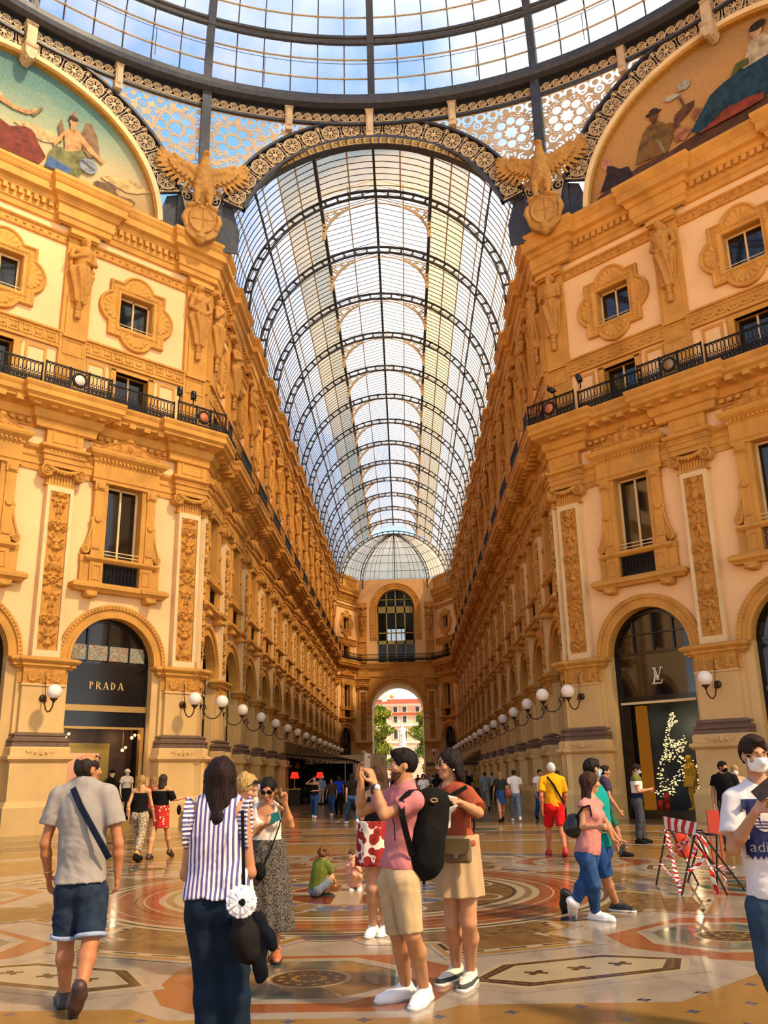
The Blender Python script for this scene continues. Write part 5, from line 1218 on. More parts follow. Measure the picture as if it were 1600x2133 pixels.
painting(2*PA,'left',[(0,lin('#a8854e')),(.25,lin('#a8946a')),(.5,lin('#7f8a6c')),(.8,lin('#3f6a62')),(1,lin('#2a5a5c'))],
 [(blob(.9,27.5,.9,.35,18,.2,1),'a48a5e'),(blob(4.7,26.5,1.0,.3,16,.2,2),'b0905c'),([(-3,25.9),(-2.4,27.3),(-.9,27.4),(-.27,27.2),(.3,27.5),(.67,27.5),(.9,27.0),(1.26,26.5),(1.0,26.0)],'62291d'),([(-.3,27.15),(.35,27.45),(.2,26.8),(.6,26.2),(-.2,26.1)],'54231a'),
  ([(-2.3,27.2),(-.9,27.4),(-.7,28.5),(-1.2,28.9),(-1.9,28.8)],'a88a68'),(blob(-1.4,29.25,.28,.34),'9a7048'),([(-.85,28.45),(-.2,28.25),(.3,28.3),(.72,28.6),(.75,28.42),(.35,28.1),(-.25,28.05),(-.85,28.15)],'a87a4e'),([(.5,28.2),(.62,28.15),(.95,28.7),(.85,28.75)],'6b5a3a'),
  ([(1.9,28.0),(1.72,28.65),(1.6,28.2),(1.8,27.4)],'6a5038'),([(2.55,28.15),(2.75,28.9),(2.95,28.95),(3.25,28.4),(3.42,27.5),(3.0,27.2),(2.7,27.5)],'6f543c'),([(1.3,26.1),(1.35,26.8),(1.6,27.2),(2.0,27.25),(2.7,27.5),(2.95,26.9),(2.6,26.0)],'62603a'),
  ([(2.0,27.1),(2.62,27.4),(2.68,28.1),(2.5,28.35),(2.0,28.25),(1.88,27.9)],'a97b4c'),([(1.9,28.1),(2.0,28.2),(1.75,27.5),(1.55,27.15),(1.45,27.3)],'a97b4c'),([(2.58,28.2),(2.7,28.1),(3.2,27.6),(3.65,27.3),(3.55,27.15),(3.0,27.45),(2.55,27.85)],'a97b4c'),
  ([(2.14,28.2),(2.34,28.25),(2.34,28.5),(2.12,28.5)],'a97b4c'),(blob(2.22,28.68,.16,.21,14,.03),'b08254'),(blob(2.2,28.84,.2,.13,14,.08),'43281a'),(blob(2.2,29.08,.05,.12,8,.1),'a84020'),(blob(2.98,26.78,.38,.36,18,.02),'70757a'),([(2.65,26.9),(3.2,26.6),(3.3,26.7),(2.75,27.0)],'4c4a48'),
  ([(1.2,26.0),(2.2,26.05),(2.3,26.35),(1.8,26.45),(1.4,26.6)],'3a5274'),(blob(3.8,25.95,.5,.35,14,.3,3),'5c4630'),(blob(4.5,25.6,.5,.22,14,.3,5),'6a5236')],
 [(-6.1,26.3),(-3,26.1),(-.5,26.0),(2.2,26.0),(4.2,25.6),(5.9,25.1)],'#6a5434','large lunette painting of a pale green sky with draped figures on the left wall')
painting(-2*PA,'right',[(0,lin('#9a6a34')),(.35,lin('#a87638')),(.7,lin('#a8783f')),(1,lin('#8a6638'))],
 [(blob(-5.12,27.0,.2,.32,12,.2,1),'a5705a'),([(-5.5,25.7),(-5.15,26.5),(-5.1,26.9),(-4.85,26.8),(-4.6,26.55),(-4.2,26.5),(-4.0,25.8)],'2e2220'),([(-3.9,26.4),(-3.7,27.1),(-3.45,27.75),(-3.2,28.05),(-2.75,28.1),(-2.4,27.75),(-2.2,27.1),(-2.5,26.4)],'6a4c22'),([(-3.2,26.4),(-3.0,27.3),(-2.7,27.0),(-2.6,26.4)],'7c6a4c'),
  ([(-2.5,27.7),(-2.3,27.75),(-1.85,27.4),(-1.95,27.2),(-2.4,27.3)],'6a4c22'),([(-3.0,28.0),(-2.8,28.0),(-2.78,28.3),(-3.0,28.3)],'5a3420'),(blob(-2.9,28.38,.19,.24,14,.04),'5a3420'),(blob(-2.9,28.55,.34,.1,14,.08),'33200f'),(blob(-2.88,28.64,.19,.13,14,.08),'33200f'),
  ([(-2.2,27.35),(-2.0,27.95),(-1.6,28.2),(-1.15,28.2),(-1.25,27.9),(-1.7,27.6)],'553620'),([(-1.6,28.0),(-1.5,28.0),(-1.75,28.95),(-1.85,28.95)],'6a4c2c'),(blob(-2.05,28.85,.32,.13,14,.25,6),'97907a'),(blob(-1.5,29.15,.3,.26,14,.25,7),'979078'),(blob(-1.85,26.95,.42,.34,14,.2,8),'96603f'),(blob(-1.1,27.5,.24,.3,14,.2,9),'8a5636'),
  ([(-1.45,26.8),(-.9,27.5),(-.5,28.0),(.1,28.25),(1.0,28.35),(2.4,28.3),(2.9,27.0),(1.5,26.6),(0,27.1),(-1.1,26.5)],'1d3742'),([(0,28.2),(.5,28.3),(.3,27.6),(.8,26.9),(.2,27.0),(-.2,27.6)],'27505c'),([(-1.2,26.5),(.3,27.1),(1.6,26.9),(1.5,26.5),(0,26.5)],'7c3522'),
  ([(.9,28.25),(1.1,28.8),(1.3,29.3),(1.9,29.4),(2.2,29.0),(2.3,28.25)],'a89676'),([(1.5,29.3),(1.75,29.35),(1.75,29.6),(1.5,29.6)],'a8825a'),(blob(1.66,29.65,.24,.28,14,.03),'a8825a'),(blob(1.74,29.85,.34,.2,14,.06),'281a14'),([(.4,28.3),(.7,28.75),(1.2,28.7),(1.2,28.4)],'4a4a24')],
 [(-5.9,25.2),(-5.5,25.6),(-3.8,26.3),(-2.4,26.4),(0,26.9),(1.7,26.6),(6,26.6)],'#4c3020','large lunette painting of an ochre sky with dark draped figures on the right wall')
# ---------------------------------------------------------------- inlaid marble floor
def marble(name,c,var=.12,rough=.16,veins=None,scale=1.3):
    t=NT(name); c=tuple(x*.43 for x in lin(c)); veins=veins and '#%02x%02x%02x'%tuple(int(int(veins[i:i+2],16)*.74) for i in (1,3,5)); b=t.bsdf(c,rough,spec=.4,coat=.12); b.inputs['Coat Roughness'].default_value=.08; v=t.coords()
    n=t.noise(v,scale,7,.65); col=t.ramp(n,[(.28,tuple(x*(1-var*1.8) for x in c)),(.5,c),(.75,tuple(min(1,x*(1+var)) for x in c))])
    if veins:
        w=t.n('ShaderNodeTexWave'); w.inputs['Scale'].default_value=.6; w.inputs['Distortion'].default_value=14; w.inputs['Detail'].default_value=4; t.l(v,w.inputs['Vector'])
        col=t.mix(t.math('MULTIPLY',t.ramp(w.outputs['Fac'],[(.78,(0,0,0)),(.95,(1,1,1))]),.45),col,lin(veins))
    col=t.mix(t.math('MULTIPLY',t.noise(t.coords('Object',(1,1,1)),42,2),.16),col,tuple(x*.55 for x in c))
    t.l(col,b.inputs['Base Color']); t.l(t.math('MULTIPLY_ADD',t.noise(v,3,4),.16,rough-.06),b.inputs['Roughness']); MATS[name]=t.m; return t.m
FM=[marble('grey_white_marble','#cbb9a0',.12,.15,'#9a8c78'),marble('yellow_mosaic','#b98a44',.12,.2,None,2.5),marble('orange_marble','#b8683a',.16,.14,'#8a3f20'),
    marble('cream_mosaic','#d9c296',.07,.2),marble('dark_brown_mosaic','#4f3826',.15,.18),marble('green_slate_glass','#6f7d6c',.2,.07,'#a9a58a',2.),
    marble('black_marble','#24201c',.1,.14),marble('red_marble','#8f3f22',.15,.14),marble('blue_mosaic','#5f6c88',.18,.18),marble('violet_marble','#585068',.12,.16),
    marble('brown_arabesque','#8f6a38',.3,.2,'#5f4524',4.),marble('tan_marble','#ad8a5a',.12,.12,'#8a6a40'),marble('grate_bronze','#4a3820',.2,.3)]
G_,Y_,O_,C_,D_,S_,K_,R_,B_,V_,A_R,T_,Z_=range(13)
fl=MB(); FC=np.array([.05,-1.15]); lz=[0.]
def lay(poly,m,dz=.0009):
    lz[0]+=.00003; fl.add([(x,y,lz[0]) for x,y in poly],[tuple(range(len(poly)))],m)
def pol(r,a): return (FC[0]+r*math.sin(a),FC[1]-r*math.cos(a))      # angle 0 points towards the camera
def ringlay(r0,r1,m,n=96,ang=(0,2*PI)):
    lz[0]+=.00005; V=[];A_=np.linspace(ang[0],ang[1],n+1)
    for a in A_: V+= [(*pol(r0,a),lz[0]),(*pol(r1,a),lz[0])]
    fl.add(V,[(2*i,2*i+1,2*i+3,2*i+2) for i in range(n)],m)
def disc(c,r,m,n=48): lay([(c[0]+r*math.cos(2*PI*i/n),c[1]+r*math.sin(2*PI*i/n)) for i in range(n)],m)
def ngon(c,r,n,rot,m,sx=1.,sy=1.,ax=0.):
    P=[]
    for i in range(n):
        x,y=r*sx*math.cos(rot+2*PI*i/n),r*sy*math.sin(rot+2*PI*i/n); P.append((c[0]+x*math.cos(ax)-y*math.sin(ax),c[1]+x*math.sin(ax)+y*math.cos(ax)))
    lay(P,m); return P
def stripe(P,w,m,closed=False,dash=None):
    P=[np.array(p,float) for p in P]; 
    if closed: P=P+[P[0]]
    for a,b in zip(P,P[1:]):
        d=b-a; L=np.linalg.norm(d)
        if L<1e-6: continue
        d/=L; n=np.array([-d[1],d[0]])*w/2; k=1 if not dash else max(1,int(L/dash))
        for i in range(k):
            t0,t1=(0,L) if not dash else (L*(i+.1)/k,L*(i+.72)/k); p,q=a+d*t0,a+d*t1; lay([tuple(p-n),tuple(q-n),tuple(q+n),tuple(p+n)],m)
# whole floor
lay([(-26,-24),(26,-24),(26,A+.4),(-26,A+.4)],T_); lay([(-W-.6,A),(W+.6,A),(W+.6,YE+9),(-W-.6,YE+9)],T_)
# arcade paving bands
zk0=lz[0]
for k in range(16):
    lz[0]=zk0; y=A+1.6+BAY*k; lay([(-W,y),(W,y),(W,y+.35),(-W,y+.35)],C_); lay([(-W,y+.45),(W,y+.45),(W,y+.55),(-W,y+.55)],D_)
    for x in (-3.6,0,3.6):
        c=(x,y+2.8); ngon(c,1.5,8,PI/8,C_); ngon(c,1.3,8,PI/8,O_ if (k+int(x))%2 else G_); ngon(c,.8,8,PI/8,S_ if k%2 else Y_)
    for x in (-6.,6.): lay([(x-.5,y+.9),(x+.5,y+.9),(x+.5,y+4.6),(x-.5,y+4.6)],A_R if k%2 else Y_)
for x in (-5.3,-1.8,1.8,5.3): lay([(x-.09,A),(x+.09,A),(x+.09,YE+8),(x-.09,YE+8)],G_)
# outer octagon bands
for r0,m in ((17.4,G_),(16.8,Y_),(14.6,C_),(14.3,D_),(14.1,A_R),(12.6,C_),(12.35,K_),(12.2,Y_),(10.6,G_),(10.2,C_),(10.,T_)):
    lay([pol(r0/math.cos(PI/8),PI/8+i*PI/4) for i in range(8)],m)
for i in range(16):
    a=i*PI/8+PI/16; c=pol(11.4,a); ngon(c,.75,4,a,C_,1.6,.7,0); ngon(c,.6,4,a,O_,1.6,.7,0); c=pol(13.35,a); ngon(c,.5,8,0,C_); ngon(c,.38,8,0,O_ if i%2 else S_)
    c=pol(15.7,a); ngon(c,.9,8,0,G_); ngon(c,.7,8,0,S_ if i%2 else O_)
# golden field with blue stars, grey marble border and the star of medallions
lay([pol(9.7/math.cos(PI/8),PI/8+i*PI/4) for i in range(8)],Y_)
rr=random.Random(3)
for ir in range(9):
    r_=7.15+.42*ir; n=int(2*PI*r_/.52)
    for i in range(n):
        a=2*PI*(i+.5*(ir%2))/n; c=pol(r_,a)
        if abs(c[0])<6 and c[1]<-5:
            zk=lz[0]; ngon(c,.05,4,.3,V_,1.35,.6); ngon(c,.05,4,.3,V_,.6,1.35)
            ngon(c,.026,6,0,B_); lz[0]=zk
OCT=lambda r,rot=0.:[pol(r/math.cos(PI/8),PI/8+i*PI/4+rot) for i in range(8)]
lay(OCT(6.75),G_); zb0=lz[0]; zmax=zb0
for i in range(8):
    lz[0]=zb0+(i%2)*.00001
    a=i*PI/4; u=np.array([math.sin(a),-math.cos(a)]); w=np.array([math.cos(a),math.sin(a)]); c0=FC+u*5.78
    def L(x,y): return tuple(c0+w*x+u*y)
    ext8=[L(-.75,-.98),(L(.75,-.98)),L(1.2,-.42),L(1.2,.42),L(1.02,.86),L(.75,1.12),L(-.75,1.12),L(-1.02,.86),L(-1.2,.42),L(-1.2,-.42)]
    lay([tuple(FC+(np.array(p)-FC)*1.0+(np.array(p)-c0)*.16) for p in ext8],G_)
    lay(ext8,O_)
    for r_,m in ((.86,C_),(.84,G_),(.72,S_)): lay([L(r_*math.cos(PI/8+q*PI/4)/math.cos(PI/8),r_*math.sin(PI/8+q*PI/4)/math.cos(PI/8)) for q in range(8)],m)
    for q in range(8):
        t=PI/8+q*PI/4; stripe([L(.3*math.cos(t),.3*math.sin(t)),L(.76*math.cos(t),.76*math.sin(t))],.02,T_)
        if q%3==0: lay([L(.32*math.cos(t),.32*math.sin(t)),L(.74*math.cos(t),.74*math.sin(t)),L(.72*math.cos(t+.7),.72*math.sin(t+.7)),L(.32*math.cos(t+.7),.32*math.sin(t+.7))],T_ if q else A_R)
    for r_,m in ((.36,C_),(.33,Y_),(.31,Z_)): lay([L(r_*math.cos(q*PI/8),r_*math.sin(q*PI/8)) for q in range(16)],m)
    for r_ in (.24,.13):
        for q in range(12): t=q*PI/6+r_; lay([L(r_*math.cos(t)+.03*math.cos(p*PI/3),r_*math.sin(t)+.03*math.sin(p*PI/3)) for p in range(6)],Y_)
    # cream panel with little crosses between two medallions
    a2=a+PI/8; u2=np.array([math.sin(a2),-math.cos(a2)]); w2=np.array([math.cos(a2),math.sin(a2)]); c2=FC+u2*5.95
    def L2(x,y): return tuple(c2+w2*x+u2*y)
    hexp=[(-1.12,.1),(-.78,.52),(.78,.52),(1.12,.1),(.55,-.42),(-.55,-.42)]
    lay([L2(x*1.16,y*1.22) for x,y in hexp],G_); lay([L2(x,y) for x,y in hexp],C_); lay([L2(x*.93,y*.88) for x,y in hexp],D_); lay([L2(x*.8,y*.68) for x,y in hexp],C_)
    stripe([L2(x*.865,y*.78) for x,y in hexp],.03,A_R,True,.09)
    for x in (-.42,0,.42):
        for q in (0.6,-0.6): stripe([L2(x-.1*math.cos(q),.04-.1*math.sin(q)),L2(x+.1*math.cos(q),.04+.1*math.sin(q))],.055,D_)
    # pointed star arm with arabesques inside
    c3=FC+u2*4.05
    def L3(x,y): return tuple(c3+w2*x+u2*y)
    arm=[(-1.2,-.9),(-1.1,.05),(-.62,.3),(-.75,.95),(.75,.95),(.62,.3),(1.1,.05),(1.2,-.9)]
    for f,m in ((1.16,G_),(1.08,Y_),(.98,C_)): lay([L3(x*f,y*f) for x,y in arm],m)
    lay([L3(x*.86,y*.86) for x,y in arm],A_R); stripe([L3(x*.93,y*.92) for x,y in arm[1:7]],.05,K_,False,.42)
    for x in (-.5,0,.5):
        for q in range(10): t=q*.62; lay([L3(x+(.24-.02*q)*math.cos(t)+.05*math.cos(p*PI/2.5),-.1+(.3-.024*q)*math.sin(t)+.03*math.sin(p*PI/2.5)) for p in range(5)],D_ if q%2 else Y_)
    c4=FC+u*3.85
    ngon(c4,.3,8,0,C_,1.,.7,a); ngon(c4,.25,8,0,V_,1.25,.62,a)
    zmax=max(zmax,lz[0])
    for sx in (-1,1):
        for q in (0,1): p=c4+w*sx*(.5+.12*q)+u*(.1*q); ngon(p,.05,4,PI/4,K_,1.3,1,a)
lz[0]=zmax+.0006
for r_,m in ((3.75,C_),(3.66,K_),(3.6,C_),(3.5,O_),(2.72,C_),(2.62,T_),(2.52,C_),(2.4,D_),(2.34,A_R)): ringlay(0,r_,m)
for i in range(8):
    a=i*PI/4+PI/8; c=pol(1.95,a); disc(c,.34,C_,28); disc(c,.28,A_R,28); disc(c,.14,O_,20)
    for r_ in (.9,): pass
ringlay(1.52,1.62,C_); ringlay(1.45,1.52,D_); ringlay(0,1.45,T_)
for r0,r1 in ((2.9,2.93),(3.32,3.35),(3.02,3.04)): ringlay(r0,r1,D_ if r0<3.1 and r0>3 else C_)
# central crest: blue ribbon, oval shield with a cross
def oval(rx,ry,m,n=56): lay([(FC[0]+rx*math.cos(2*PI*i/n),FC[1]-.2+ry*math.sin(2*PI*i/n)) for i in range(n)],m)
oval(1.5,1.75,G_)
for i in range(22):
    t=2*PI*i/22; ngon((FC[0]+1.25*math.cos(t),FC[1]-.2+1.5*math.sin(t)),.24,5,t,B_ if i%3 else T_,1.2,.8,t)
oval(1.02,1.28,Y_); oval(.94,1.2,C_); oval(.9,1.15,R_)
lay([(FC[0]-.19,FC[1]-1.33),(FC[0]+.19,FC[1]-1.33),(FC[0]+.19,FC[1]+.93),(FC[0]-.19,FC[1]+.93)],C_); lay([(FC[0]-.87,FC[1]-.36),(FC[0]+.87,FC[1]-.36),(FC[0]+.87,FC[1]+.02),(FC[0]-.87,FC[1]+.02)],C_)
fo=fl.build('floor',FM); tag(fo,'polished inlaid marble floor with medallions, stars and a central cross crest','floor',kind='structure')
m=MB(); m.box(-60,60,YE+7.02,400,-.16,-.02); tag(m.build('ground',plain('street_paving','#b9ae9c',.8,var=.1,scale=.4)),'sunlit street paving beyond the far archway','ground',kind='structure')
# ---------------------------------------------------------------- the piazza beyond the arch
STU=stone('pink_stucco','#e2b695',.06,.85,.3,.05); TILE=stone('red_roof_tile','#b8502c',.18,.8,3,.3); TRIM=stone('pale_trim','#ecd9bc',.05,.8,1,.05)
bl=empty('building',(1.,182,0)); tag(bl,'pink stucco palazzo with red tiled roof seen through the far archway','building')
m=MB(); m.box(-14,14,0,12,-.1,16.6); m.build('wall',STU,bl)
m=MB(); m.box(-14.5,14.5,-.7,12.5,16.4,16.9); m.box(-14.2,14.2,-.4,0,12.1,12.6); m.box(-14.2,14.2,-.3,0,8.6,9.0); m.build('cornice',TRIM,bl)
m=MB(); m.add([(-14.8,-1,16.9),(14.8,-1,16.9),(13,6,18.4),(-13,6,18.4),(14.8,13,16.9),(-14.8,13,16.9)],[(0,1,2,3),(1,4,2),(5,0,3),(4,5,3,2)]); m.build('roof',TILE,bl)
m=MB(); m.box(-14.3,14.3,-.6,0,14.55,14.95); m.build('roof_band',TILE,bl)
for zi,(z0,z1) in enumerate(((15.15,16.2),(12.95,14.25),(9.5,11.4),(5.5,7.6))):
    for x in (-6.6,-4.6,-2.2,-.2,2.6,5.0):
        m=MB(); m.box(x-.62,x+.62,-.12,0,z0-.12,z1+.15); f=m.build('window',TRIM,bl); m=MB(); m.box(x-.4,x+.4,-.16,-.1,z0,z1); m.build('pane',PANE_L,f)
for x,h,w in ((-4.6,19.9,1.1),(4.4,19.7,.6)): m=MB(); m.box(x-w/2,x+w/2,2,3,17,h); m.build('chimney',TRIM,bl)
m=MB(); m.lathe([(.05,0),(.5,.08),(.5,.12),(.05,.12)],(-2.9,1.2,18.6),16,0,'y'); m.bar((-2.9,1.2,17.),(-2.9,1.2,18.6),.08); m.build('satellite_dish',plain('dish_yellow','#d8a63a',.5),bl)
for x,h,lab in ((-2.2,27.,'thin aerial mast on the palazzo roof, left of the lattice mast'),(1.4,26.5,'lattice aerial mast in the middle of the palazzo roof')):
    m=MB(); m.bar((0,0,0),(0,0,h-18),.09)
    for i in range(4): m.bar((-.5,0,h-19.2-i*.9),(.5,0,h-19.2-i*.9),.05)
    if x>0: m.bar((.35,0,0),(.35,0,h-19),.09); [m.bar((0,0,i),(.35,0,i+.7),.05) for i in range(0,7)]
    tag(m.build('aerial_mast',plain('galvanised_%d'%int(h),'#8b8f96',.5),loc=(1+x,186,18)),lab,'aerial')
m=MB(); m.lathe([(1.1,0),(1.1,16),(.9,16.2),(.9,24),(.5,24.2),(.4,30),(.1,34)],(0,0,0),10); tag(m.build('tower',plain('hazy_tower','#b9bccb',.7),loc=(8.1,260,0)),'pale slender tower far behind the palazzo roof','tower')
LEAF=NT('leaf'); b=LEAF.bsdf(lin('#8f9e2c'),.55); n=LEAF.noise(LEAF.coords(),.9,3); LEAF.l(LEAF.ramp(n,[(.3,lin('#4a6a1c')),(.5,lin('#8fa02c')),(.7,lin('#c9b83c'))]),b.inputs['Base Color']); b.inputs['Subsurface Weight'].default_value=0
def tree(x,y,h,rx,zb,seed,label):
    r=random.Random(seed); t=empty('tree',(x,y,0)); tag(t,label,'tree')
    m=MB(); m.tube([(0,0,-.05),(.1,0,h*.3),(0,.1,h*.75)],[.28,.2,.08],7)
    for i in range(5): a=i*1.3; m.tube([(0,0,h*.3+i*.3),(rx*.5*math.cos(a),rx*.5*math.sin(a),h*.5+i*.4)],[.1,.04],5)
    m.build('trunk',plain('bark','#5a4632',.9) if 'bark' not in MATS else MATS['bark'],t)
    V=[];F=[]
    for i in range(7500):
        f=r.random(); z=zb+(h-zb)*f; w=rx*math.sin(PI*min(1,.12+.9*(1-f)))*(.75+.25*math.sin(z*2.3+seed))*(.8+.2*math.sin(seed+7*f)); a=r.uniform(0,2*PI); q=w*math.sqrt(r.uniform(.25,1))
        c=np.array([q*math.cos(a),q*math.sin(a),z+r.uniform(-.2,.2)]); u=np.array([r.gauss(0,1) for _ in range(3)]); u/=np.linalg.norm(u); w_=np.cross(u,[.3,.2,.9]); w_/=np.linalg.norm(w_); s=r.uniform(.2,.36)
        b=len(V); V+= [c-u*s,c+w_*s*.5,c+u*s,c-w_*s*.5]; F.append((b,b+1,b+2,b+3))
    m=MB(); m.add(V,F,0); o=m.build('crown',LEAF.m,t)
tree(-3.9,124,12.0,5.0,.8,1,'green tree on the left beyond the far archway'); tree(4.9,124,11.2,4.8,.8,2,'green tree on the right beyond the far archway'); tree(.2,154,6.4,3.4,.4,4,'low tree behind the marble monument beyond the archway')
MARB=stone('monument_marble','#ecd6c4',.06,.6,1,.1)
r=empty('monument',(.35,141,0)); tag(r,'pale marble statue of a robed figure on a tall pedestal beyond the archway','monument')
m=MB(); boxsweep(m,.6,[(0,-.05),(1.1,-.05),(1.1,1.2),(.5,1.5),(.1,1.9),(.1,5.9),(.2,6.1),(.2,6.4),(0,6.5)],1.2); m.box(-.6,.6,0,1.2,6.3,6.5); m.build('pedestal',MARB,r)
v=Vol((-1.3,-.4,6.3),(1.3,2.2,11.2),.08); v.cone((0,.6,6.5),(0,.6,9.3),.62,.5,.1); v.cone((-.28,.6,9.4),(.28,.6,9.4),.34,.34,.2); v.ell((0,.5,10.1),(.27,.3,.38),.1); v.cone((0,.4,9.8),(0,.3,9.5),.2,.14,.1); v.cone((-.48,.5,9.3),(-.1,.1,8.6),.2,.16,.1); v.cone((.48,.5,9.3),(.2,.1,8.7),.2,.16,.1)
g=np.meshgrid(*[v.lo[i]+v.h*np.arange(v.n[i]) for i in range(3)],indexing='ij',sparse=True); v.D+=(.05*np.sin(9*np.arctan2(g[0],g[1]-.6)+g[2])*(g[2]<9.2)).astype(np.float32)
v.mb(0,1).build('figure',MARB,r)
# ---------------------------------------------------------------- things standing in the arcade
HOARD=plain('hoarding_cream','#d9c7a4',.7)
m=MB(); m.box(-6.15,-1.1,78,78.5,0,3.85); h=m.build('hoarding',HOARD); tag(h,'cream panelled hoarding with thin gold lines at the far end of the arcade','hoarding')
m=MB()
for i in range(7):
    a=-6.05+.7*i; m.ring([(a,.3),(a+.6,.3),(a+.6,3.65),(a,3.65),(a,.3)],[(a+.04,.34),(a+.56,.34),(a+.56,3.61),(a+.04,3.61),(a+.04,.34)],77.97,78.0)
m.build('gold_lines',BRASS,h); m=MB(); c=(-4.6,1.95)
for i in range(6): a=i*PI/3; m.prism([(c[0]+.05*math.cos(a-.8),c[1]+.05*math.sin(a-.8)),(c[0]+.3*math.cos(a-.25),c[1]+.3*math.sin(a-.25)),(c[0]+.3*math.cos(a+.25),c[1]+.3*math.sin(a+.25)),(c[0]+.05*math.cos(a+.8),c[1]+.05*math.sin(a+.8))],77.96,78.0)
m.build('rosette_emblem',plain('emblem_bronze','#6a5638',.5),h)
AWN=cloth('awning_canvas','#6b5234',.1,3); AWT=plain('awning_lettering','#3a2a16',.7)
def awning(y0,y1,xw,xt,zt,zb,ze,text,label,sz):
    r=empty('awning',(xw,y0,0)); tag(r,label,'awning','restaurant awnings'); s=1 if xt>xw else -1; dx=xt-xw; L=y1-y0
    m=MB(); V=[(0,0,zt),(dx,0,ze),(dx,L,ze),(0,L,zt),(0,0,zb),(0,L,zb)]; m.add(V,[(0,1,2,3),(0,4,1),(3,2,5)]); m.build('canopy',AWN,r)
    m=MB(); n=22
    for P,Q in (((0,0,zb),(dx,0,ze)),((dx,0,ze),(dx,L,ze))):
        P,Q=np.array(P),np.array(Q); n=max(8,int(np.linalg.norm(Q-P)/.24))
        for i in range(n):
            a,b=P+(Q-P)*i/n,P+(Q-P)*(i+1)/n; c=(a+b)/2; dn=np.array([0,0,-.2]); m.add([a,b,b+dn*.6,c+dn*1.25,a+dn*.6],[(0,1,2,3,4)]); m.add([a+(0,0,.02),b+(0,0,.02),b+(0,0,-.05),a+(0,0,-.05)],[(0,1,2,3)],1)
    m.build('scalloped_valance',[AWN,AWT],r)
    if text:
        t=text_mb(text,sz,.02,.3,.95); m=MB(); m.mesh(t,Matrix.Translation((dx*.36,-.03,zb+(zt-zb)*.3))@Matrix.Rotation(math.atan2(ze-zb,dx)*.35 if s>0 else 0,4,'Y')); m.build('script_lettering',AWT,r)
    m=MB()
    for y in (.15,L-.15): m.bar((dx*.9,y,0),(dx*.9,y,ze),.06); m.bar((0,y,zb),(dx*.95,y,ze),.05)
    m.build('awning_frame',BLACK,r); return r
awning(46.,57.,-W,-2.7,4.05,3.2,2.78,'Galleria','brown restaurant awning with script lettering along the left arcade wall',.62)
awning(62.,72.,W,5.5,3.75,2.62,2.6,'il Salotto','brown restaurant awning with script lettering along the right arcade wall',.4)
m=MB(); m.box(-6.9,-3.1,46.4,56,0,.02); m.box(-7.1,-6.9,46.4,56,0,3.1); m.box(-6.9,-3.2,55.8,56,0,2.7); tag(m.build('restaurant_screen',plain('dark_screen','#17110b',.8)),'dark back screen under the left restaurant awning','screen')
RED=emit('red_lampshade','#ff2a18',1.3)
for i,(x,y,lab) in enumerate(((-6.25,44.,'red shaded table lamp on the dark stand at the left of the restaurant'),(-5.2,50.,'red shaded table lamp deeper under the left awning'))):
    r=empty('table_lamp',(x,y,1.02)); tag(r,lab,'lamp','red table lamps'); m=MB(); m.lathe([(.3,.62),(.18,1.02),(.16,1.02)],(0,0,0),14); m.build('lamp_shade',RED,r); m=MB(); m.bar((0,0,0),(0,0,.7),.05); m.lathe([(.14,0),(.14,.04),(.03,.06)],(0,0,0),12); m.build('base',BRASS,r)
    r=empty('menu_stand',(x,y,0)); tag(r,'dark waiter stand %s'%('carrying the red lamp at the left restaurant entrance' if i==0 else 'deeper under the left awning'),'stand'); m=MB(); m.box(-.35,.35,-.25,.25,0,.95); m.build('cabinet',plain('stand_dark_%d'%i,'#2e2318',.6),r); m=MB(); m.box(-.42,.42,-.32,.32,.95,1.02); m.build('top',BRASS,r)
r0=None
for i in range(7):
    x,y=-5.9+(i%4)*.8,47.2+1.3*(i//4)*2; r=empty('potted_plant',(x,y,0)); tag(r,'leafy potted plant, %s in the row before the left restaurant'%ORD[i],'plant','restaurant plants')
    m=MB(); m.lathe([(.2,0),(.26,.4),(.24,.42)],(0,0,0),12); m.build('pot',plain('pot_%d'%i,'#3a3028',.7),r)
    q=random.Random(i); V=[];F=[]
    for k in range(260):
        a,b,l=q.uniform(0,2*PI),q.uniform(.1,1.5),q.uniform(.25,.75); c=np.array([0,0,.42]); d=np.array([math.cos(a)*math.cos(b),math.sin(a)*math.cos(b),math.sin(b)]); e=np.cross(d,[0,0,1.]); e/=max(np.linalg.norm(e),1e-6); n_=len(V); V+= [c+d*l*.4,c+d*l*.75+e*.05,c+d*l,c+d*l*.75-e*.05]; F.append((n_,n_+1,n_+2,n_+3))
    m=MB(); m.add(V,F); m.build('foliage',plain('dark_foliage','#37421f',.7) if 'dark_foliage' not in MATS else MATS['dark_foliage'],r)
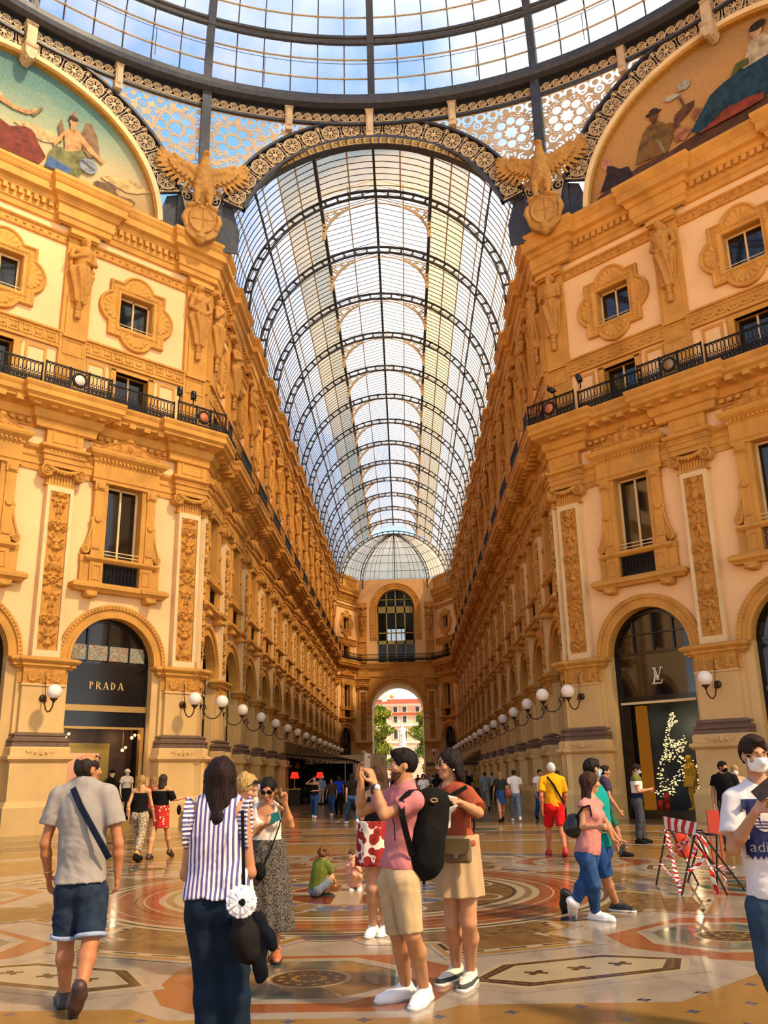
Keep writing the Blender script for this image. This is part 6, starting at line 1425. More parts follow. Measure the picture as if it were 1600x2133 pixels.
# ---------------------------------------------------------------- light, sky, camera
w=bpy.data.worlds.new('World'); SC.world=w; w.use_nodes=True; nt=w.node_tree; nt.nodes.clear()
class WT_(NT):
    def __init__(s): s.t=nt; s.m=None; s.out=s.n('ShaderNodeOutputWorld')
t=WT_(); d=t.coords('Generated'); sp=t.n('ShaderNodeSeparateXYZ'); t.l(d,sp.inputs[0])
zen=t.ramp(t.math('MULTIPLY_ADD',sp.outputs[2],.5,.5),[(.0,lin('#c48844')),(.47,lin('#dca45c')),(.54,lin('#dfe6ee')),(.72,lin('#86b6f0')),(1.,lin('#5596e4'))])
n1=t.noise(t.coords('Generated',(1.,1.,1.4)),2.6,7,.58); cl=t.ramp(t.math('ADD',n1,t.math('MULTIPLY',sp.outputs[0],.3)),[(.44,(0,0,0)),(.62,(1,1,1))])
colr=t.mix(t.math('MULTIPLY',cl,.92),zen,lin('#f7f4f0')); bg=t.n('ShaderNodeBackground'); t.l(colr,bg.inputs[0]); t.l(t.ramp(t.math('MULTIPLY_ADD',sp.outputs[2],.5,.5),[(.49,(3.0,)*3),(.56,(1.2,)*3)]),bg.inputs[1]); t.l(bg.outputs[0],t.out.inputs['Surface'])  # below the horizon the background is boosted as an added warm fill light
sd=Vector((.75,-.525,.906)).normalized()
su=bpy.data.lights.new('sun','SUN'); su.energy=5.2; su.angle=math.radians(5); su.color=(1,.77,.5); so=bpy.data.objects.new('sun',su); link(so); so.rotation_euler=sd.to_track_quat('Z','Y').to_euler(); so.location=(20,-20,60)
cam=bpy.data.cameras.new('camera'); co=bpy.data.objects.new('camera',cam); link(co); SC.camera=co
cam.sensor_fit='VERTICAL'; cam.sensor_height=36.; cam.lens=36.*FPX/2133.; cam.clip_end=1000; cam.clip_start=.05
M=Matrix(((_rt[0],_up[0],-_fw[0],CAM[0]),(_rt[1],_up[1],-_fw[1],CAM[1]),(_rt[2],_up[2],-_fw[2],CAM[2]),(0,0,0,1))); co.matrix_world=M
vs=SC.view_settings; SC.display_settings.display_device='sRGB'; vs.view_transform='Standard'; vs.look='None'; vs.gamma=1; vs.use_curve_mapping=False; vs.exposure=.34
# ---------------------------------------------------------------- people
def nrm(v): v=np.array(v,float); return v/max(np.linalg.norm(v),1e-9)
def lerp(a,b,t): return np.array(a,float)*(1-t)+np.array(b,float)*t
class SVol(Vol):
    def limb(s,a,b,ra,rb,k=.02,end=True,start=False,flat=None):   # tapered limb cut square at its end
        a=np.array(a,float); b=np.array(b,float); d=nrm(b-a); L=np.linalg.norm(b-a); m=max(ra,rb)*1.3+.02
        def fn(x,y,z):
            px,py,pz=x-a[0],y-a[1],z-a[2]; t=px*d[0]+py*d[1]+pz*d[2]; tc=np.clip(t/L,0,1)
            q=np.sqrt(np.maximum(px*px+py*py+pz*pz-t*t,0)) if (end and start) else np.sqrt((px-tc*L*d[0])**2+(py-tc*L*d[1])**2+(pz-tc*L*d[2])**2)
            e=q-(ra+tc*(rb-ra))
            if end: e=np.maximum(e,t-L)
            if start: e=np.maximum(e,-t)
            return e
        return s.op(np.minimum(a,b)-m,np.maximum(a,b)+m,fn,k)
    def wrinkle(s,amp,f=30,seed=0):
        g=np.meshgrid(*[s.lo[i]+s.h*np.arange(s.n[i]) for i in range(3)],indexing='ij',sparse=True)
        r=random.Random(int(abs(seed)*97)); w=.5*np.sin(g[0]*9+seed)+.5*np.sin(g[2]*7+g[1]*8-seed); d=0
        for i in range(5):
            a=r.uniform(-1.,1.); kx,ky,kz=math.sin(a)*f*.5,math.sin(a+1)*f*.4,math.cos(a)*f*.55; q=g[0]*kx+g[1]*ky+g[2]*kz+r.uniform(0,6)+1.8*w; d=d+(1-2*np.abs(np.sin(q)))**3*r.uniform(.5,1.)
        m=.6+.4*np.sin(g[0]*5+g[2]*6+seed*3)
        s.D-=(amp*1.2*d*m).astype(np.float32); return s
SKIN={}
def skin(c):
    if c not in SKIN:
        t=NT('skin_'+c); b=t.bsdf(lin(c),.55,spec=.35); cc=lin(c)
        n=t.noise(t.coords(),9,4); t.l(t.ramp(n,[(.3,tuple(x*.88 for x in cc)),(.7,tuple(min(1,x*1.08) for x in cc))]),b.inputs['Base Color'])
        b.inputs['Subsurface Weight'].default_value=.08; b.inputs['Subsurface Radius'].default_value=(.01,.004,.002); SKIN[c]=t.m
    return SKIN[c]
HAIRM={}
def hairmat(c):
    if c not in HAIRM:
        t=NT('hair_'+c); b=t.bsdf(lin(c),.6,spec=.12); cc=lin(c); v=t.coords('Object',(70,70,6)); n=t.noise(v,1.5,4)
        t.l(t.ramp(n,[(.3,tuple(x*.4 for x in cc)),(.7,tuple(min(1,x*1.25) for x in cc))]),b.inputs['Base Color']); t.bump(b,n,.5,.01); HAIRM[c]=t.m
    return HAIRM[c]
EYEW=plain('eye_white','#d9cfc2',.2); EYED=plain('iris_dark','#24150c',.15); LIP={}
def hand(v,wr,d,n,side,curl=.5,L=1.,thumb=1.,k=.006,spread=.0,idx=None):
    # d finger direction, n palm normal (towards the palm side), side towards the thumb
    d,n,side=nrm(d),nrm(n),nrm(side); wr=np.array(wr,float)
    v.cone(wr-d*.01,wr+d*.05*L,.026*L,.031*L,.012,flat=(n,.55)); v.cone(wr+d*.05*L,wr+d*.082*L,.033*L,.032*L,.01,flat=(n,.5))
    for i,(o,l) in enumerate(((1.5,.068),(.5,.078),(-.5,.072),(-1.5,.055))):
        c=curl if not (idx is not None and i==0) else idx
        p=wr+d*.083*L+side*o*.0185*L; a=0.; r=.0098*L
        for j,f in enumerate((.46,.31,.23)):
            a+=c*(.75,.95,.6)[j]; dd=nrm(d*math.cos(a)+n*math.sin(a)+side*spread*o*.12); q=p+dd*l*f*L; v.cone(p,q,r,r*.9,.003); p=q; r*=.9
    t0=wr+d*.02*L+side*.024*L; t1=t0+nrm(d*.55+side*.75+n*.25*thumb)*.038*L; t2=t1+nrm(d*.8+side*.25+n*.55*thumb*curl)*.032*L; t3=t2+nrm(d*.85-side*.1+n*.6*thumb*curl)*.025*L
    v.cone(t0,t1,.0155*L,.0125*L,.01); v.cone(t1,t2,.0115*L,.0105*L,.004); v.cone(t2,t3,.0105*L,.009*L,.004)
class Body:
    def __init__(s,J,front,face,sex='m',k=1.,h=.009,bulk=1.,up=None):
        s.J={a:np.array(b,float) for a,b in J.items()}; s.sex=sex; s.k=k; s.h=h; s.bulk=bulk
        J=s.J; s.f=nrm(front); s.face=nrm(face); s.r=nrm(np.array(J['shr'])-J['shl']); s.f=nrm(s.f-s.r*(s.f@s.r)); s.t=nrm(J['neck']-J['pel'])
        s.f=nrm(s.f-s.t*(s.f@s.t)); s.r=nrm(np.cross(s.f,s.t))*(1 if np.cross(s.f,s.t)@s.r>0 else -1)
        s.R=np.stack([s.r,s.f,s.t],1); s.hup=nrm(up) if up is not None else nrm(np.array([0,0,1.])-s.face*s.face[2]); s.hr=nrm(np.cross(s.face,s.hup)); s.HR=np.stack([s.hr,s.face,s.hup],1)
        s.chest=lerp(J['pel'],J['neck'],.72); s.waist=lerp(J['pel'],J['neck'],.36)
    def vol(s,keys=None,pad=.2):
        P=np.array([s.J[k] for k in (keys or s.J)]); return SVol(P.min(0)-pad,P.max(0)+pad,s.h)
    def torso(s,v,off=0.,lo=True):
        k=s.k; b=s.bulk; fe=s.sex=='f'; c=s.sex=='c'
        v.ell(s.J['pel']+s.t*.02*k,np.array([.163 if fe else .155,.112,.13])*k*b+off,.03,R=s.R)
        v.ell(s.waist,np.array([.122 if fe else .142,.092 if fe else .108,.16])*k*b+off,.05,R=s.R)
        v.ell(s.chest,np.array([.138 if fe else .165,.1 if fe else .118,.19])*k*b+off,.05,R=s.R)
        a,b_=lerp(s.J['shl'],s.J['shr'],.1),lerp(s.J['shl'],s.J['shr'],.9); v.cone(a,b_,.052*k+off,.052*k+off,.05)
        v.cone(lerp(s.J['shl'],s.J['neck'],.25),s.J['neck']+s.t*.02*k,.045*k+off,.05*k+off,.04); v.cone(lerp(s.J['shr'],s.J['neck'],.25),s.J['neck']+s.t*.02*k,.045*k+off,.05*k+off,.04)
        if fe:
            for sg in (-1,1): v.ell(s.chest+s.r*sg*.07*k+s.f*.075*k-s.t*.01*k,np.array([.06,.06,.062])*k+off,.03,R=s.R)
        for sg in (-1,1): v.ell(s.J['pel']+s.r*sg*.06*k-s.f*.048*k-s.t*.05*k,np.array([.08,.08,.088])*k+off,.03,R=s.R)
    def arm(s,v,q,off=0.,up=1.,end=False):
        J=s.J; k=s.k*(.9 if s.sex=='f' else 1.)*(.5+.5*s.bulk); sh,el,wr=J['sh'+q],J['el'+q],J['wr'+q]
        v.ell(sh,(.054*k+off,)*3,.03); v.cone(sh,el,.049*k+off,.037*k+off,.025); m=lerp(el,wr,.32); v.cone(el,m,.037*k+off,.040*k+off,.02); v.cone(m,wr,.040*k+off,.025*k+off,.02)
    def leg(s,v,q,off=0.):
        J=s.J; k=s.k; hp,kn,an=J['hip'+q],J['kn'+q],J['an'+q]
        v.cone(hp,kn,.092*k+off,.056*k+off,.03); back=-s.f*.012*k; m=lerp(kn,an,.3)+back; v.cone(kn,m,.056*k+off,.06*k+off,.025); v.cone(m,an,.06*k+off,.037*k+off,.03)
    def head(s,v):
        J=s.J; k=s.k*(1.12 if s.sex=='c' else .95); c=J['head']; f,u,r=s.face,s.hup,s.hr
        v.cone(J['neck']-s.t*.02*k,c-u*.06*k-f*.02*k,.056*k if s.sex!='f' else .046*k,.052*k if s.sex!='f' else .044*k,.03)
        v.ell(c+u*.025*k-f*.012*k,np.array([.077,.098,.095])*k,.01,R=s.HR); v.ell(c-u*.035*k+f*.03*k,np.array([.056 if s.sex!='f' else .053,.062,.08])*k,.03,R=s.HR)
        v.ell(c-u*.095*k+f*.062*k,np.array([.03,.024,.022])*k,.025,R=s.HR)
        for sg in (-1,1):
            v.ell(c+r*sg*.032*k+f*.098*k+u*.008*k,np.array([.02,.012,.014])*k,.012,cut=True,R=s.HR)
            v.ell(c+r*sg*.077*k-f*.005*k-u*.01*k,np.array([.009,.019,.029])*k,.006,R=s.HR)
            v.ell(c+r*sg*.045*k+f*.07*k-u*.025*k,np.array([.022,.02,.02])*k,.02,R=s.HR)
            v.ell(c+r*sg*.03*k+f*.09*k+u*.026*k,np.array([.024,.012,.008])*k,.012,R=s.HR)
        v.cone(c+f*.092*k+u*.012*k,c+f*.117*k-u*.026*k,.009*k,.0135*k,.012); v.ell(c+f*.098*k-u*.03*k,np.array([.018,.014,.01])*k,.008,R=s.HR)
        v.ell(c+f*.086*k-u*.062*k,np.array([.024,.013,.006])*k,.006,R=s.HR); v.ell(c+f*.084*k-u*.074*k,np.array([.021,.013,.007])*k,.006,R=s.HR)
    def foot(s,v,q,off=0.,h=1.):
        J=s.J; k=s.k*(.93 if s.sex=='f' else 1.); an,to=J['an'+q],J['toe'+q]; d=nrm(to-an); heel=an+np.array([0,0,-.05*k])-nrm([d[0],d[1],0])*.045*k
        if s.J.get('raise'+q) is not None: heel=an-d*0+s.J['raise'+q]*.06*k
        ball=lerp(heel,to,.68); ball[2]=max(ball[2],.0+.028*k) if ball[2]<.05 else ball[2]
        v.cone(an,heel,.036*k+off,.034*k+off,.02); v.cone(heel,ball,.034*k+off,.041*k+off,.02); v.cone(ball,to,.041*k+off,.026*k+off,.02); v.cone(an-d*0,lerp(heel,ball,.75),.036*k+off,.032*k+off,.03)
    def mesh(s,hands,feet=True,legs=True):
        v=s.vol(pad=.24*s.k+.03); s.torso(v); s.head(v)
        for q in 'lr':
            s.arm(v,q); s.leg(v,q) if legs else None
            if feet: s.foot(v,q)
            hd=hands.get(q) if hands else None
            el,wr=s.J['el'+q],s.J['wr'+q]; d=nrm(wr-el)
            if hd is None: hd={}
            dd=nrm(hd.get('d',d)); n=nrm(hd.get('n',-s.r*(1 if q=='r' else -1))); sd=hd.get('s',s.f); sd=nrm(np.array(sd,float)-dd*(np.array(sd,float)@dd))
            n=nrm(n-dd*(n@dd)); sd=nrm(sd-n*(sd@n)) if np.linalg.norm(sd-n*(sd@n))>.05 else nrm(np.cross(dd,n))
            if s.h<.016: hand(v,wr,dd,n,sd,hd.get('curl',.45),s.k*hd.get('L',1.),spread=hd.get('spread',.3),idx=hd.get('idx'))
            else: v.cone(wr,wr+dd*.09*s.k,.03*s.k,.034*s.k,.01,flat=(n,.6)); v.cone(wr+dd*.08*s.k,wr+nrm(dd+n*.3)*.17*s.k,.03*s.k,.015*s.k,.01,flat=(n,.5)); v.cone(wr+dd*.03*s.k,wr+dd*.07*s.k+sd*.04*s.k,.014*s.k,.011*s.k,.01)
        return v.mb(0,2 if s.h<.016 else 1)
def garment_top(B,hem=.0,sleeve=.45,off=.014,flare=.02,neck=None,long=0.,box=.0,fold=.004,tank=False,over=.0):
    # hem: metres below the pelvis point along the body axis; sleeve: share of the upper arm covered
    k=B.k; v=B.vol(['pel','neck','shl','shr','ell','elr'] if sleeve else ['pel','neck','shl','shr'],.26*k+.04)
    B.torso(v,off)
    if box:
        for q in (.0,.22,.42,.6): v.ell(lerp(B.J['pel'],B.J['neck'],q),np.array([.135+box,.098+box*.7,.17])*k*B.bulk+off*.6,.04,R=B.R)
    if over: v.ell(B.J['pel']+B.t*.02*k,np.array([.163 if B.sex=='f' else .155,.112,.15])*k*B.bulk+off+over,.03,R=B.R); v.ell(B.J['pel']-B.f*.06*k-B.t*.05*k,np.array([.15,.088,.1])*k+off+over,.03,R=B.R)
    v.plane(B.J['pel']-B.t*hem*k,-B.t)
    if sleeve:
        for q in 'lr':
            sh,el=B.J['sh'+q],B.J['el'+q]; e=lerp(sh,el,min(sleeve,1.)); v.limb(sh,e,.058*k+off,.05*k+off+flare,.03)
            if sleeve>1: wr=B.J['wr'+q]; v.cone(sh,el,.056*k+off,.046*k+off,.02); v.limb(el,lerp(el,wr,sleeve-1),.046*k+off,.036*k+off,.02)
    else:
        for q,sg in (('l',-1),('r',1)): v.ell(B.J['sh'+q]+B.r*sg*.035*k+B.t*.0,np.array([.062,.2,.085])*k,.015,cut=True,R=B.R)
    if fold: v.wrinkle(fold,26,B.J['pel'][0]*7)
    nk=neck or ('crew',)
    if nk[0]=='crew': v.ell(B.J['neck']+B.t*.05*k+B.f*.02*k,np.array([.068,.075,.06])*k,.008,cut=True,R=B.R)
    elif nk[0]=='scoop': v.ell(B.J['neck']+B.t*.0+B.f*.08*k,np.array([.085,.13,.12])*k,.01,cut=True,R=B.R)
    elif nk[0]=='cami': v.plane(lerp(B.J['pel'],B.J['neck'],.88 if len(nk)<2 else nk[1]),B.t); 
    return v
def garment_legs(B,end=.5,off=.02,flare=.02,rise=.1,fold=.004,low=0.):
    k=B.k; v=B.vol(['pel','hipl','hipr','knl','knr','anl','anr'],.24*k)
    v.ell(B.J['pel']+B.t*.02*k,np.array([.163 if B.sex=='f' else .155,.112,.15])*k*B.bulk+off,.03,R=B.R)
    for sg in (-1,1): v.ell(B.J['pel']+B.r*sg*.06*k-B.f*.048*k-B.t*.05*k,np.array([.083,.083,.095])*k+off,.03,R=B.R)
    v.plane(B.J['pel']+B.t*rise*k,B.t)
    for q in 'lr':
        hp,kn,an=B.J['hip'+q],B.J['kn'+q],B.J['an'+q]
        if end<=1: e=lerp(hp,kn,end); v.limb(hp,e,.1*k+off,.085*k*(1-end*.25)+off+flare,.03)
        else:
            v.cone(hp,kn,.096*k+off,.062*k+off,.03); m=lerp(kn,an,.3)-B.f*.01*k; v.cone(kn,m,.062*k+off,.063*k+off,.025); v.limb(m,lerp(kn,an,end-1),.063*k+off,.043*k+off+flare,.03)
    if fold: v.wrinkle(fold,24,B.J['pel'][0]*5)
    return v
def garment_skirt(B,hemz,r0=.178,r1=.24,pleat=.012,n=11,rise=.12,dep=.93):
    k=B.k; c=B.J['pel']; top=c[2]+rise*k; v=SVol((c[0]-r1*1.3-.06,c[1]-r1*1.3-.06,hemz-.03),(c[0]+r1*1.3+.06,c[1]+r1*1.3+.06,top+.03),B.h)
    kc=(B.J['knl']+B.J['knr'])/2
    def fn(x,y,z):
        t=np.clip((top-z)/(top-hemz),0,1); tt=t**.7; hx=c[0]+(kc[0]-c[0])*t*.7; hy=c[1]+(kc[1]-c[1])*t*.7; dx=(x-hx); dy=(y-hy); a=dx*B.r[0]+dy*B.r[1]; b=(dx*B.f[0]+dy*B.f[1])/dep
        th=np.arctan2(b,a); r=r0+(r1-r0)*tt+pleat*t*np.sin(n*th+2*t); return np.maximum(np.maximum((np.hypot(a,b)-r)*.8,z-top),hemz-z)
    return v.op((c[0]-r1*1.3,c[1]-r1*1.3,hemz),(c[0]+r1*1.3,c[1]+r1*1.3,top),fn)
def hair_vol(B,kind,length=.3,vol=.016):
    k=B.k*(1.12 if B.sex=='c' else .95); c=B.J['head']; f,u,r=B.face,B.hup,B.hr; dn=np.array([0,0,-1.])
    v=SVol(c-np.array([.22,.22,.16+max(length,.0)])*1.,c+np.array([.22,.22,.24])*1.,B.h)
    o=vol*k
    v.ell(c+u*.027*k-f*.014*k,np.array([.077,.098,.095])*k+o,.01,R=B.HR)
    if kind=='curly':
        rr=random.Random(4)
        for i in range(46):
            a,b=rr.uniform(0,2*PI),rr.uniform(-.5,1.4); q=nrm(r*math.cos(a)*math.cos(b)+f*math.sin(a)*math.cos(b)+u*math.sin(b)); v.ell(c+u*.03*k-f*.01*k+q*np.array([.1,.11,.11])*k,(.03*k,)*3,.012)
    # open the face and cut the neckline
    fc=c+f*.115*k-u*.035*k; v.ell(fc,np.array([.074,.078,.108])*k,.012,cut=True,R=B.HR)
    nape=c-u*(.055 if kind in('short','curly','bald') else .075)*k
    v.plane(nape-u*.0,-u+f*.0) if kind in('short','curly','bun','bald','lowbun') else None
    v.ell(c+f*.06*k-u*.075*k,np.array([.12,.078,.075])*k,.01,cut=True,R=B.HR)
    if kind in ('short','bald','curly'):
        for sg in (-1,1): v.ell(c+r*sg*.085*k+f*.012*k-u*.03*k,np.array([.03,.045,.055])*k,.008,cut=True,R=B.HR)
    if kind=='short': v.ell(c+u*.098*k+f*.05*k,np.array([.05,.05,.024])*k,.025,R=B.HR)
    if kind=='bald': v.ell(c+u*.12*k+f*.035*k,np.array([.075,.14,.075])*k,.02,cut=True,R=B.HR)
    if kind in('long','straight'):
        b0=c+u*.0*k-f*.06*k; b1=c-f*.085*k+dn*length
        v.cone(b0,b1,.085*k,.07*k,.03,flat=(B.face,.55))
        for sg in (-1,1):
            v.cone(c+r*sg*.07*k+u*.01*k-f*.015*k,c+r*sg*.085*k-f*.05*k+dn*length*.75,.03*k,.028*k,.03); v.cone(b1+r*sg*.04*k,b1+r*sg*.045*k+dn*.06,.035*k,.012*k,.03)
        v.cone(b1,b1+dn*.07,.04*k,.012*k,.03)
    if kind=='lowbun': v.ell(c-u*.02*k-f*.11*k,(.038*k,)*3,.02)
    if kind=='bun': v.ell(c+u*.09*k-f*.075*k,(.042*k,)*3,.015); v.ell(c-f*.1*k+u*.03*k,np.array([.05,.03,.05])*k,.02,R=B.HR)
    if kind=='braid':
        for i in range(9): p=c-f*(.105)*k+dn*(.02+.034*i)*1.; v.ell(p+r*(.008 if i%2 else -.008),(.026*k,.022*k,.026*k),.008)
    g=np.meshgrid(*[v.lo[i]+v.h*np.arange(v.n[i]) for i in range(3)],indexing='ij',sparse=True)
    rx=(g[0]-c[0])*r[0]+(g[1]-c[1])*r[1]; ry=(g[0]-c[0])*f[0]+(g[1]-c[1])*f[1]; v.D+=(.0035*np.sin(np.arctan2(rx,ry+.02)*38+5*np.sin((g[2]-c[2])*14))+.003*np.sin(rx*70+ry*50+g[2]*20)).astype(np.float32)
    return v
def person_obj(B,label,hands=None,skincol='#b07b52',name='person',cat='person',group=None,base=None,legs=True,feet=True,eyes=True,lips='#8a4a38'):
    me=B.mesh(hands,feet,legs); base=np.array(base if base is not None else [B.J['pel'][0],B.J['pel'][1],0.]); me.V=[np.concatenate(me.V)-base]
    o=me.build(name,skin(skincol) if isinstance(skincol,str) else skincol,None,loc=tuple(base)); tag(o,label,cat,group); o['_b']=1; del o['_b']; B.obj=o; B.base=base
    if eyes and B.h<.014:
        k=B.k*(1.12 if B.sex=='c' else .95)
        for sg in (-1,1):
            c=B.J['head']+B.hr*sg*.031*k+B.face*.0805*k+B.hup*.006*k-base; m=MB(); m.sphere(c,.0098*k,0,10,8); m.sphere(c+B.face*.0058*k,.0058*k,1,8,6); m.build('eye',[EYEW,EYED],o)
        # brows and lips
        m=MB()
        for sg in (-1,1): m.tube([B.J['head']+B.hr*sg*x*k+B.face*(.1-.25*(x-.03)**2*20*.0-.012*(x>.045))*k+B.hup*(.031-.05*abs(x-.032))*k-base for x in (.014,.03,.048)],.0045*k,5)
        m.build('eyebrows',hairmat(B.haircol if hasattr(B,'haircol') else '#241710'),o)
        m=MB(); m.tube([B.J['head']+B.hr*x*k+B.face*(.0975-7*x*x)*k-B.hup*(.068+4*x*x)*k-base for x in (-.022,-.012,0,.012,.022)],[.003*k,.006*k,.0065*k,.006*k,.003*k],6)
        if lips: m.build('lips',plain('lip_'+lips,lips,.4) if 'lip_'+lips not in MATS else MATS['lip_'+lips],o)
    return o
def wear(B,v,name,mat,label=None,smooth=2):
    mb=v.mb(0,smooth) if isinstance(v,Vol) else v
    if not mb.n: return None
    mb.V=[np.concatenate(mb.V)-B.base]; o=mb.build(name,mat,B.obj)
    if label: o['label']=label
    return o
def shoe(B,q,mat,sole,name='shoe',off=.012,high=.06,label=None):
    v=B.vol(['an'+q,'toe'+q],.14); B.foot(v,q,off); an=B.J['an'+q]
    if B.J.get('raise'+q) is None:
        v.plane(an+np.array([0,0,high-.085+.06]),(0,0,1)); v.plane((0,0,.004),(0,0,-1))
    o=wear(B,v,name,mat,label,1)
    if o is not None and sole is not None and B.J.get('raise'+q) is None:
        v=B.vol(['an'+q,'toe'+q],.14); B.foot(v,q,off+.008); v.plane((0,0,.032),(0,0,1)); v.plane((0,0,.0),(0,0,-1)); mb=v.mb(0,1); mb.V=[np.concatenate(mb.V)-B.base]; mb.build('sole',sole,o)
    if o is not None and B.h<.012 and name=='shoe' and B.J.get('raise'+q) is None:
        an,to=B.J['an'+q],B.J['toe'+q]; d=nrm([to[0]-an[0],to[1]-an[1],0]); sd=np.array([-d[1],d[0],0]); m=MB()
        for i in range(5):
            c=an+d*(.045+.022*i)+np.array([0,0,.02-.011*i]); m.tube([c-sd*.026-np.array([0,0,.008]),c+np.array([0,0,.008]),c+sd*.026-np.array([0,0,.008])],.004,5)
        m.V=[np.concatenate(m.V)-B.base]; m.build('laces',WHITE if True else mat,o)
    return o
def glasses(B,dark=True,mat=None,name='sunglasses',up=.0,tilt=0.):
    k=B.k*.95; c=B.J['head']+B.hup*(.012+up)*k; f,u,r=B.face,B.hup,B.hr
    if tilt: c=B.J['head']+B.face*.022*k+B.hup*.004*k; f,u=nrm(f*math.cos(tilt)+u*math.sin(tilt)),nrm(u*math.cos(tilt)-f*math.sin(tilt))
    m=MB()
    for sg in (-1,1):
        L=[c+r*(sg*.034+.027*math.cos(a))*k+u*.021*math.sin(a)*k+f*(.109-6.5*(abs(.034+.027*math.cos(a))-.012)**2)*k for a in np.linspace(0,2*PI,15)]
        if dark: m.add(L[:-1],[tuple(range(14))],0); m.add([p+f*.006*k for p in L[:-1]],[tuple(range(14))],0)
        m.tube(L,.0035*k if dark else .0016*k,5,1); m.tube([c+r*sg*.061*k+f*.093*k,c+r*sg*.076*k+f*.05*k,c+r*sg*.082*k-f*.01*k],.003*k,5,1)
    m.tube([c-r*.009*k+f*.109*k,c+f*.113*k+u*.004*k,c+r*.009*k+f*.109*k],.003*k,5,1)
    return wear(B,m,name,[plain('dark_lens','#0b0908',.05) if 'dark_lens' not in MATS else MATS['dark_lens'],mat or BLACK])
def facemask(B,mat,name='face_mask'):
    k=B.k*.95; c=B.J['head']; v=SVol(c-.2,c+.2,B.h); f,u,r=B.face,B.hup,B.hr
    v.ell(c-u*.035*k+f*.03*k,np.array([.07,.08,.096])*k,.0,R=B.HR); v.cone(c+f*.095*k-u*.0*k,c+f*.122*k-u*.035*k,.024*k,.022*k,.03)
    v.plane(c+u*-.006*k,u); v.plane(c-u*.1*k,-u); v.plane(c+f*.035*k,-f); v.D+=0
    g=np.meshgrid(*[v.lo[i]+v.h*np.arange(v.n[i]) for i in range(3)],indexing='ij',sparse=True); v.D+=(.0006*np.sin(g[2]*300)).astype(np.float32)
    o=wear(B,v,name,mat,None,4)
    m=MB()
    for sg in (-1,1):
        for z in (-.012,-.08): m.tube([c+r*sg*.058*k+f*.05*k+u*z*k,c+r*sg*.085*k-f*.005*k+u*-.012*k],.002*k,4)
    m.V=[np.concatenate(m.V)-B.base]; m.build('ear_loop',mat,o); return o
def joints(px,Y0):
    return {a:(at(b[0],b[1],Y0+(b[2] if len(b)>2 else 0.)) if not isinstance(b,np.ndarray) else b) for a,b in px.items()}
def fl3(u,v,z): p=onfloor(u,v); p[2]=z; return p
def pat(name,fn,rough=.85):
    t=NT(name); b=t.bsdf((.5,.5,.5),rough,spec=.15); t.l(fn(t),b.inputs['Base Color'])
    w=t.n('ShaderNodeTexWave'); w.inputs['Scale'].default_value=3; w.inputs['Distortion'].default_value=8; t.l(t.coords(),w.inputs['Vector']); t.bump(b,w.outputs['Fac'],.15,.03); MATS[name]=t.m; return t.m
def stripes(a,b_,freq,axis=0,duty=.5):
    def f(t):
        s=t.n('ShaderNodeSeparateXYZ'); t.l(t.coords(),s.inputs[0]); x=t.math('FRACT',t.math('MULTIPLY',s.outputs[axis],freq)); return t.mix(t.math('GREATER_THAN',x,duty),lin(a),lin(b_))
    return f
def spots(a,b_,scale,thr,c=None,thr2=.1):
    def f(t):
        v=t.n('ShaderNodeTexVoronoi'); v.inputs['Scale'].default_value=scale; t.l(t.coords(),v.inputs['Vector']); q=t.mix(t.math('LESS_THAN',v.outputs['Distance'],thr),lin(a),lin(b_))
        return t.mix(t.math('LESS_THAN',v.outputs['Distance'],thr2),q,lin(c)) if c else q
    return f
def zbands(stops):
    def f(t):
        s=t.n('ShaderNodeSeparateXYZ'); t.l(t.coords(),s.inputs[0]); return t.ramp(t.math('DIVIDE',s.outputs[2],2.),[(z/2.,lin(c)) for z,c in stops],'CONSTANT')
    return f
DENIM=cloth('dark_denim','#232d3a',.3,14); JEANS=cloth('blue_jeans','#2c4468',.35,8); GREYJ=cloth('grey_jeans','#3d3c3e',.25,8); NAVY=cloth('navy_trousers','#15202c',.2,5)
KHAKI=cloth('khaki_cotton','#b1946a',.1,5); BLK=cloth('black_cloth','#14120f',.3,6); SOLE=plain('pale_sole','#d8cfc0',.6); DSOLE=plain('dark_sole','#2a211b',.7); LEATH=plain('dark_leather','#3a241a',.5); WSHOE=plain('white_trainer','#e6dcd0',.5,var=.05)
def strap(P,w,name,label,cat,mat,group=None,parent=None,base=None,t=.006,up=None):
    m=MB(); P=[np.array(p,float) for p in P]
    for a,b in zip(P,P[1:]): m.bar(a,b+(b-a)*.05,w,t,up=up or (0,1,0))
    if parent is not None: m.V=[np.concatenate(m.V)-base]; return m.build(name,mat,parent)
    c=P[0].copy(); m.V=[np.concatenate(m.V)-c]; o=m.build(name,mat,loc=tuple(c)); return tag(o,label,cat,group)
# --- man in the grey shirt, seen from behind
Y=-7.85
B=Body(joints(dict(pel=(168,1838),neck=(176,1637),head=(183,1604,.02),shl=(123,1659),shr=(227,1655),ell=(94,1757),elr=(247,1757),wrl=(101,1825,.1),wrr=(245,1824,.05),hipl=(146,1862),hipr=(193,1862),knl=(137,1962,.02),knr=(188,1962,-.08),
   anl=fl3(133,2099,.085),anr=(166,2072,-.3),toel=fl3(128,2078,.03),toer=fl3(152,2122,.03)),Y),(0,1,0),(.62,.78,.05),'m',1.04,.0085,1.0)
B.J['raiser']=np.array([.0,-.35,.85]); B.haircol='#241a12'
o=person_obj(B,'person in a grey T-shirt and rolled dark denim shorts walking away',{'l':dict(curl=.5),'r':dict(curl=.6)},'#a5683f')
GREYT=cloth('grey_shirt','#8d8378',.06,4); 
wear(B,garment_top(B,.0,.62,.02,.016,fold=.004,box=.03,over=.014),'shirt',GREYT); wear(B,garment_legs(B,.86,.018,.018,.03),'shorts',DENIM)
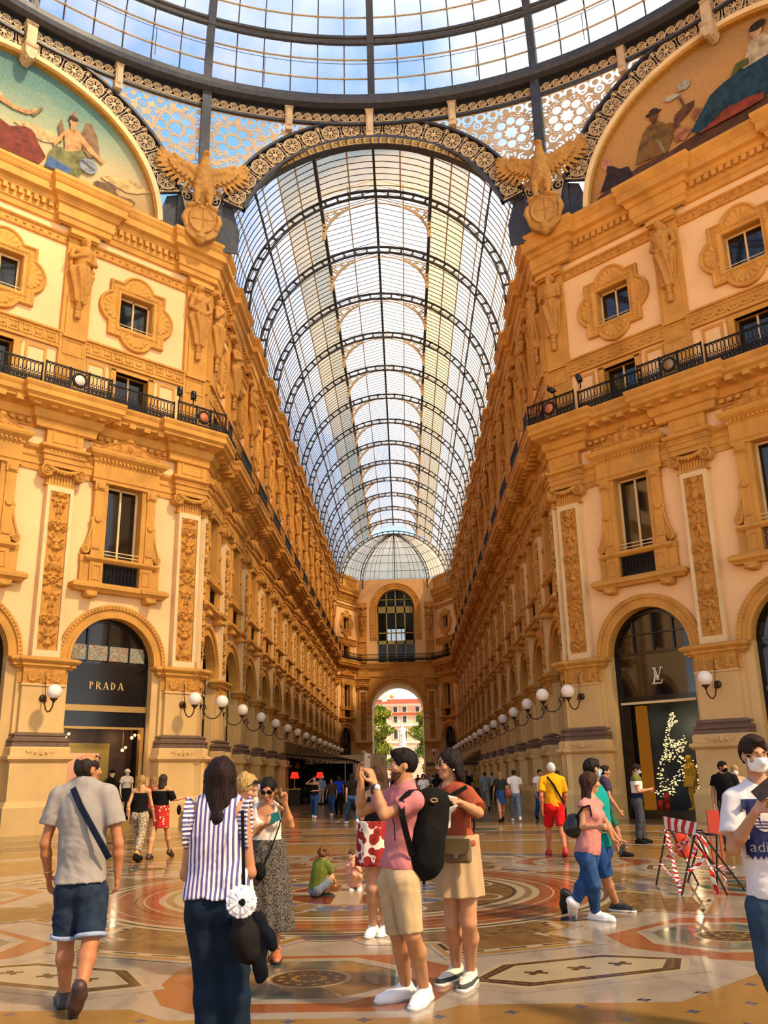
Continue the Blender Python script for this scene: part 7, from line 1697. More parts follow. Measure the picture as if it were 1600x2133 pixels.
for q in 'lr':
    a=lerp(B.J['hip'+q],B.J['kn'+q],.83); b=lerp(B.J['hip'+q],B.J['kn'+q],.92); v=B.vol(['hip'+q,'kn'+q],.2); v.limb(a,b,.118,.116,.0,start=True); wear(B,v,'cuff',cloth('cuff_denim','#8f97ab',.1,6) if q=='l' else MATS['cuff_denim'],'pale turned up cuff')
    shoe(B,q,LEATH,DSOLE,'sandal',.012,.05)
wear(B,hair_vol(B,'bald',0,.008),'hair',hairmat('#2a1f16')); glasses(B,True,None,'sunglasses',.07,1.1)
wr=B.J['wrl']; m=MB(); m.lathe([(.036,-.01),(.036,.01)],wr-B.base+nrm(B.J['ell']-wr)*.03,14); m.build('watch',BRASS,B.obj)
strap([at(152,1642,Y-.11),at(168,1680,Y-.155),at(190,1720,Y-.165),at(210,1756,Y-.16),at(226,1786,Y-.1)],.045,'bag_strap','dark navy bag strap crossing the back of the grey T-shirt','strap',cloth('navy_strap','#171c2c',.1,5),t=.012)
# --- woman in the striped blouse, seen from behind
Y=-9.55
B=Body(joints(dict(pel=(452,1868),neck=(456,1668),head=(461,1622),shl=(408,1693),shr=(503,1693),ell=(388,1822,.02),elr=(521,1818,.02),wrl=(414,1790,.26),wrr=(494,1790,.28),hipl=(424,1905),hipr=(478,1905),knl=(433,2022,.02),knr=(489,2020,.02),
   anl=at(438,2214,-9.55),anr=at(494,2214,-9.52),toel=at(434,2214,-9.37)*[1,1,0]+[0,0,.03],toer=at(500,2214,-9.35)*[1,1,0]+[0,0,.03]),Y),(0,1,0),(.05,.98,-.15),'f',1.0,.0085,1.05)
B.haircol='#1c1210'
o=person_obj(B,'person in a blue and white striped frilled blouse and dark trousers, back turned',{'l':dict(d=(.5,.6,.2),curl=.6),'r':dict(d=(-.5,.6,.2),curl=.6)},'#a56f48')
STR=pat('striped_blouse',stripes('#d9cbc6','#5a4d78',36,0,.52)); STRZ=pat('striped_frill',stripes('#d9cbc6','#5a4d78',40,2,.5))
wear(B,garment_top(B,.0,0,.022,.0,fold=.005,box=.012,over=.01),'blouse',STR)
for q,sg in (('l',-1),('r',1)):
    c=B.J['sh'+q]; v=SVol(c-.24,c+.24,.0085)
    def fr_(x,y,z,c=c,sg=sg):
        u=(x-c[0])*sg; w=z-c[2]; th=np.arctan2(w+.06,y-c[1]); r=np.hypot(w+.06,(y-c[1])*1.35); return np.maximum(np.abs(r-.078-.008*np.sin(th*17)-(u+.03)*.75)-.011,np.maximum(-.035-u,u-.055))*.7
    v.op(c-.24,c+.24,fr_); v.plane(c-np.array([0,0,.2]),(0,0,-1)); wear(B,v,'frill',STRZ,'pleated shoulder frill')
wear(B,garment_legs(B,1.97,.02,.02,.08),'trousers',NAVY)
for q in 'lr': shoe(B,q,BLK,DSOLE)
wear(B,hair_vol(B,'straight',.24,.016),'hair',hairmat('#22120e'))
Yb=Y-.2
strap([at(505,1688,Yb),at(506,1740,Yb-.02),at(507,1800,Yb-.03),at(508,1862,Yb-.03)],.018,'bag_strap','dark strap hanging down the striped blouse to the flower bag','strap',BLK)
v=SVol(at(495,1990,Yb)-np.array([.2,.2,.2]),at(495,1880,Yb)+np.array([.2,.2,.2]),.012); v.cone(at(507,1890,Yb),at(512,1945,Yb),.035,.085,.03); v.cone(at(512,1945,Yb),at(518,1980,Yb),.088,.075,.03); v.wrinkle(.006,30,2)
c0=at(508,1940,Yb); mb=v.mb(0,2); mb.V=[np.concatenate(mb.V)-c0]; o=mb.build('drawstring_bag',cloth('black_bag','#1c1816',.3,6),loc=tuple(c0)); tag(o,'black drawstring bag hanging at the hip of the striped blouse','bag')
m=MB(); c=at(503,1878,Yb-.12); rr=random.Random(2)
for i in range(64):
    a=2*PI*i/32+.1*(i//32); r0_,r1_=(.02,.082) if i<32 else (.012,.058); y0=-.004-.016*(i//32); z_=.012*math.sin(i*2.4)
    p=np.array([r0_*math.cos(a),y0-.012,r0_*math.sin(a)]); q=np.array([r1_*math.cos(a),y0+z_,r1_*math.sin(a)]); t_=np.array([-math.sin(a),0,math.cos(a)])*.0095
    m.add([p-t_*.4,q-t_,q*1.07+np.array([0,.006,0]),q+t_,p+t_*.4],[(0,1,2,3,4)])
o=m.build('flower_ornament',plain('white_petals','#e6dcdc',.7),loc=tuple(c)); tag(o,'white ruffled fabric flower on the black drawstring bag','flower'); m=MB(); m.sphere((.012,-.035,0),(.016,.01,.02)); m.build('flower_centre',BLK,o)
v=SVol(at(530,2070,Yb)-.25,at(540,1890,Yb)+.25,.014); v.cone(at(536,1906,Yb),at(560,1950,Yb),.03,.04,.02); v.cone(at(534,1912,Yb),at(540,2040,Yb),.035,.032,.02); v.cone(at(545,1910,Yb),at(550,2030,Yb),.03,.028,.02); v.cone(at(560,1945,Yb),at(568,1972,Yb),.038,.028,.02); v.wrinkle(.005,34,1)
c0=at(545,1960,Yb); mb=v.mb(0,2); mb.V=[np.concatenate(mb.V)-c0]; tag(mb.build('jacket',cloth('black_jacket','#0f1016',.2,6),loc=tuple(c0)),'dark jacket tied to the drawstring bag and hanging beside it','jacket')
# --- woman in the white top and long patterned skirt, facing us
Y=-6.2
B=Body(joints(dict(pel=(556,1778),neck=(556,1684),head=(559,1645,-.04),shl=(526,1693),shr=(583,1692),ell=(527,1735,-.05),elr=(606,1720,.0),wrl=(552,1719,-.22),wrr=(594,1674,-.08),hipl=(543,1795),hipr=(570,1795),knl=(546,1885),knr=(572,1885),
   anl=fl3(548,2004,.085),anr=fl3(574,1996,.085),toel=fl3(540,2016,.03),toer=fl3(576,2010,.03)),Y),(0,-1,0),(-.06,-.93,-.36),'f',.98,.0085,1.)
B.haircol='#1b1210'
o=person_obj(B,'person in a white tank top and long grey patterned skirt pointing one finger up',{'r':dict(d=(-.1,-.1,1),n=(-.3,-1,0),s=(-1,.2,0),curl=1.2,idx=.04),'l':dict(d=(.9,-.3,.35),n=(.1,.2,1),s=(-.3,-1,.1),curl=.5)},'#ab7249',lips='#8a2f2a')
wear(B,garment_top(B,-.06,0,.012,fold=.002,neck=('scoop',)),'tank_top',cloth('white_tank','#d9c9b8',.05,4)); wear(B,garment_skirt(B,at(556,1936,Y)[2],.165,.25,.014,13,.13),'skirt',pat('snake_skirt',spots('#5e564c','#1d1917',70,.5,'#8a8072',.2)))
for q in 'lr': shoe(B,q,plain('tan_sandal_'+q,'#a8623c',.5),DSOLE,'sandal',.008,.045)
wear(B,hair_vol(B,'lowbun',0,.006),'hair',hairmat('#1a100e')); glasses(B)
m=MB(); m.tube([B.J['neck']-B.base+np.array([.078*math.cos(a),-.1-.03*math.sin(-a),-.02+.12*math.sin(a)]) for a in np.linspace(PI+.3,2*PI-.3,15)],.006,6); m.build('necklace',plain('pearl','#e6d8c0',.3),B.obj)
c=at(571,1703,Y-.3); m=MB(); m.box(-.04,.04,-.005,.005,-.065,.065); o=m.build('phone',plain('teal_phone','#2f8f86',.3),loc=tuple(c)); o.rotation_euler=(.5,1.25,.1); tag(o,'teal phone held by the person in the white top','phone')
strap([at(588,1690,Y-.12),at(582,1720,Y-.17),at(566,1765,Y-.2),at(546,1812,Y-.2)],.012,'bag_strap','thin black strap across the white tank top','strap',BLK)
v=SVol(at(541,1815,Y-.2)-.15,at(541,1815,Y-.2)+.15,.012); v.ell(at(541,1815,Y-.2),(.06,.05,.08),.02); mb=v.mb(0,1); c0=at(541,1815,Y-.2); mb.V=[np.concatenate(mb.V)-c0]; tag(mb.build('shoulder_bag',BLK,loc=tuple(c0)),'small black bag at the hip of the grey patterned skirt','bag')
# --- blonde woman bending over the phone, mostly behind the striped blouse
Y=-6.9
B=Body(joints(dict(pel=(478,1800,.1),neck=(500,1676),head=(515,1641,-.02),shl=(470,1692,.08),shr=(512,1694,-.12),ell=(462,1760,.1),elr=(512,1745,-.16),wrl=(486,1770,.0),wrr=(537,1722,-.2),hipl=(468,1815),hipr=(490,1815),knl=(466,1915),knr=(488,1915),
   anl=fl3(452,2010,.085),anr=fl3(468,2016,.085),toel=fl3(462,2016,.03),toer=fl3(484,2022,.03)),Y),(.75,-.5,0),(.86,-.28,-.42),'f',.98,.0085,1.)
B.haircol='#8a6230'
o=person_obj(B,'person with blonde hair in a bun and sunglasses on top bending over a phone',{'r':dict(d=(.8,-.1,.3),n=(0,0,1),s=(-.2,1,0),curl=.6)},'#c08a5e')
wear(B,garment_top(B,.02,.3,.016,fold=.003),'top',cloth('pink_top','#c48f7c',.1,4)); wear(B,garment_skirt(B,.62,.15,.22,.012,9),'skirt',cloth('white_skirt','#cfc0ac',.06,4))
for q in 'lr': shoe(B,q,plain('pink_sandal_'+q,'#b5685c',.5),DSOLE,'sandal',.008,.045)
wear(B,hair_vol(B,'bun',0,.012),'hair',hairmat('#b08a4c')); glasses(B,True,None,'sunglasses',.08,1.0)
# --- man in the pink T-shirt taking a picture
Y=-8.08
B=Body(joints(dict(pel=(829,1812),neck=(843,1641),head=(839,1594,-.02),shl=(815,1662,.17),shr=(864,1668,-.15),ell=(752,1692,.2),elr=(800,1698,-.2),wrl=(752,1625,.12),wrr=(781,1632,-.12),hipl=(816,1838,.08),hipr=(843,1838,-.08),knl=(829,1946,.08),knr=(858,1946,-.1),
   anl=fl3(846,2082,.085),anr=fl3(885,2087,.085),toel=fl3(792,2092,.03),toer=fl3(862,2106,.03)),Y),(-.93,-.3,0),(-.97,-.2,.02),'m',1.03,.0085,.9)
B.haircol='#15100c'
o=person_obj(B,'person in a pink T-shirt and khaki shorts holding a phone up to take a picture',{'l':dict(d=(-.05,-.1,1),n=(.8,-.5,.1),s=(.6,-.5,.3),curl=.55),'r':dict(d=(-.35,.1,.9),n=(-.7,.6,.1),s=(-.6,-.5,.4),curl=.6)},'#b07a50')
PINK=cloth('pink_shirt','#b06a68',.07,4); wear(B,garment_top(B,-.0,.55,.016,.012,fold=.004,box=.0,over=.008),'shirt',PINK); wear(B,garment_legs(B,.98,.012,.01,.05),'shorts',KHAKI)
for q in 'lr': shoe(B,q,WSHOE,SOLE,'shoe',.014,.085)
wear(B,hair_vol(B,'short',0,.012),'hair',hairmat('#18100c'))
v=SVol(B.J['head']-.2,B.J['head']+.2,.006); k=B.k*.95; c=B.J['head']; v.ell(c-B.hup*.035*k+B.face*.03*k,np.array([.0585,.0665,.0835])*k,.0,R=B.HR); v.ell(c-B.hup*.094*k+B.face*.062*k,np.array([.034,.028,.026])*k,.02,R=B.HR); v.plane(c-B.hup*.042*k+B.face*.05*k,B.hup*1.+B.face*.12); v.plane(c-B.face*.0*k,-B.face); v.ell(c+B.face*.11*k-B.hup*.06*k,np.array([.022,.05,.012])*k,0,cut=True,R=B.HR); wear(B,v,'beard',hairmat('#5a3c28'))
m=MB(); wr=lerp(B.J['wrr'],B.J['elr'],.12)-B.base; d=nrm(B.J['elr']-B.J['wrr']); m.tube([wr-d*.012,wr+d*.012],.038,14); m.lathe([(.022,0),(.022,.008)],wr+np.array([.012,-.034,0]),14,1,'y'); m.build('watch',[LEATH,WHITE],B.obj)
c=at(764,1590,Y-.02); m=MB(); m.box(-.045,.045,-.006,.006,-.045,.075); m.sphere((.02,-.008,.05),.008,1); o=m.build('phone',[plain('grey_phone','#6a5a4c',.4),BLACK],loc=tuple(c)); o.rotation_euler=(0,.12,1.1); tag(o,'grey phone held up by the person in the pink T-shirt','phone')
# his backpack
bx=at(884,1735,Y-.02); r=empty('backpack',tuple(bx),0); tag(r,'big black backpack on the back of the pink T-shirt','backpack')
v=SVol(at(884,1735,Y)-np.array([.3,.32,.5]),at(884,1735,Y)+np.array([.32,.3,.5]),.014); v.cone(at(893,1680,Y),at(886,1790,Y),.13,.145,.03,flat=((0,1,0),1.25)); v.cone(at(905,1675,Y),at(900,1720,Y),.12,.12,.04); v.cone(at(880,1740,Y),at(877,1800,Y),.11,.12,.05); v.cone(at(905,1745,Y-.03),at(898,1795,Y-.03),.085,.09,.015); v.wrinkle(.005,22,1)
mb=v.mb(0,2); mb.V=[np.concatenate(mb.V)-bx]; mb.build('main_compartment',BLK,r)
v=SVol(at(893,1668,Y)-.25,at(893,1668,Y)+.25,.012); v.cone(at(882,1662,Y-.02),at(922,1668,Y-.02),.085,.055,.04,flat=((0,0,1),.6)); v.cone(at(920,1668,Y),at(938,1676,Y),.05,.03,.03,flat=((0,0,1),.5)); mb=v.mb(0,1); mb.V=[np.concatenate(mb.V)-bx]; mb.build('lid',BLK,r)
for dy in (-.17,.16):
    strap([at(812 if dy>0 else 852,1652,Y+dy*1.2),at(806 if dy>0 else 836,1668,Y+dy*1.25-.02),at(838,1700,Y+dy*1.3-.03),at(846,1735,Y+dy*1.25),at(858,1780,Y+dy*.9)],.045,'shoulder_strap','','',BLK,parent=r,base=bx,t=.014); strap([at(812 if dy>0 else 852,1652,Y+dy*1.2),at(870,1650,Y+dy*.9),at(884,1666,Y+dy*.6)],.045,'shoulder_strap','','',BLK,parent=r,base=bx,t=.014)
m=MB(); m.tube([at(904+7*math.cos(a),1667+4*math.sin(a),Y-.17)-bx for a in np.linspace(0,2*PI,12)],.006,5); m.build('metal_ring',BRASS,r)
strap([at(818,1704,Y-.22),at(822,1722,Y-.24),at(823,1750,Y-.24)],.008,'cord','','',BLK,parent=r,base=bx)
m=MB(); c=at(936,1690,Y+.1); P=[(-.02,.12),(.07,.1),(.1,.06),(.02,-.02),(.01,-.12),(-.03,-.14),(-.07,-.05),(-.06,.05)]; m.prism(P,-.004,.004); tag(m.build('paper',plain('white_paper','#e0d8cc',.8),loc=tuple(c+np.array([0,.12,0]))),'crumpled white paper sticking out of the black backpack','paper')
# --- woman in the rust shirt
Y=-7.5
B=Body(joints(dict(pel=(956,1770),neck=(940,1642),head=(936,1592,-.02),shl=(922,1657,.14),shr=(972,1657,-.12),ell=(912,1708,.12),elr=(998,1693,-.24),wrl=(905,1674,-.0),wrr=(955,1670,-.44),hipl=(943,1792,.05),hipr=(972,1792,-.05),knl=(942,1922,.05),knr=(977,1922,-.06),
   anl=fl3(952,2040,.085),anr=fl3(981,2050,.085),toel=fl3(918,2056,.03),toer=fl3(964,2068,.03)),Y),(-.75,-.66,0),(-.93,-.36,-.02),'f',1.04,.0085,1.)
B.haircol='#1c120e'
o=person_obj(B,'person in a rust shirt and beige shorts with dark sunglasses, hand on a backpack',{'r':dict(d=(-.95,-.1,.2),n=(0,.2,-1),s=(-.2,-.5,.3),curl=.4),'l':dict(d=(-.4,-.5,.3),curl=.5)},'#b37d56',lips='#93453a')
RUST=cloth('rust_shirt','#8e432b',.08,4); wear(B,garment_top(B,-.02,.86,.016,.022,fold=.005,box=.0),'shirt',RUST)
v=garment_skirt(B,at(956,1866,Y)[2],.165,.19,.014,9,.11,1.0); wear(B,v,'shorts',cloth('beige_shorts','#a98c66',.06,4))
TRN=pat('trainer_mesh',zbands([(0,'#3f4238'),(.055,'#c9bda8'),(.12,'#8a3a34')]))
for q in 'lr': shoe(B,q,TRN,SOLE,'shoe',.016,.09)
wear(B,hair_vol(B,'long',.13,.01),'hair',hairmat('#1d110d')); glasses(B)
m=MB(); m.sphere(B.J['head']-B.base+B.hr*.083*(1 if B.hr[1]<0 else -1)-B.hup*.045,.008); m.build('earring',plain('pearl_stud','#efe6da',.2),B.obj)
m=MB(); wr=B.J['wrr']-B.base; d=nrm(B.J['elr']-B.J['wrr']); m.tube([wr+d*.02+np.array([0,.034*math.cos(a),.034*math.sin(a)]) for a in np.linspace(0,2*PI,12)],.004,5); m.build('bracelet',BRASS,B.obj)
bx=at(953,1771,Y-.24); r=empty('handbag',tuple(bx),-.35); tag(r,'olive leather flap handbag with a metal clasp on the beige shorts','bag')
OLL=plain('olive_leather','#5f4c2c',.5,var=.15,scale=5); v=SVol((-.17,-.1,-.15),(.17,.1,.13),.009); v.op((-.14,-.06,-.12),(.14,.06,.1),lambda x,y,z: np.sqrt(np.maximum(np.abs(x)-.085,0)**2+np.maximum(np.abs(y)-.015,0)**2+np.maximum(np.abs(z+.005)-.065,0)**2)-.024); v.mb(0,1).build('pouch',OLL,r)
m=MB(); P=[(-.112,.085),(.112,.085),(.112,.03)]+[(.112*math.cos(a),.02-.05*math.sin(a)) for a in np.linspace(.1,PI-.1,14)]+[(-.112,.03)]; m.prism(P,-.052,-.042); m.build('flap',OLL,r); m=MB(); m.box(-.014,.014,-.06,-.05,-.055,-.02); m.build('clasp',plain('steel_clasp','#b5aa98',.3,.8),r)
strap([at(932,1650,Y-.16),at(930,1662,Y-.2),at(970,1640,Y-.18)],.03,'bag_strap','dark strap on the shoulder of the rust shirt','strap',BLK)
strap([at(980,1650,Y-.0),at(988,1720,Y-.02),at(984,1762,Y-.1)],.016,'bag_strap','dark strap running down the side of the rust shirt to the handbag','strap',BLK)
# --- woman in the flowered skirt behind the pink T-shirt
Y=-5.2
B=Body(joints(dict(pel=(781,1738),neck=(787,1650),head=(788,1618),shl=(763,1661,.02),shr=(810,1661,0),ell=(757,1706,.0),elr=(818,1706),wrl=(762,1750,.05),wrr=(815,1748),hipl=(772,1755),hipr=(793,1755),knl=(774,1850),knr=(797,1850),anl=fl3(778,1950,.085),anr=fl3(803,1946,.085),toel=fl3(766,1956,.03),toer=fl3(792,1954,.03)),Y),(-.35,.9,0),(-.3,.95,0),'f',.96,.011,1.)
o=person_obj(B,'person in a black top and red flowered skirt half hidden behind the pink T-shirt',None,'#b57e58')
wear(B,garment_top(B,-.04,0,.014,neck=('cami',)),'top',BLK); wear(B,garment_skirt(B,at(781,1802,Y)[2],.175,.215,.014,9,.14),'skirt',pat('flower_skirt',spots('#d8c3a4','#8a2420',13,.6,'#6a1418',.2)))
for q in 'lr': shoe(B,q,WSHOE,SOLE,'shoe',.015,.08)
wear(B,hair_vol(B,'long',.2,.018),'hair',hairmat('#4a3220'))
# --- the two squatting children
Y=-1.7
B=Body(joints(dict(pel=(659,1850),neck=(669,1796,-.02),head=(674,1780,-.02),shl=(660,1800,.05),shr=(683,1800,-.05),ell=(672,1822,.12),elr=(691,1822,.02),wrl=(690,1838,.16),wrr=(697,1834,.12),hipl=(655,1852,.06),hipr=(664,1852,-.05),knl=(682,1832,.12),knr=(690,1828,-.02),anl=fl3(656,1867,.05),anr=fl3(677,1868,.05),toel=fl3(668,1866,.02),toer=fl3(692,1868,.02)),Y),(.75,.55,0),(.6,.75,-.15),'c',.62,.0095,1.05)
B.haircol='#5a3a1e'
o=person_obj(B,'person, a small curly haired child in a green T-shirt squatting on the mosaic',None,'#b88458',eyes=False); wear(B,garment_top(B,.06,.75,.016,.012,fold=.002,box=.01),'shirt',cloth('green_tee','#5c6224',.08,5)); wear(B,garment_legs(B,.9,.012,.01,.05),'shorts',cloth('grey_shorts_child','#6c7078',.1,6)); wear(B,hair_vol(B,'curly',0,.012),'hair',hairmat('#6a4420'))
for q in 'lr': shoe(B,q,BLK,DSOLE,'sandal',.008,.04)
Y=-.95
B=Body(joints(dict(pel=(738,1838),neck=(735,1795,-.02),head=(733,1781,-.05),shl=(727,1801,.02),shr=(745,1800,-.02),ell=(726,1818,-.08),elr=(751,1814,-.06),wrl=(732,1800,-.14),wrr=(739,1801,-.14),hipl=(733,1840),hipr=(744,1840),knl=(738,1822,-.16),knr=(751,1826,-.12),anl=fl3(738,1853,.05),anr=fl3(749,1852,.05),toel=fl3(731,1857,.02),toer=fl3(748,1858,.02)),Y),(-.1,-1,0),(-.35,-.85,-.3),'c',.56,.0095,1.)
o=person_obj(B,'person, a toddler in a pink dress squatting with hands at the mouth',None,'#c99268',eyes=False); wear(B,garment_top(B,.1,.5,.016,.014,fold=.002,box=.02),'dress',cloth('pink_dress','#c98878',.08,5)); wear(B,hair_vol(B,'short',0,.01),'hair',hairmat('#5a3822'))
for q in 'lr': shoe(B,q,plain('silver_shoe_'+q,'#cfc4b8',.3),SOLE,'shoe',.008,.04)
# --- couple walking to the right
Y=-4.25
B=Body(joints(dict(pel=(1226,1768),neck=(1231,1667),head=(1229,1631,0),shl=(1216,1680,-.12),shr=(1243,1678,.14),ell=(1213,1722,-.16),elr=(1262,1715,.2),wrl=(1243,1722,-.28),wrr=(1276,1748,.22),hipl=(1220,1785,-.06),hipr=(1231,1785,.06),knl=(1238,1842,-.06),knr=(1219,1836,.05),anl=fl3(1241,1917,.085),anr=(1198,1882,.05),toel=fl3(1276,1921,.03),toer=fl3(1196,1913,.03)),Y),(.95,-.25,0),(.97,.05,0),'f',1.0,.0105,.98)
B.J['raiser']=np.array([-.85,.0,.5]); B.haircol='#3a2417'
o=person_obj(B,'person in a pink sleeveless top and jeans striding to the right',{'l':dict(curl=1.1)},'#b27a52'); wear(B,garment_top(B,.06,.08,.016,.02,fold=.003,box=.02),'top',cloth('rose_top','#b4766a',.08,5)); wear(B,garment_legs(B,1.96,.012,.004,.05),'jeans',JEANS)
for q in 'lr': shoe(B,q,WSHOE if q=='l' else BLK if False else WSHOE,SOLE,'shoe',.015,.08)
wear(B,hair_vol(B,'long',.26,.02),'hair',hairmat('#3a2216'))
bx=at(1196,1720,Y-.02); v=SVol(bx-.22,bx+.22,.012); v.ell(bx,(.11,.12,.14),.03); v.ell(bx+np.array([-.06,0,-.03]),(.07,.1,.08),.03); v.wrinkle(.004,20,1); mb=v.mb(0,1); mb.V=[np.concatenate(mb.V)-bx]; r=mb.build('backpack',plain('black_vinyl','#15120f',.3),loc=tuple(bx)); tag(r,'small shiny black backpack on the pink sleeveless top','backpack'); strap([at(1202,1700,Y-.13),at(1214,1682,Y-.19),at(1228,1678,Y-.2),at(1232,1700,Y-.2)],.02,'shoulder_strap','','',BLK,parent=r,base=bx)
Y=-3.7
B=Body(joints(dict(pel=(1252,1752),neck=(1240,1640),head=(1234,1602,.0),shl=(1226,1660,-.12),shr=(1250,1658,.16),ell=(1258,1708,-.2),elr=(1262,1712,.2),wrl=(1287,1750,-.2),wrr=(1268,1745,.2),hipl=(1245,1772,-.07),hipr=(1258,1772,.07),knl=(1262,1826,-.02),knr=(1226,1830,.06),anl=fl3(1286,1899,.085),anr=(1186,1866,.05),toel=fl3(1318,1902,.03),toer=fl3(1176,1902,.03)),Y),(.95,-.2,0),(.9,.42,.05),'m',1.04,.0105,1.)
B.J['raiser']=np.array([-.85,.0,.5]); B.haircol='#1b120d'
o=person_obj(B,'person in a teal T-shirt and blue shorts walking behind the pink sleeveless top',{'l':dict(curl=.5)},'#a8714c'); wear(B,garment_top(B,.06,.55,.018,.018,fold=.003,box=.02),'shirt',cloth('teal_tee','#12827a',.08,5)); wear(B,garment_legs(B,.95,.016,.02,.05),'shorts',cloth('blue_shorts','#24406e',.12,6))
for q in 'lr': shoe(B,q,plain('black_trainer_'+q,'#1a1715',.5),SOLE,'shoe',.015,.07)
wear(B,hair_vol(B,'short',0,.014),'hair',hairmat('#1b120d')); facemask(B,plain('blue_mask','#8fb4c4',.7))
c=at(1295,1770,Y-.22); m=MB(); m.box(-.02,.02,-.01,.01,-.07,.07); o=m.build('phone',BLACK,loc=tuple(c)); o.rotation_euler=(0,.6,0); tag(o,'black phone in the swinging hand of the teal T-shirt','phone')
# --- man with glasses and white mask at the right edge
Y=-8.95
B=Body(joints(dict(pel=(1618,1862),neck=(1582,1640),head=(1572,1573,-.04),shl=(1530,1668,.0),shr=(1655,1668,0),ell=(1526,1768,-.06),elr=(1672,1770,-.05),wrl=(1576,1688,-.3),wrr=(1628,1690,-.3),hipl=(1592,1892),hipr=(1645,1892),knl=(1604,2012),knr=(1652,2012),anl=np.array([3.3,-8.93,.085]),anr=np.array([3.62,-8.9,.085]),toel=np.array([3.22,-9.15,.03]),toer=np.array([3.64,-9.14,.03])),Y),(-.1,-1,0),(.05,-.98,-.12),'m',1.03,.0085,.97)
B.haircol='#2a1b12'
o=person_obj(B,'person in a white T-shirt, glasses and white face mask holding up a phone',{'l':dict(d=(.65,-.2,.75),n=(.6,.6,-.2),s=(.1,-.6,.6),curl=.7)},'#b37d58'); wear(B,garment_top(B,.02,.72,.02,.02,fold=.004,box=.03),'shirt',cloth('white_tee','#d3c5ba',.04,4)); wear(B,garment_legs(B,1.96,.018,.01,.06),'jeans',cloth('slate_jeans','#31404c',.25,8))
for q in 'lr': shoe(B,q,WSHOE,SOLE)
wear(B,hair_vol(B,'short',0,.016),'hair',hairmat('#2a1a11')); facemask(B,plain('white_mask','#e0d6cc',.7)); glasses(B,False,BRASS,'glasses')
NB_=plain('navy_print','#1d2450',.6); PW_=plain('white_print','#d8ccc0',.7)
pv=garment_top(B,.02,.0,.021,.0,fold=.0,box=.03)
def front_y(x,z):
    i=int(round((x-pv.lo[0])/pv.h)); j=int(round((z-pv.lo[2])/pv.h)); col=pv.D[min(max(i,0),pv.n[0]-1),:,min(max(j,0),pv.n[2]-1)]; q=np.argmax(col<0)
    if not (col<0).any(): return B.J['pel'][1]-.12
    d0,d1=col[q-1],col[q]; return pv.lo[1]+pv.h*(q-1+d0/(d0-d1))
pc=at(1601,1722,Y-.16); s=1/300.; m=MB()
def flat(poly,off,mi):
    V=[(pc[0]+x*s,front_y(pc[0]+x*s,pc[2]+y*s)-off,pc[2]+y*s) for x,y in poly]; m.add(V,[tuple(range(len(V)))],mi)
for i in range(14):
    for j in range(16):
        x0,x1=-43+86*i/14,-43+86*(i+1)/14; y0,y1=-52+102*j/16,-52+102*(j+1)/16; flat([(x0,y0),(x1,y0),(x1,y1),(x0,y1)],.007,0)
for i in range(10): x0=-43+8.6*i; flat([(x0,-52),(x0+4.3,-60),(x0+8.6,-52)],.007,0)
for a,l in ((0,44),(.72,37),(-.72,37)):
    pts=[]
    for t in np.linspace(0,2*PI,20)[:-1]:
        u,w=l*.5*(1-math.cos(t)),10*math.sin(t)*(1.1 if a==0 else 1); pts.append((w*math.cos(a)+u*math.sin(a),u*math.cos(a)-w*math.sin(a)-8))
    flat(pts,.011,1)
for i in range(3):
    for j in range(10): flat([(-34+6.8*j,-4+5.5*i),(-27.2+6.8*j,-4+5.5*i),(-27.2+6.8*j,-1.6+5.5*i),(-34+6.8*j,-1.6+5.5*i)],.014,0)
tm=text_mb('adidas',.088,.002); V=np.concatenate(tm.V); V=np.array([(pc[0]+x,front_y(pc[0]+x,pc[2]-.125+z)-.011,pc[2]-.125+z) for x,y,z in V]); m.add(V,tm.F,1)
m.V=[np.concatenate(m.V)-B.base]; q=m.build('shirt_print',[NB_,PW_],B.obj); q['label']='navy three leaf print on the white T-shirt'
c=at(1592,1645,Y-.36); m=MB(); m.box(-.04,.04,-.006,.006,-.07,.07); o=m.build('phone',plain('patterned_phone_case','#352a27',.5,var=.6,scale=30),loc=tuple(c)); o.rotation_euler=(0.2,.9,-.2); tag(o,'dark phone held in front of the white T-shirt at the right edge','phone')
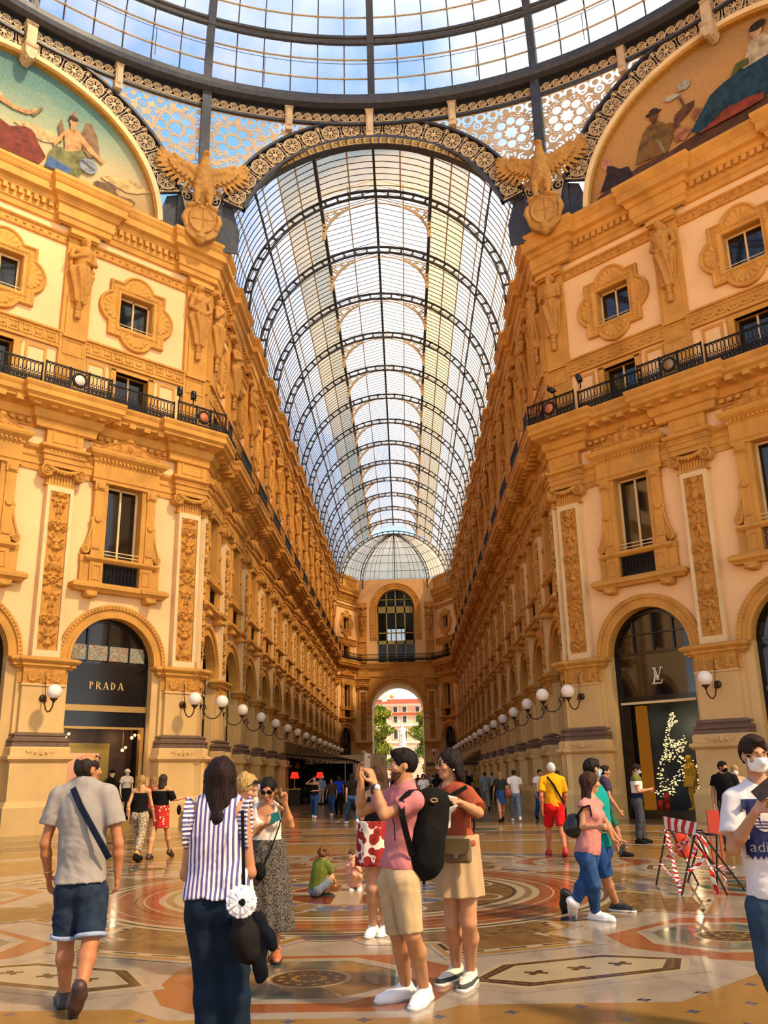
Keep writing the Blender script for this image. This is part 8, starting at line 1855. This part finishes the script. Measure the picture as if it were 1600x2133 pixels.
# ---------------------------------------------------------------- people further away: posed from a walking or standing skeleton
def walker(x,y,head,H,top,legs,haircol,hair='short',sex='m',sk='#a8714b',pose='walk',ph=1,h=.014,label='',skirt=None,sleeve=.55,tank=None,shoes=BLK,bulk=1.,extra=None,hemz=None,group=None,hlen=.2,legend=1.96,cat='person',name='person',arms=None,neck=None,hem=.04,skinmat=None,face=None):
    k=H/1.75; c,s_=math.cos(head),math.sin(head)      # head: 0 faces +Y (away), pi faces us
    def P(r,f,z): return np.array([x+r*c*k+ (-s_)*f*k, y+r*s_*k+c*f*k, z*k])
    sw=.2*ph if pose=='walk' else .03
    hw=.17 if sex=='f' else .195
    J=dict(pel=P(0,0,.95),neck=P(0,.01,1.48),head=P(0,.03,1.63),shl=P(-hw,0,1.42),shr=P(hw,0,1.42),ell=P(-hw-.06,-sw*.4-.02,1.13),elr=P(hw+.06,sw*.4-.02,1.13),wrl=P(-hw-.05,-sw*.7+.08,.88),wrr=P(hw+.05,sw*.7+.08,.88),
           hipl=P(-.09,0,.9),hipr=P(.09,0,.9),knl=P(-.1,sw*.8+.02,.5),knr=P(.1,-sw*.6+.03,.5),anl=P(-.1,sw*1.35,.085),anr=P(.1,-sw*1.5,.085+(.06 if pose=='walk' else 0)),toel=P(-.11,sw*1.35+.17,.03),toer=P(.11,-sw*1.5+.15,.03))
    if arms=='phone': J.update(ell=P(-hw-.04,.06,1.14),wrl=P(-.06,.3,1.18),elr=P(hw+.04,.06,1.14),wrr=P(.08,.3,1.18))
    if arms=='hair': J.update(elr=P(hw+.2,.06,1.42),wrr=P(hw-.04,.12,1.6)); J.update(ell=P(-hw-.06,.04,1.14),wrl=P(-.02,.22,1.12))
    if arms=='bentl': J.update(ell=P(-hw-.1,.02,1.18),wrl=P(-hw-.3,.18,1.2))
    if arms=='bentr': J.update(elr=P(hw+.1,.02,1.2),wrr=P(hw+.3,.12,1.24))
    f=(-s_,c,0); B=Body(J,f,face or f,sex,k,h,bulk); B.haircol=haircol
    o=person_obj(B,label,None,skinmat or sk,name,cat,group,eyes=(h<.0145 and name=='person'),base=(x,y,0))
    if top: wear(B,garment_top(B,hem,sleeve if not tank else 0,.016,.015,fold=.003 if h<.02 else 0,box=.01,neck=('cami',tank) if tank else neck),'top',top)
    if skirt: wear(B,garment_skirt(B,hemz*k,.172,max(skirt,.18),.01,9,.14),'skirt',legs)
    elif legs: wear(B,garment_legs(B,legend,.016,.012,.06,fold=.003 if h<.02 else 0),'trousers' if legend>1 else 'shorts',legs)
    for q in 'lr': shoe(B,q,shoes,None,'shoe',.012,.08)
    if hair: wear(B,hair_vol(B,hair,hlen,.014),'hair',hairmat(haircol))
    return B
BACK=0.; FRONT=PI
LEO=pat('leopard_culottes',spots('#a08c6c','#241a12',34,.36)); REDFL=pat('red_floral',spots('#a8281e','#d8b09a',13,.26)); WHT=cloth('white_cotton','#d6c6b4',.05,4); 
p=onfloor(286,1795); B=walker(p[0],p[1],-.15,1.74,BLK,LEO,'#9a7440','braid','f','#b8834f',tank=.82,label='person in a black camisole and leopard print culottes with a long braid',legend=1.75,hem=-.02,h=.013)
p=onfloor(331,1788); B=walker(p[0],p[1],-.2,1.76,BLK,REDFL,'#3a2818','long','f','#b98252',ph=-1,label='person in a black top and short red flowered skirt walking away',skirt=.19,hemz=.62,sleeve=1.0,arms='bentr',hlen=.16,hem=-.04,h=.013,neck=('cami',.84),shoes=LEATH)
c=B.J['wrr']; tag((lambda m:(m.sphere((0,0,0),(.05,.05,.11)),m.build('handbag',BLK,loc=tuple(B.J['wrr']+np.array([-.1,0,-.25]))))[1])(MB()),'small black bag hanging by the red flowered skirt','bag')
p=onfloor(313,1760); walker(p[0],p[1],-.1,1.74,cloth('red_top','#a3241c',.1,5),cloth('dark_shorts','#4a2a20',.1,5),'#8a6238','straight','f','#b98252',label='person in a red top walking ahead of the red flowered skirt',legend=.5,h=.016,hlen=.15)
p=onfloor(1161,1784); B=walker(p[0],p[1],.05,1.83,cloth('yellow_tee','#d08f10',.06,4),cloth('red_shorts','#c01818',.08,5),'#cfc4b4','short','m','#b5663e',label='person with white hair in a yellow T-shirt and red shorts walking away',legend=.85,shoes=plain('red_trainers','#b3161c',.5),h=.0125,bulk=1.08,sleeve=.75)
strap([B.J['shl']+np.array([.08,-.15,.07]),B.chest+np.array([.0,-.165,0]),B.waist+np.array([.1,-.16,0]),B.J['pel']+np.array([.19,-.1,.03])],.04,'bag_strap','black strap crossing the back of the yellow T-shirt','strap',BLK,t=.012)
p=onfloor(1337,1757); TRI=pat('tricolour_tee',zbands([(0,'#1c2233'),(1.14,'#d6c8b6'),(1.4,'#5d5c2a')])); B=walker(p[0],p[1],-PI/2-.35,1.8,TRI,GREYJ,'#241811','short','m','#ad764e',pose='stand',arms='phone',label='person in an olive, white and navy T-shirt reading a phone by the right shop',h=.0125,face=(.85,-.3,-.35)); facemask(B,MATS['blue_mask'])
c=(B.J['wrl']+B.J['wrr'])/2+B.f*.12; m=MB(); m.box(-.035,.035,-.004,.004,-.06,.06); o=m.build('phone',BLACK,loc=tuple(c)); o.rotation_euler=(.6,0,-PI/2); tag(o,'dark phone in the hands of the olive, white and navy T-shirt','phone')
def afar(u,vfeet,head,H,top,legs,haircol,label,**kw):
    p=onfloor(u,vfeet); kw.setdefault('h',.017 if p[1]<22 else .022); return walker(p[0],p[1],head,H,top,legs,haircol,label=label,**kw)
B=afar(1527,1772,PI-.5,1.8,BLK,GREYJ,'#1f1610','person in a black T-shirt and black face mask by the right pier',pose='stand',bulk=1.15,h=.015,face=(.45,-.85,-.1)); facemask(B,BLK)
B=afar(1550,1766,PI,1.72,cloth('rose_blouse','#b58a78',.1,5),GREYJ,'#a8824a','person with blonde hair and white mask beside the black T-shirt',pose='stand',sex='f',hair='bun',h=.015,face=(-.3,-.95,0)); facemask(B,MATS['white_mask'])
afar(1272,1786,-PI/2-.1,1.75,cloth('purple_shirt','#3c3040',.1,5),cloth('green_shorts','#2f5a44',.1,5),'#1b120d','person in a purple shirt and green shorts behind the teal T-shirt',legend=.8,h=.015)
afar(1130,1708,PI+.2,1.78,WHT,JEANS,'#15100c','person in a white shirt and black mask facing us behind the yellow T-shirt',h=.016)
afar(1168,1706,PI,1.72,cloth('brown_shirt','#5a4634',.1,5),GREYJ,'#3a2418','person with glasses just behind the yellow T-shirt',h=.018)
afar(1076,1711,0,1.78,WHT,cloth('pale_jeans','#66707c',.2,6),'#2a1c12','person in a white T-shirt and pale jeans walking away down the right side',shoes=WSHOE)
B=afar(1046,1712,.1,1.72,cloth('dark_green_top','#24261f',.1,5),cloth('denim_skirt','#24405e',.15,6),'#8a6232','person with long fair hair in a denim skirt and black boots walking away',hair='straight',sex='f',skirt=.17,hemz=.62,ph=-1,hlen=.26)
tag((lambda m:(m.sphere((0,0,0),(.13,.1,.16),0,14,10),m.build('handbag',plain('cognac_leather','#8a3a1c',.5),loc=tuple(B.J['pel']+np.array([.26,-.1,.05]))))[1])(MB()),'cognac leather bag at the side of the denim skirt','bag')
afar(1013,1688,.1,1.78,cloth('sage_tee','#6f7a6c',.08,5),cloth('grey_chinos','#7a776e',.08,5),'#3a2a1c','person in a sage green T-shirt with a strap, walking away beyond the denim skirt',bulk=1.1)
afar(996,1676,.1,1.74,cloth('mustard_tee','#8a6a30',.08,5),GREYJ,'#a89880','person in a mustard top with grey hair far down the right side')
afar(975,1690,.2,1.86,BLK,NAVY,'#5a3824','person in a dark jacket half hidden behind the rust shirt')
B=afar(655,1704,PI-.1,1.72,BLK,JEANS,'#2a1a12','person in a black top and jeans with a pale mask, one hand at the hair',sex='f',hair='long',tank=.82,arms='hair',shoes=WSHOE,hlen=.14); facemask(B,MATS['blue_mask'])
afar(669,1676,.2,1.74,cloth('light_blue_shirt','#8f9fb4',.08,5),cloth('pale_trousers','#b5a48c',.06,5),'#e0d8cc','person in a light blue shirt, pale trousers and a white cap, far left',sleeve=1.8,pose='stand')
afar(706,1697,.1,1.72,cloth('royal_blue_top','#1c36b0',.08,5),BLK,'#3a2418','person in a royal blue top and wide black trousers',sex='f',hair='long',hlen=.12,sleeve=.2)
afar(691,1699,PI-.2,1.6,cloth('brown_top','#4a3424',.1,5),JEANS,'#3a2818','person in a brown top and jeans left of the royal blue top',sex='f',hair='long',hlen=.12,shoes=WSHOE)
afar(733,1716,.4,1.76,BLK,JEANS,'#1f130e','person with very long dark hair and jeans right of the royal blue top',sex='f',hair='straight',hlen=.4,shoes=WSHOE)
v_=onfloor(742,1716); v=SVol((v_[0]-.25,v_[1]-.4,.35),(v_[0]+.25,v_[1]-.0,1.0),.02); v.ell((v_[0],v_[1]-.2,.62),(.15,.1,.2),.02); mb=v.mb(0,1); c0=np.array([v_[0],v_[1]-.2,.62]); mb.V=[np.concatenate(mb.V)-c0]; tag(mb.build('handbag',BLK,loc=tuple(c0)),'black bag held low beside the very long dark hair','bag')
B=afar(884,1700,PI,1.72,cloth('cream_blouse','#d8cbb4',.05,5),cloth('olive_dress','#6a6438',.1,5),'#1c1410','person in cream blouse and olive pinafore facing us between the pink and rust shirts',sex='f',hair='long',skirt=.24,hemz=.4,hlen=.14,h=.017)
glasses(B)
afar(828,1692,.0,1.74,BLK,GREYJ,'#15100c','person in black half hidden behind the pink T-shirt')
afar(912,1690,.1,1.74,cloth('black_dress','#17130f',.2,5),BLK,'#1c120e','person in black just left of the rust shirt',sex='f',hair='long',hlen=.12)
afar(858,1684,PI,1.72,WHT,JEANS,'#2a1c12','person in white far down the arcade, right of the pink T-shirt')
afar(688,1740,PI+.3,1.2,cloth('lilac_top','#9a90b4',.08,5),WHT,'#6a4a2c','person, a child in lilac far behind the blonde bun') if False else None
r_=random.Random(12); cc=[('#1c1612','dark'),('#8a7a68','taupe'),('#b5a894','cream'),('#3a4458','slate blue'),('#7a2a20','dark red'),('#54583a','olive'),('#c9bcae','white'),('#2a2a34','charcoal')]
spots_=[(676,1664),(640,1662),(697,1666),(712,1668),(724,1663),(750,1660),(764,1667),(806,1662),(818,1667),(848,1664),(872,1661),(893,1667),(903,1660),(924,1666),(939,1661),(985,1664),(1028,1668)]
for i,(u,vf) in enumerate(spots_):
    a,nmc=cc[(i*5+2)%8]; b_,nmd=cc[(i*3+7)%8]; fm=i%2; p=onfloor(u,vf)
    where='left of the hoarding' if u<700 else 'before the hoarding' if u<800 else 'before the far archway' if u<900 else 'by the right arcade wall'
    walker(p[0],p[1],(0,PI,.4,PI-.4)[i%4],1.72+.05*((i*7)%3),MATS.get('crowd_'+nmc) or cloth('crowd_'+nmc,a,.1,5),MATS.get('crowd_'+nmd) or cloth('crowd_'+nmd,b_,.1,5),('#1c130d','#4a3020','#8a6a40')[i%3],('short','long')[fm],('m','f')[fm],h=.028,label='small distant person in %s and %s, %s from the left in far crowd'%(nmc,nmd,ORD[i] if i<16 else 'rightmost'),hlen=.12,shoes=BLK,ph=(-1)**i)
# ---------------------------------------------------------------- mannequins
MAN=plain('mannequin_cream','#e0cdae',.4); YEL=plain('mannequin_yellow','#d9a41c',.4); 
def mannq(fr,s,o,z,head,H,label,top,legs,hat,**kw):
    p=fr.p(s,o); B=walker(0,0,head,H,top,legs,'#111111',None,'f',pose='stand',name='mannequin',cat='mannequin',group='shop mannequins',label=label,h=.018,skinmat=kw.pop('mat',MAN),**kw); B.obj.location=(p[0],p[1],z)
    if hat is not None:
        v=SVol(B.J['head']-.25,B.J['head']+.25,.016); v.ell(B.J['head']+np.array([0,0,.05]),(.1,.115,.1),0); v.plane(B.J['head']+np.array([0,0,.03]),(0,0,-1)); v.cone(B.J['head']+np.array([0,0,.035]),B.J['head']+np.array([0,0,.03]),.13,.13,.01,flat=((0,0,1),.12)); wear(B,v,'hat',hat)
    return B
HD=math.atan2(-FL.n[0],FL.n[1])
mannq(FL,4.2,-.85,.3,HD,1.72,'mannequin in white with a pale hat at the left of the left shop window',WHT,BLK,WHT)
mannq(FL,2.95,-.85,.3,HD+.6,1.74,'mannequin in a black suit and black cap in the left shop window',BLK,BLK,BLK,sleeve=1.9)
mannq(FL,2.35,-.8,.3,HD-.2,1.76,'mannequin in a wide cream tunic over black at the right of the left shop window',WHT,BLK,WHT,skirt=.2,hemz=.62,hem=.2)
B=mannq(FR,4.25,-.95,.3,math.atan2(-FR.n[0],FR.n[1])-.5,1.85,'bright yellow mannequin with long hair and a fringed coat in the right shop window',YEL,YEL,None,mat=YEL,skirt=.25,hemz=.75,sleeve=1.8,hem=.3,shoes=YEL)
wear(B,hair_vol(B,'straight',.3,.02),'hair',YEL)
# ---------------------------------------------------------------- taped trestles at the right
REDW=pat('red_white_board',stripes('#b3271f','#d8c9b8',3.6,1,.5),.5); TAPE=pat('barrier_tape',lambda t: (lambda s: t.mix(t.math('GREATER_THAN',t.math('FRACT',t.math('MULTIPLY',t.math('ADD',t.math('ADD',s.outputs[0],s.outputs[1]),s.outputs[2]),6.)),.5),lin('#b8221c'),lin('#dccfc0')))((lambda q:(t.l(t.coords(),q.inputs[0]),q)[1])(t.n('ShaderNodeSeparateXYZ'))),.5)
def trestle(tops,feet,name,label,board=None,tape=()):
    c=np.array([np.mean([f[0] for f in feet]),np.mean([f[1] for f in feet]),0.]); r=empty(name,tuple(c)); tag(r,label,'barrier','taped trestles')
    for a,b in zip(tops,feet): m=MB(); m.bar(np.array(a)-c,np.array(b)-c,.022); m.build('leg',IRON2,r)
    m=MB(); m.tube([np.array(p)-c for p in tops]+[np.array(tops[0])-c],.013,5); m.build('top_frame',IRON2,r)
    for i,(a,b) in enumerate(tape):
        m=MB(); a,b=np.array(a)-c,np.array(b)-c; n=8; P=[a+(b-a)*t-np.array([0,0,.05*math.sin(PI*t)]) for t in np.linspace(0,1,n+1)]
        for j,(p,q) in enumerate(zip(P,P[1:])): m.bar(p,q,.055,.008,up=(math.sin(j*.8)*.6,-.6,.8))
        m.build('barrier_tape',TAPE,r)
    return r,c
F=[onfloor(*p) for p in ((1367,1844),(1455,1842),(1420,1866),(1516,1866))]
T=[at(1388,1729,F[0][1]),at(1398,1731,F[1][1]),at(1447,1738,F[2][1]),at(1452,1740,F[3][1])]
r,c=trestle(T,F,'folding_trestle','taped folding trestle carrying the red and white striped board',tape=[(T[0],F[2]),(T[2]+(F[0]-T[2])*.1,F[0]*.25+T[0]*.75),(F[0]*.55+T[0]*.45,T[2]),(T[0]*.4+F[0]*.6,F[2]*.8+T[2]*.2),(T[3],F[3]*.6+T[3]*.4),(T[1]*.45+F[1]*.55,T[3]*.5+F[3]*.5),(T[2]*.4+F[2]*.6,T[3]*.7+F[3]*.3)])
P4=[at(1381,1700,F[0][1]-.02),at(1452,1713,F[2][1]-.02),at(1448,1740,F[2][1]-.06),at(1385,1727,F[0][1]-.06)]
m=MB(); V=[p-P4[3] for p in P4]; V+= [v+np.array([0,.03,0]) for v in V]; m.add(V,[(0,1,2,3),(7,6,5,4),(0,4,5,1),(1,5,6,2),(2,6,7,3),(3,7,4,0)]); o=m.build('warning_board',REDW,loc=tuple(P4[3])); tag(o,'red and white striped warning board lying on the taped trestle','board')
v=SVol(at(1424,1745,-.6)-.3,at(1424,1745,-.6)+.3,.018); v.cone(at(1418,1738,-.62),at(1424,1770,-.62),.1,.12,.04,flat=((0,1,0),.4)); v.cone(at(1424,1770,-.62),at(1438,1784,-.62),.1,.05,.04,flat=((0,1,0),.4)); v.wrinkle(.006,24,1); mb=v.mb(0,1); c0=at(1424,1755,-.62); mb.V=[np.concatenate(mb.V)-c0]; o=mb.build('plastic_bag',plain('orange_plastic','#cf3a14',.4),loc=tuple(c0)); tag(o,'orange plastic bag hanging inside the taped trestle','bag')
m=MB(); m.mesh(text_mb('JR',.09,.004),Matrix.Translation((-.02,-.075,.03))); m.build('print',BLACK,o)
F=[onfloor(*p) for p in ((1448,1843),(1533,1838),(1512,1866),(1572,1862))]; F=[f+np.array([.0,.35,0]) for f in F]
T=[F[0]+np.array([.05,0,.72]),F[1]+np.array([-.3,0,.72]),F[2]+np.array([-.1,0,.74]),F[3]+np.array([-.3,0,.74])]
trestle(T,[F[1],F[0],F[3],F[2]],'folding_trestle','taped folding trestle nearer the right edge without a board',tape=[(T[0],T[1]),(T[0],F[1]),(T[1],F[0]*.6+T[0]*.4),(T[2],F[2]),(T[1]*.5+F[0]*.5,F[3]*.6+T[3]*.4),(T[0]+[.1,.02,.02],T[3])])
m=MB(); c=onfloor(1497,1800); m.box(-.11,.11,-.02,.02,.5,.92); m.box(-.1,-.07,-.02,.02,0,.5); m.box(.07,.1,-.02,.02,0,.5); o=m.build('sandwich_board',plain('red_panel','#a83018',.5),loc=(c[0],c[1],0)); tag(o,'narrow red board standing behind the taped trestles','board')
m=MB()
for i in range(14): m.box(-.4+.06*i,-.36+.06*i,-.02,.02,.0,.72)
m.box(-.42,.46,-.03,.03,.68,.74); m.box(-.42,.46,.0,.3,.0,.66); c=FL.p(.35,.95); o=m.build('planter_box',BLACK,loc=(c[0],c[1],0),rz=.6); tag(o,'low black slatted box at the foot of the left corner pier','planter')
afar(527,1716,.3,1.7,cloth('lilac_shirt','#9a90b4',.08,5),WHT,'#4a3020','person in a lilac shirt seen between the blonde bun and the white tank top')
# stroller behind the backpack
c=onfloor(886,1842); r=empty('stroller',(c[0],c[1],0)); tag(r,'dark stroller mostly hidden behind the backpack and the rust shirt','stroller')
for dx in (-.02,.34):
    w=MB(); w.tube([(dx,.115*math.cos(a),.125+.115*math.sin(a)) for a in np.linspace(0,2*PI,18)],.028,7); w.lathe([(.05,-.02),(.05,.02)],(dx,0,.125),10,1,'y'); o=w.build('wheel',[BLACK,plain('hub_grey','#8a8a86',.4)] if dx<0 else [BLACK,MATS['hub_grey']],r); o.rotation_euler=(0,0,0); 
m=MB(); m.tube([(0,0,.13),(.02,.25,.6),(.02,.3,1.0)],.014,5); m.tube([(.32,0,.13),(.3,.25,.6),(.3,.3,1.0)],.014,5); m.tube([(.02,.3,1.0),(.3,.3,1.0)],.016,5); m.bar((0,0,.13),(.34,0,.13),.02); m.build('stroller_frame',BLACK,r); v=SVol((-.05,-.1,.25),(.4,.5,.85),.02); v.cone((.16,.05,.45),(.16,.3,.7),.14,.14,.03); v.mb(0,1).build('seat',BLK,r)
# ---------------------------------------------------------------- render hygiene
SC.cycles.diffuse_bounces=5; SC.cycles.max_bounces=10; SC.cycles.transparent_max_bounces=20; SC.cycles.adaptive_threshold=.035
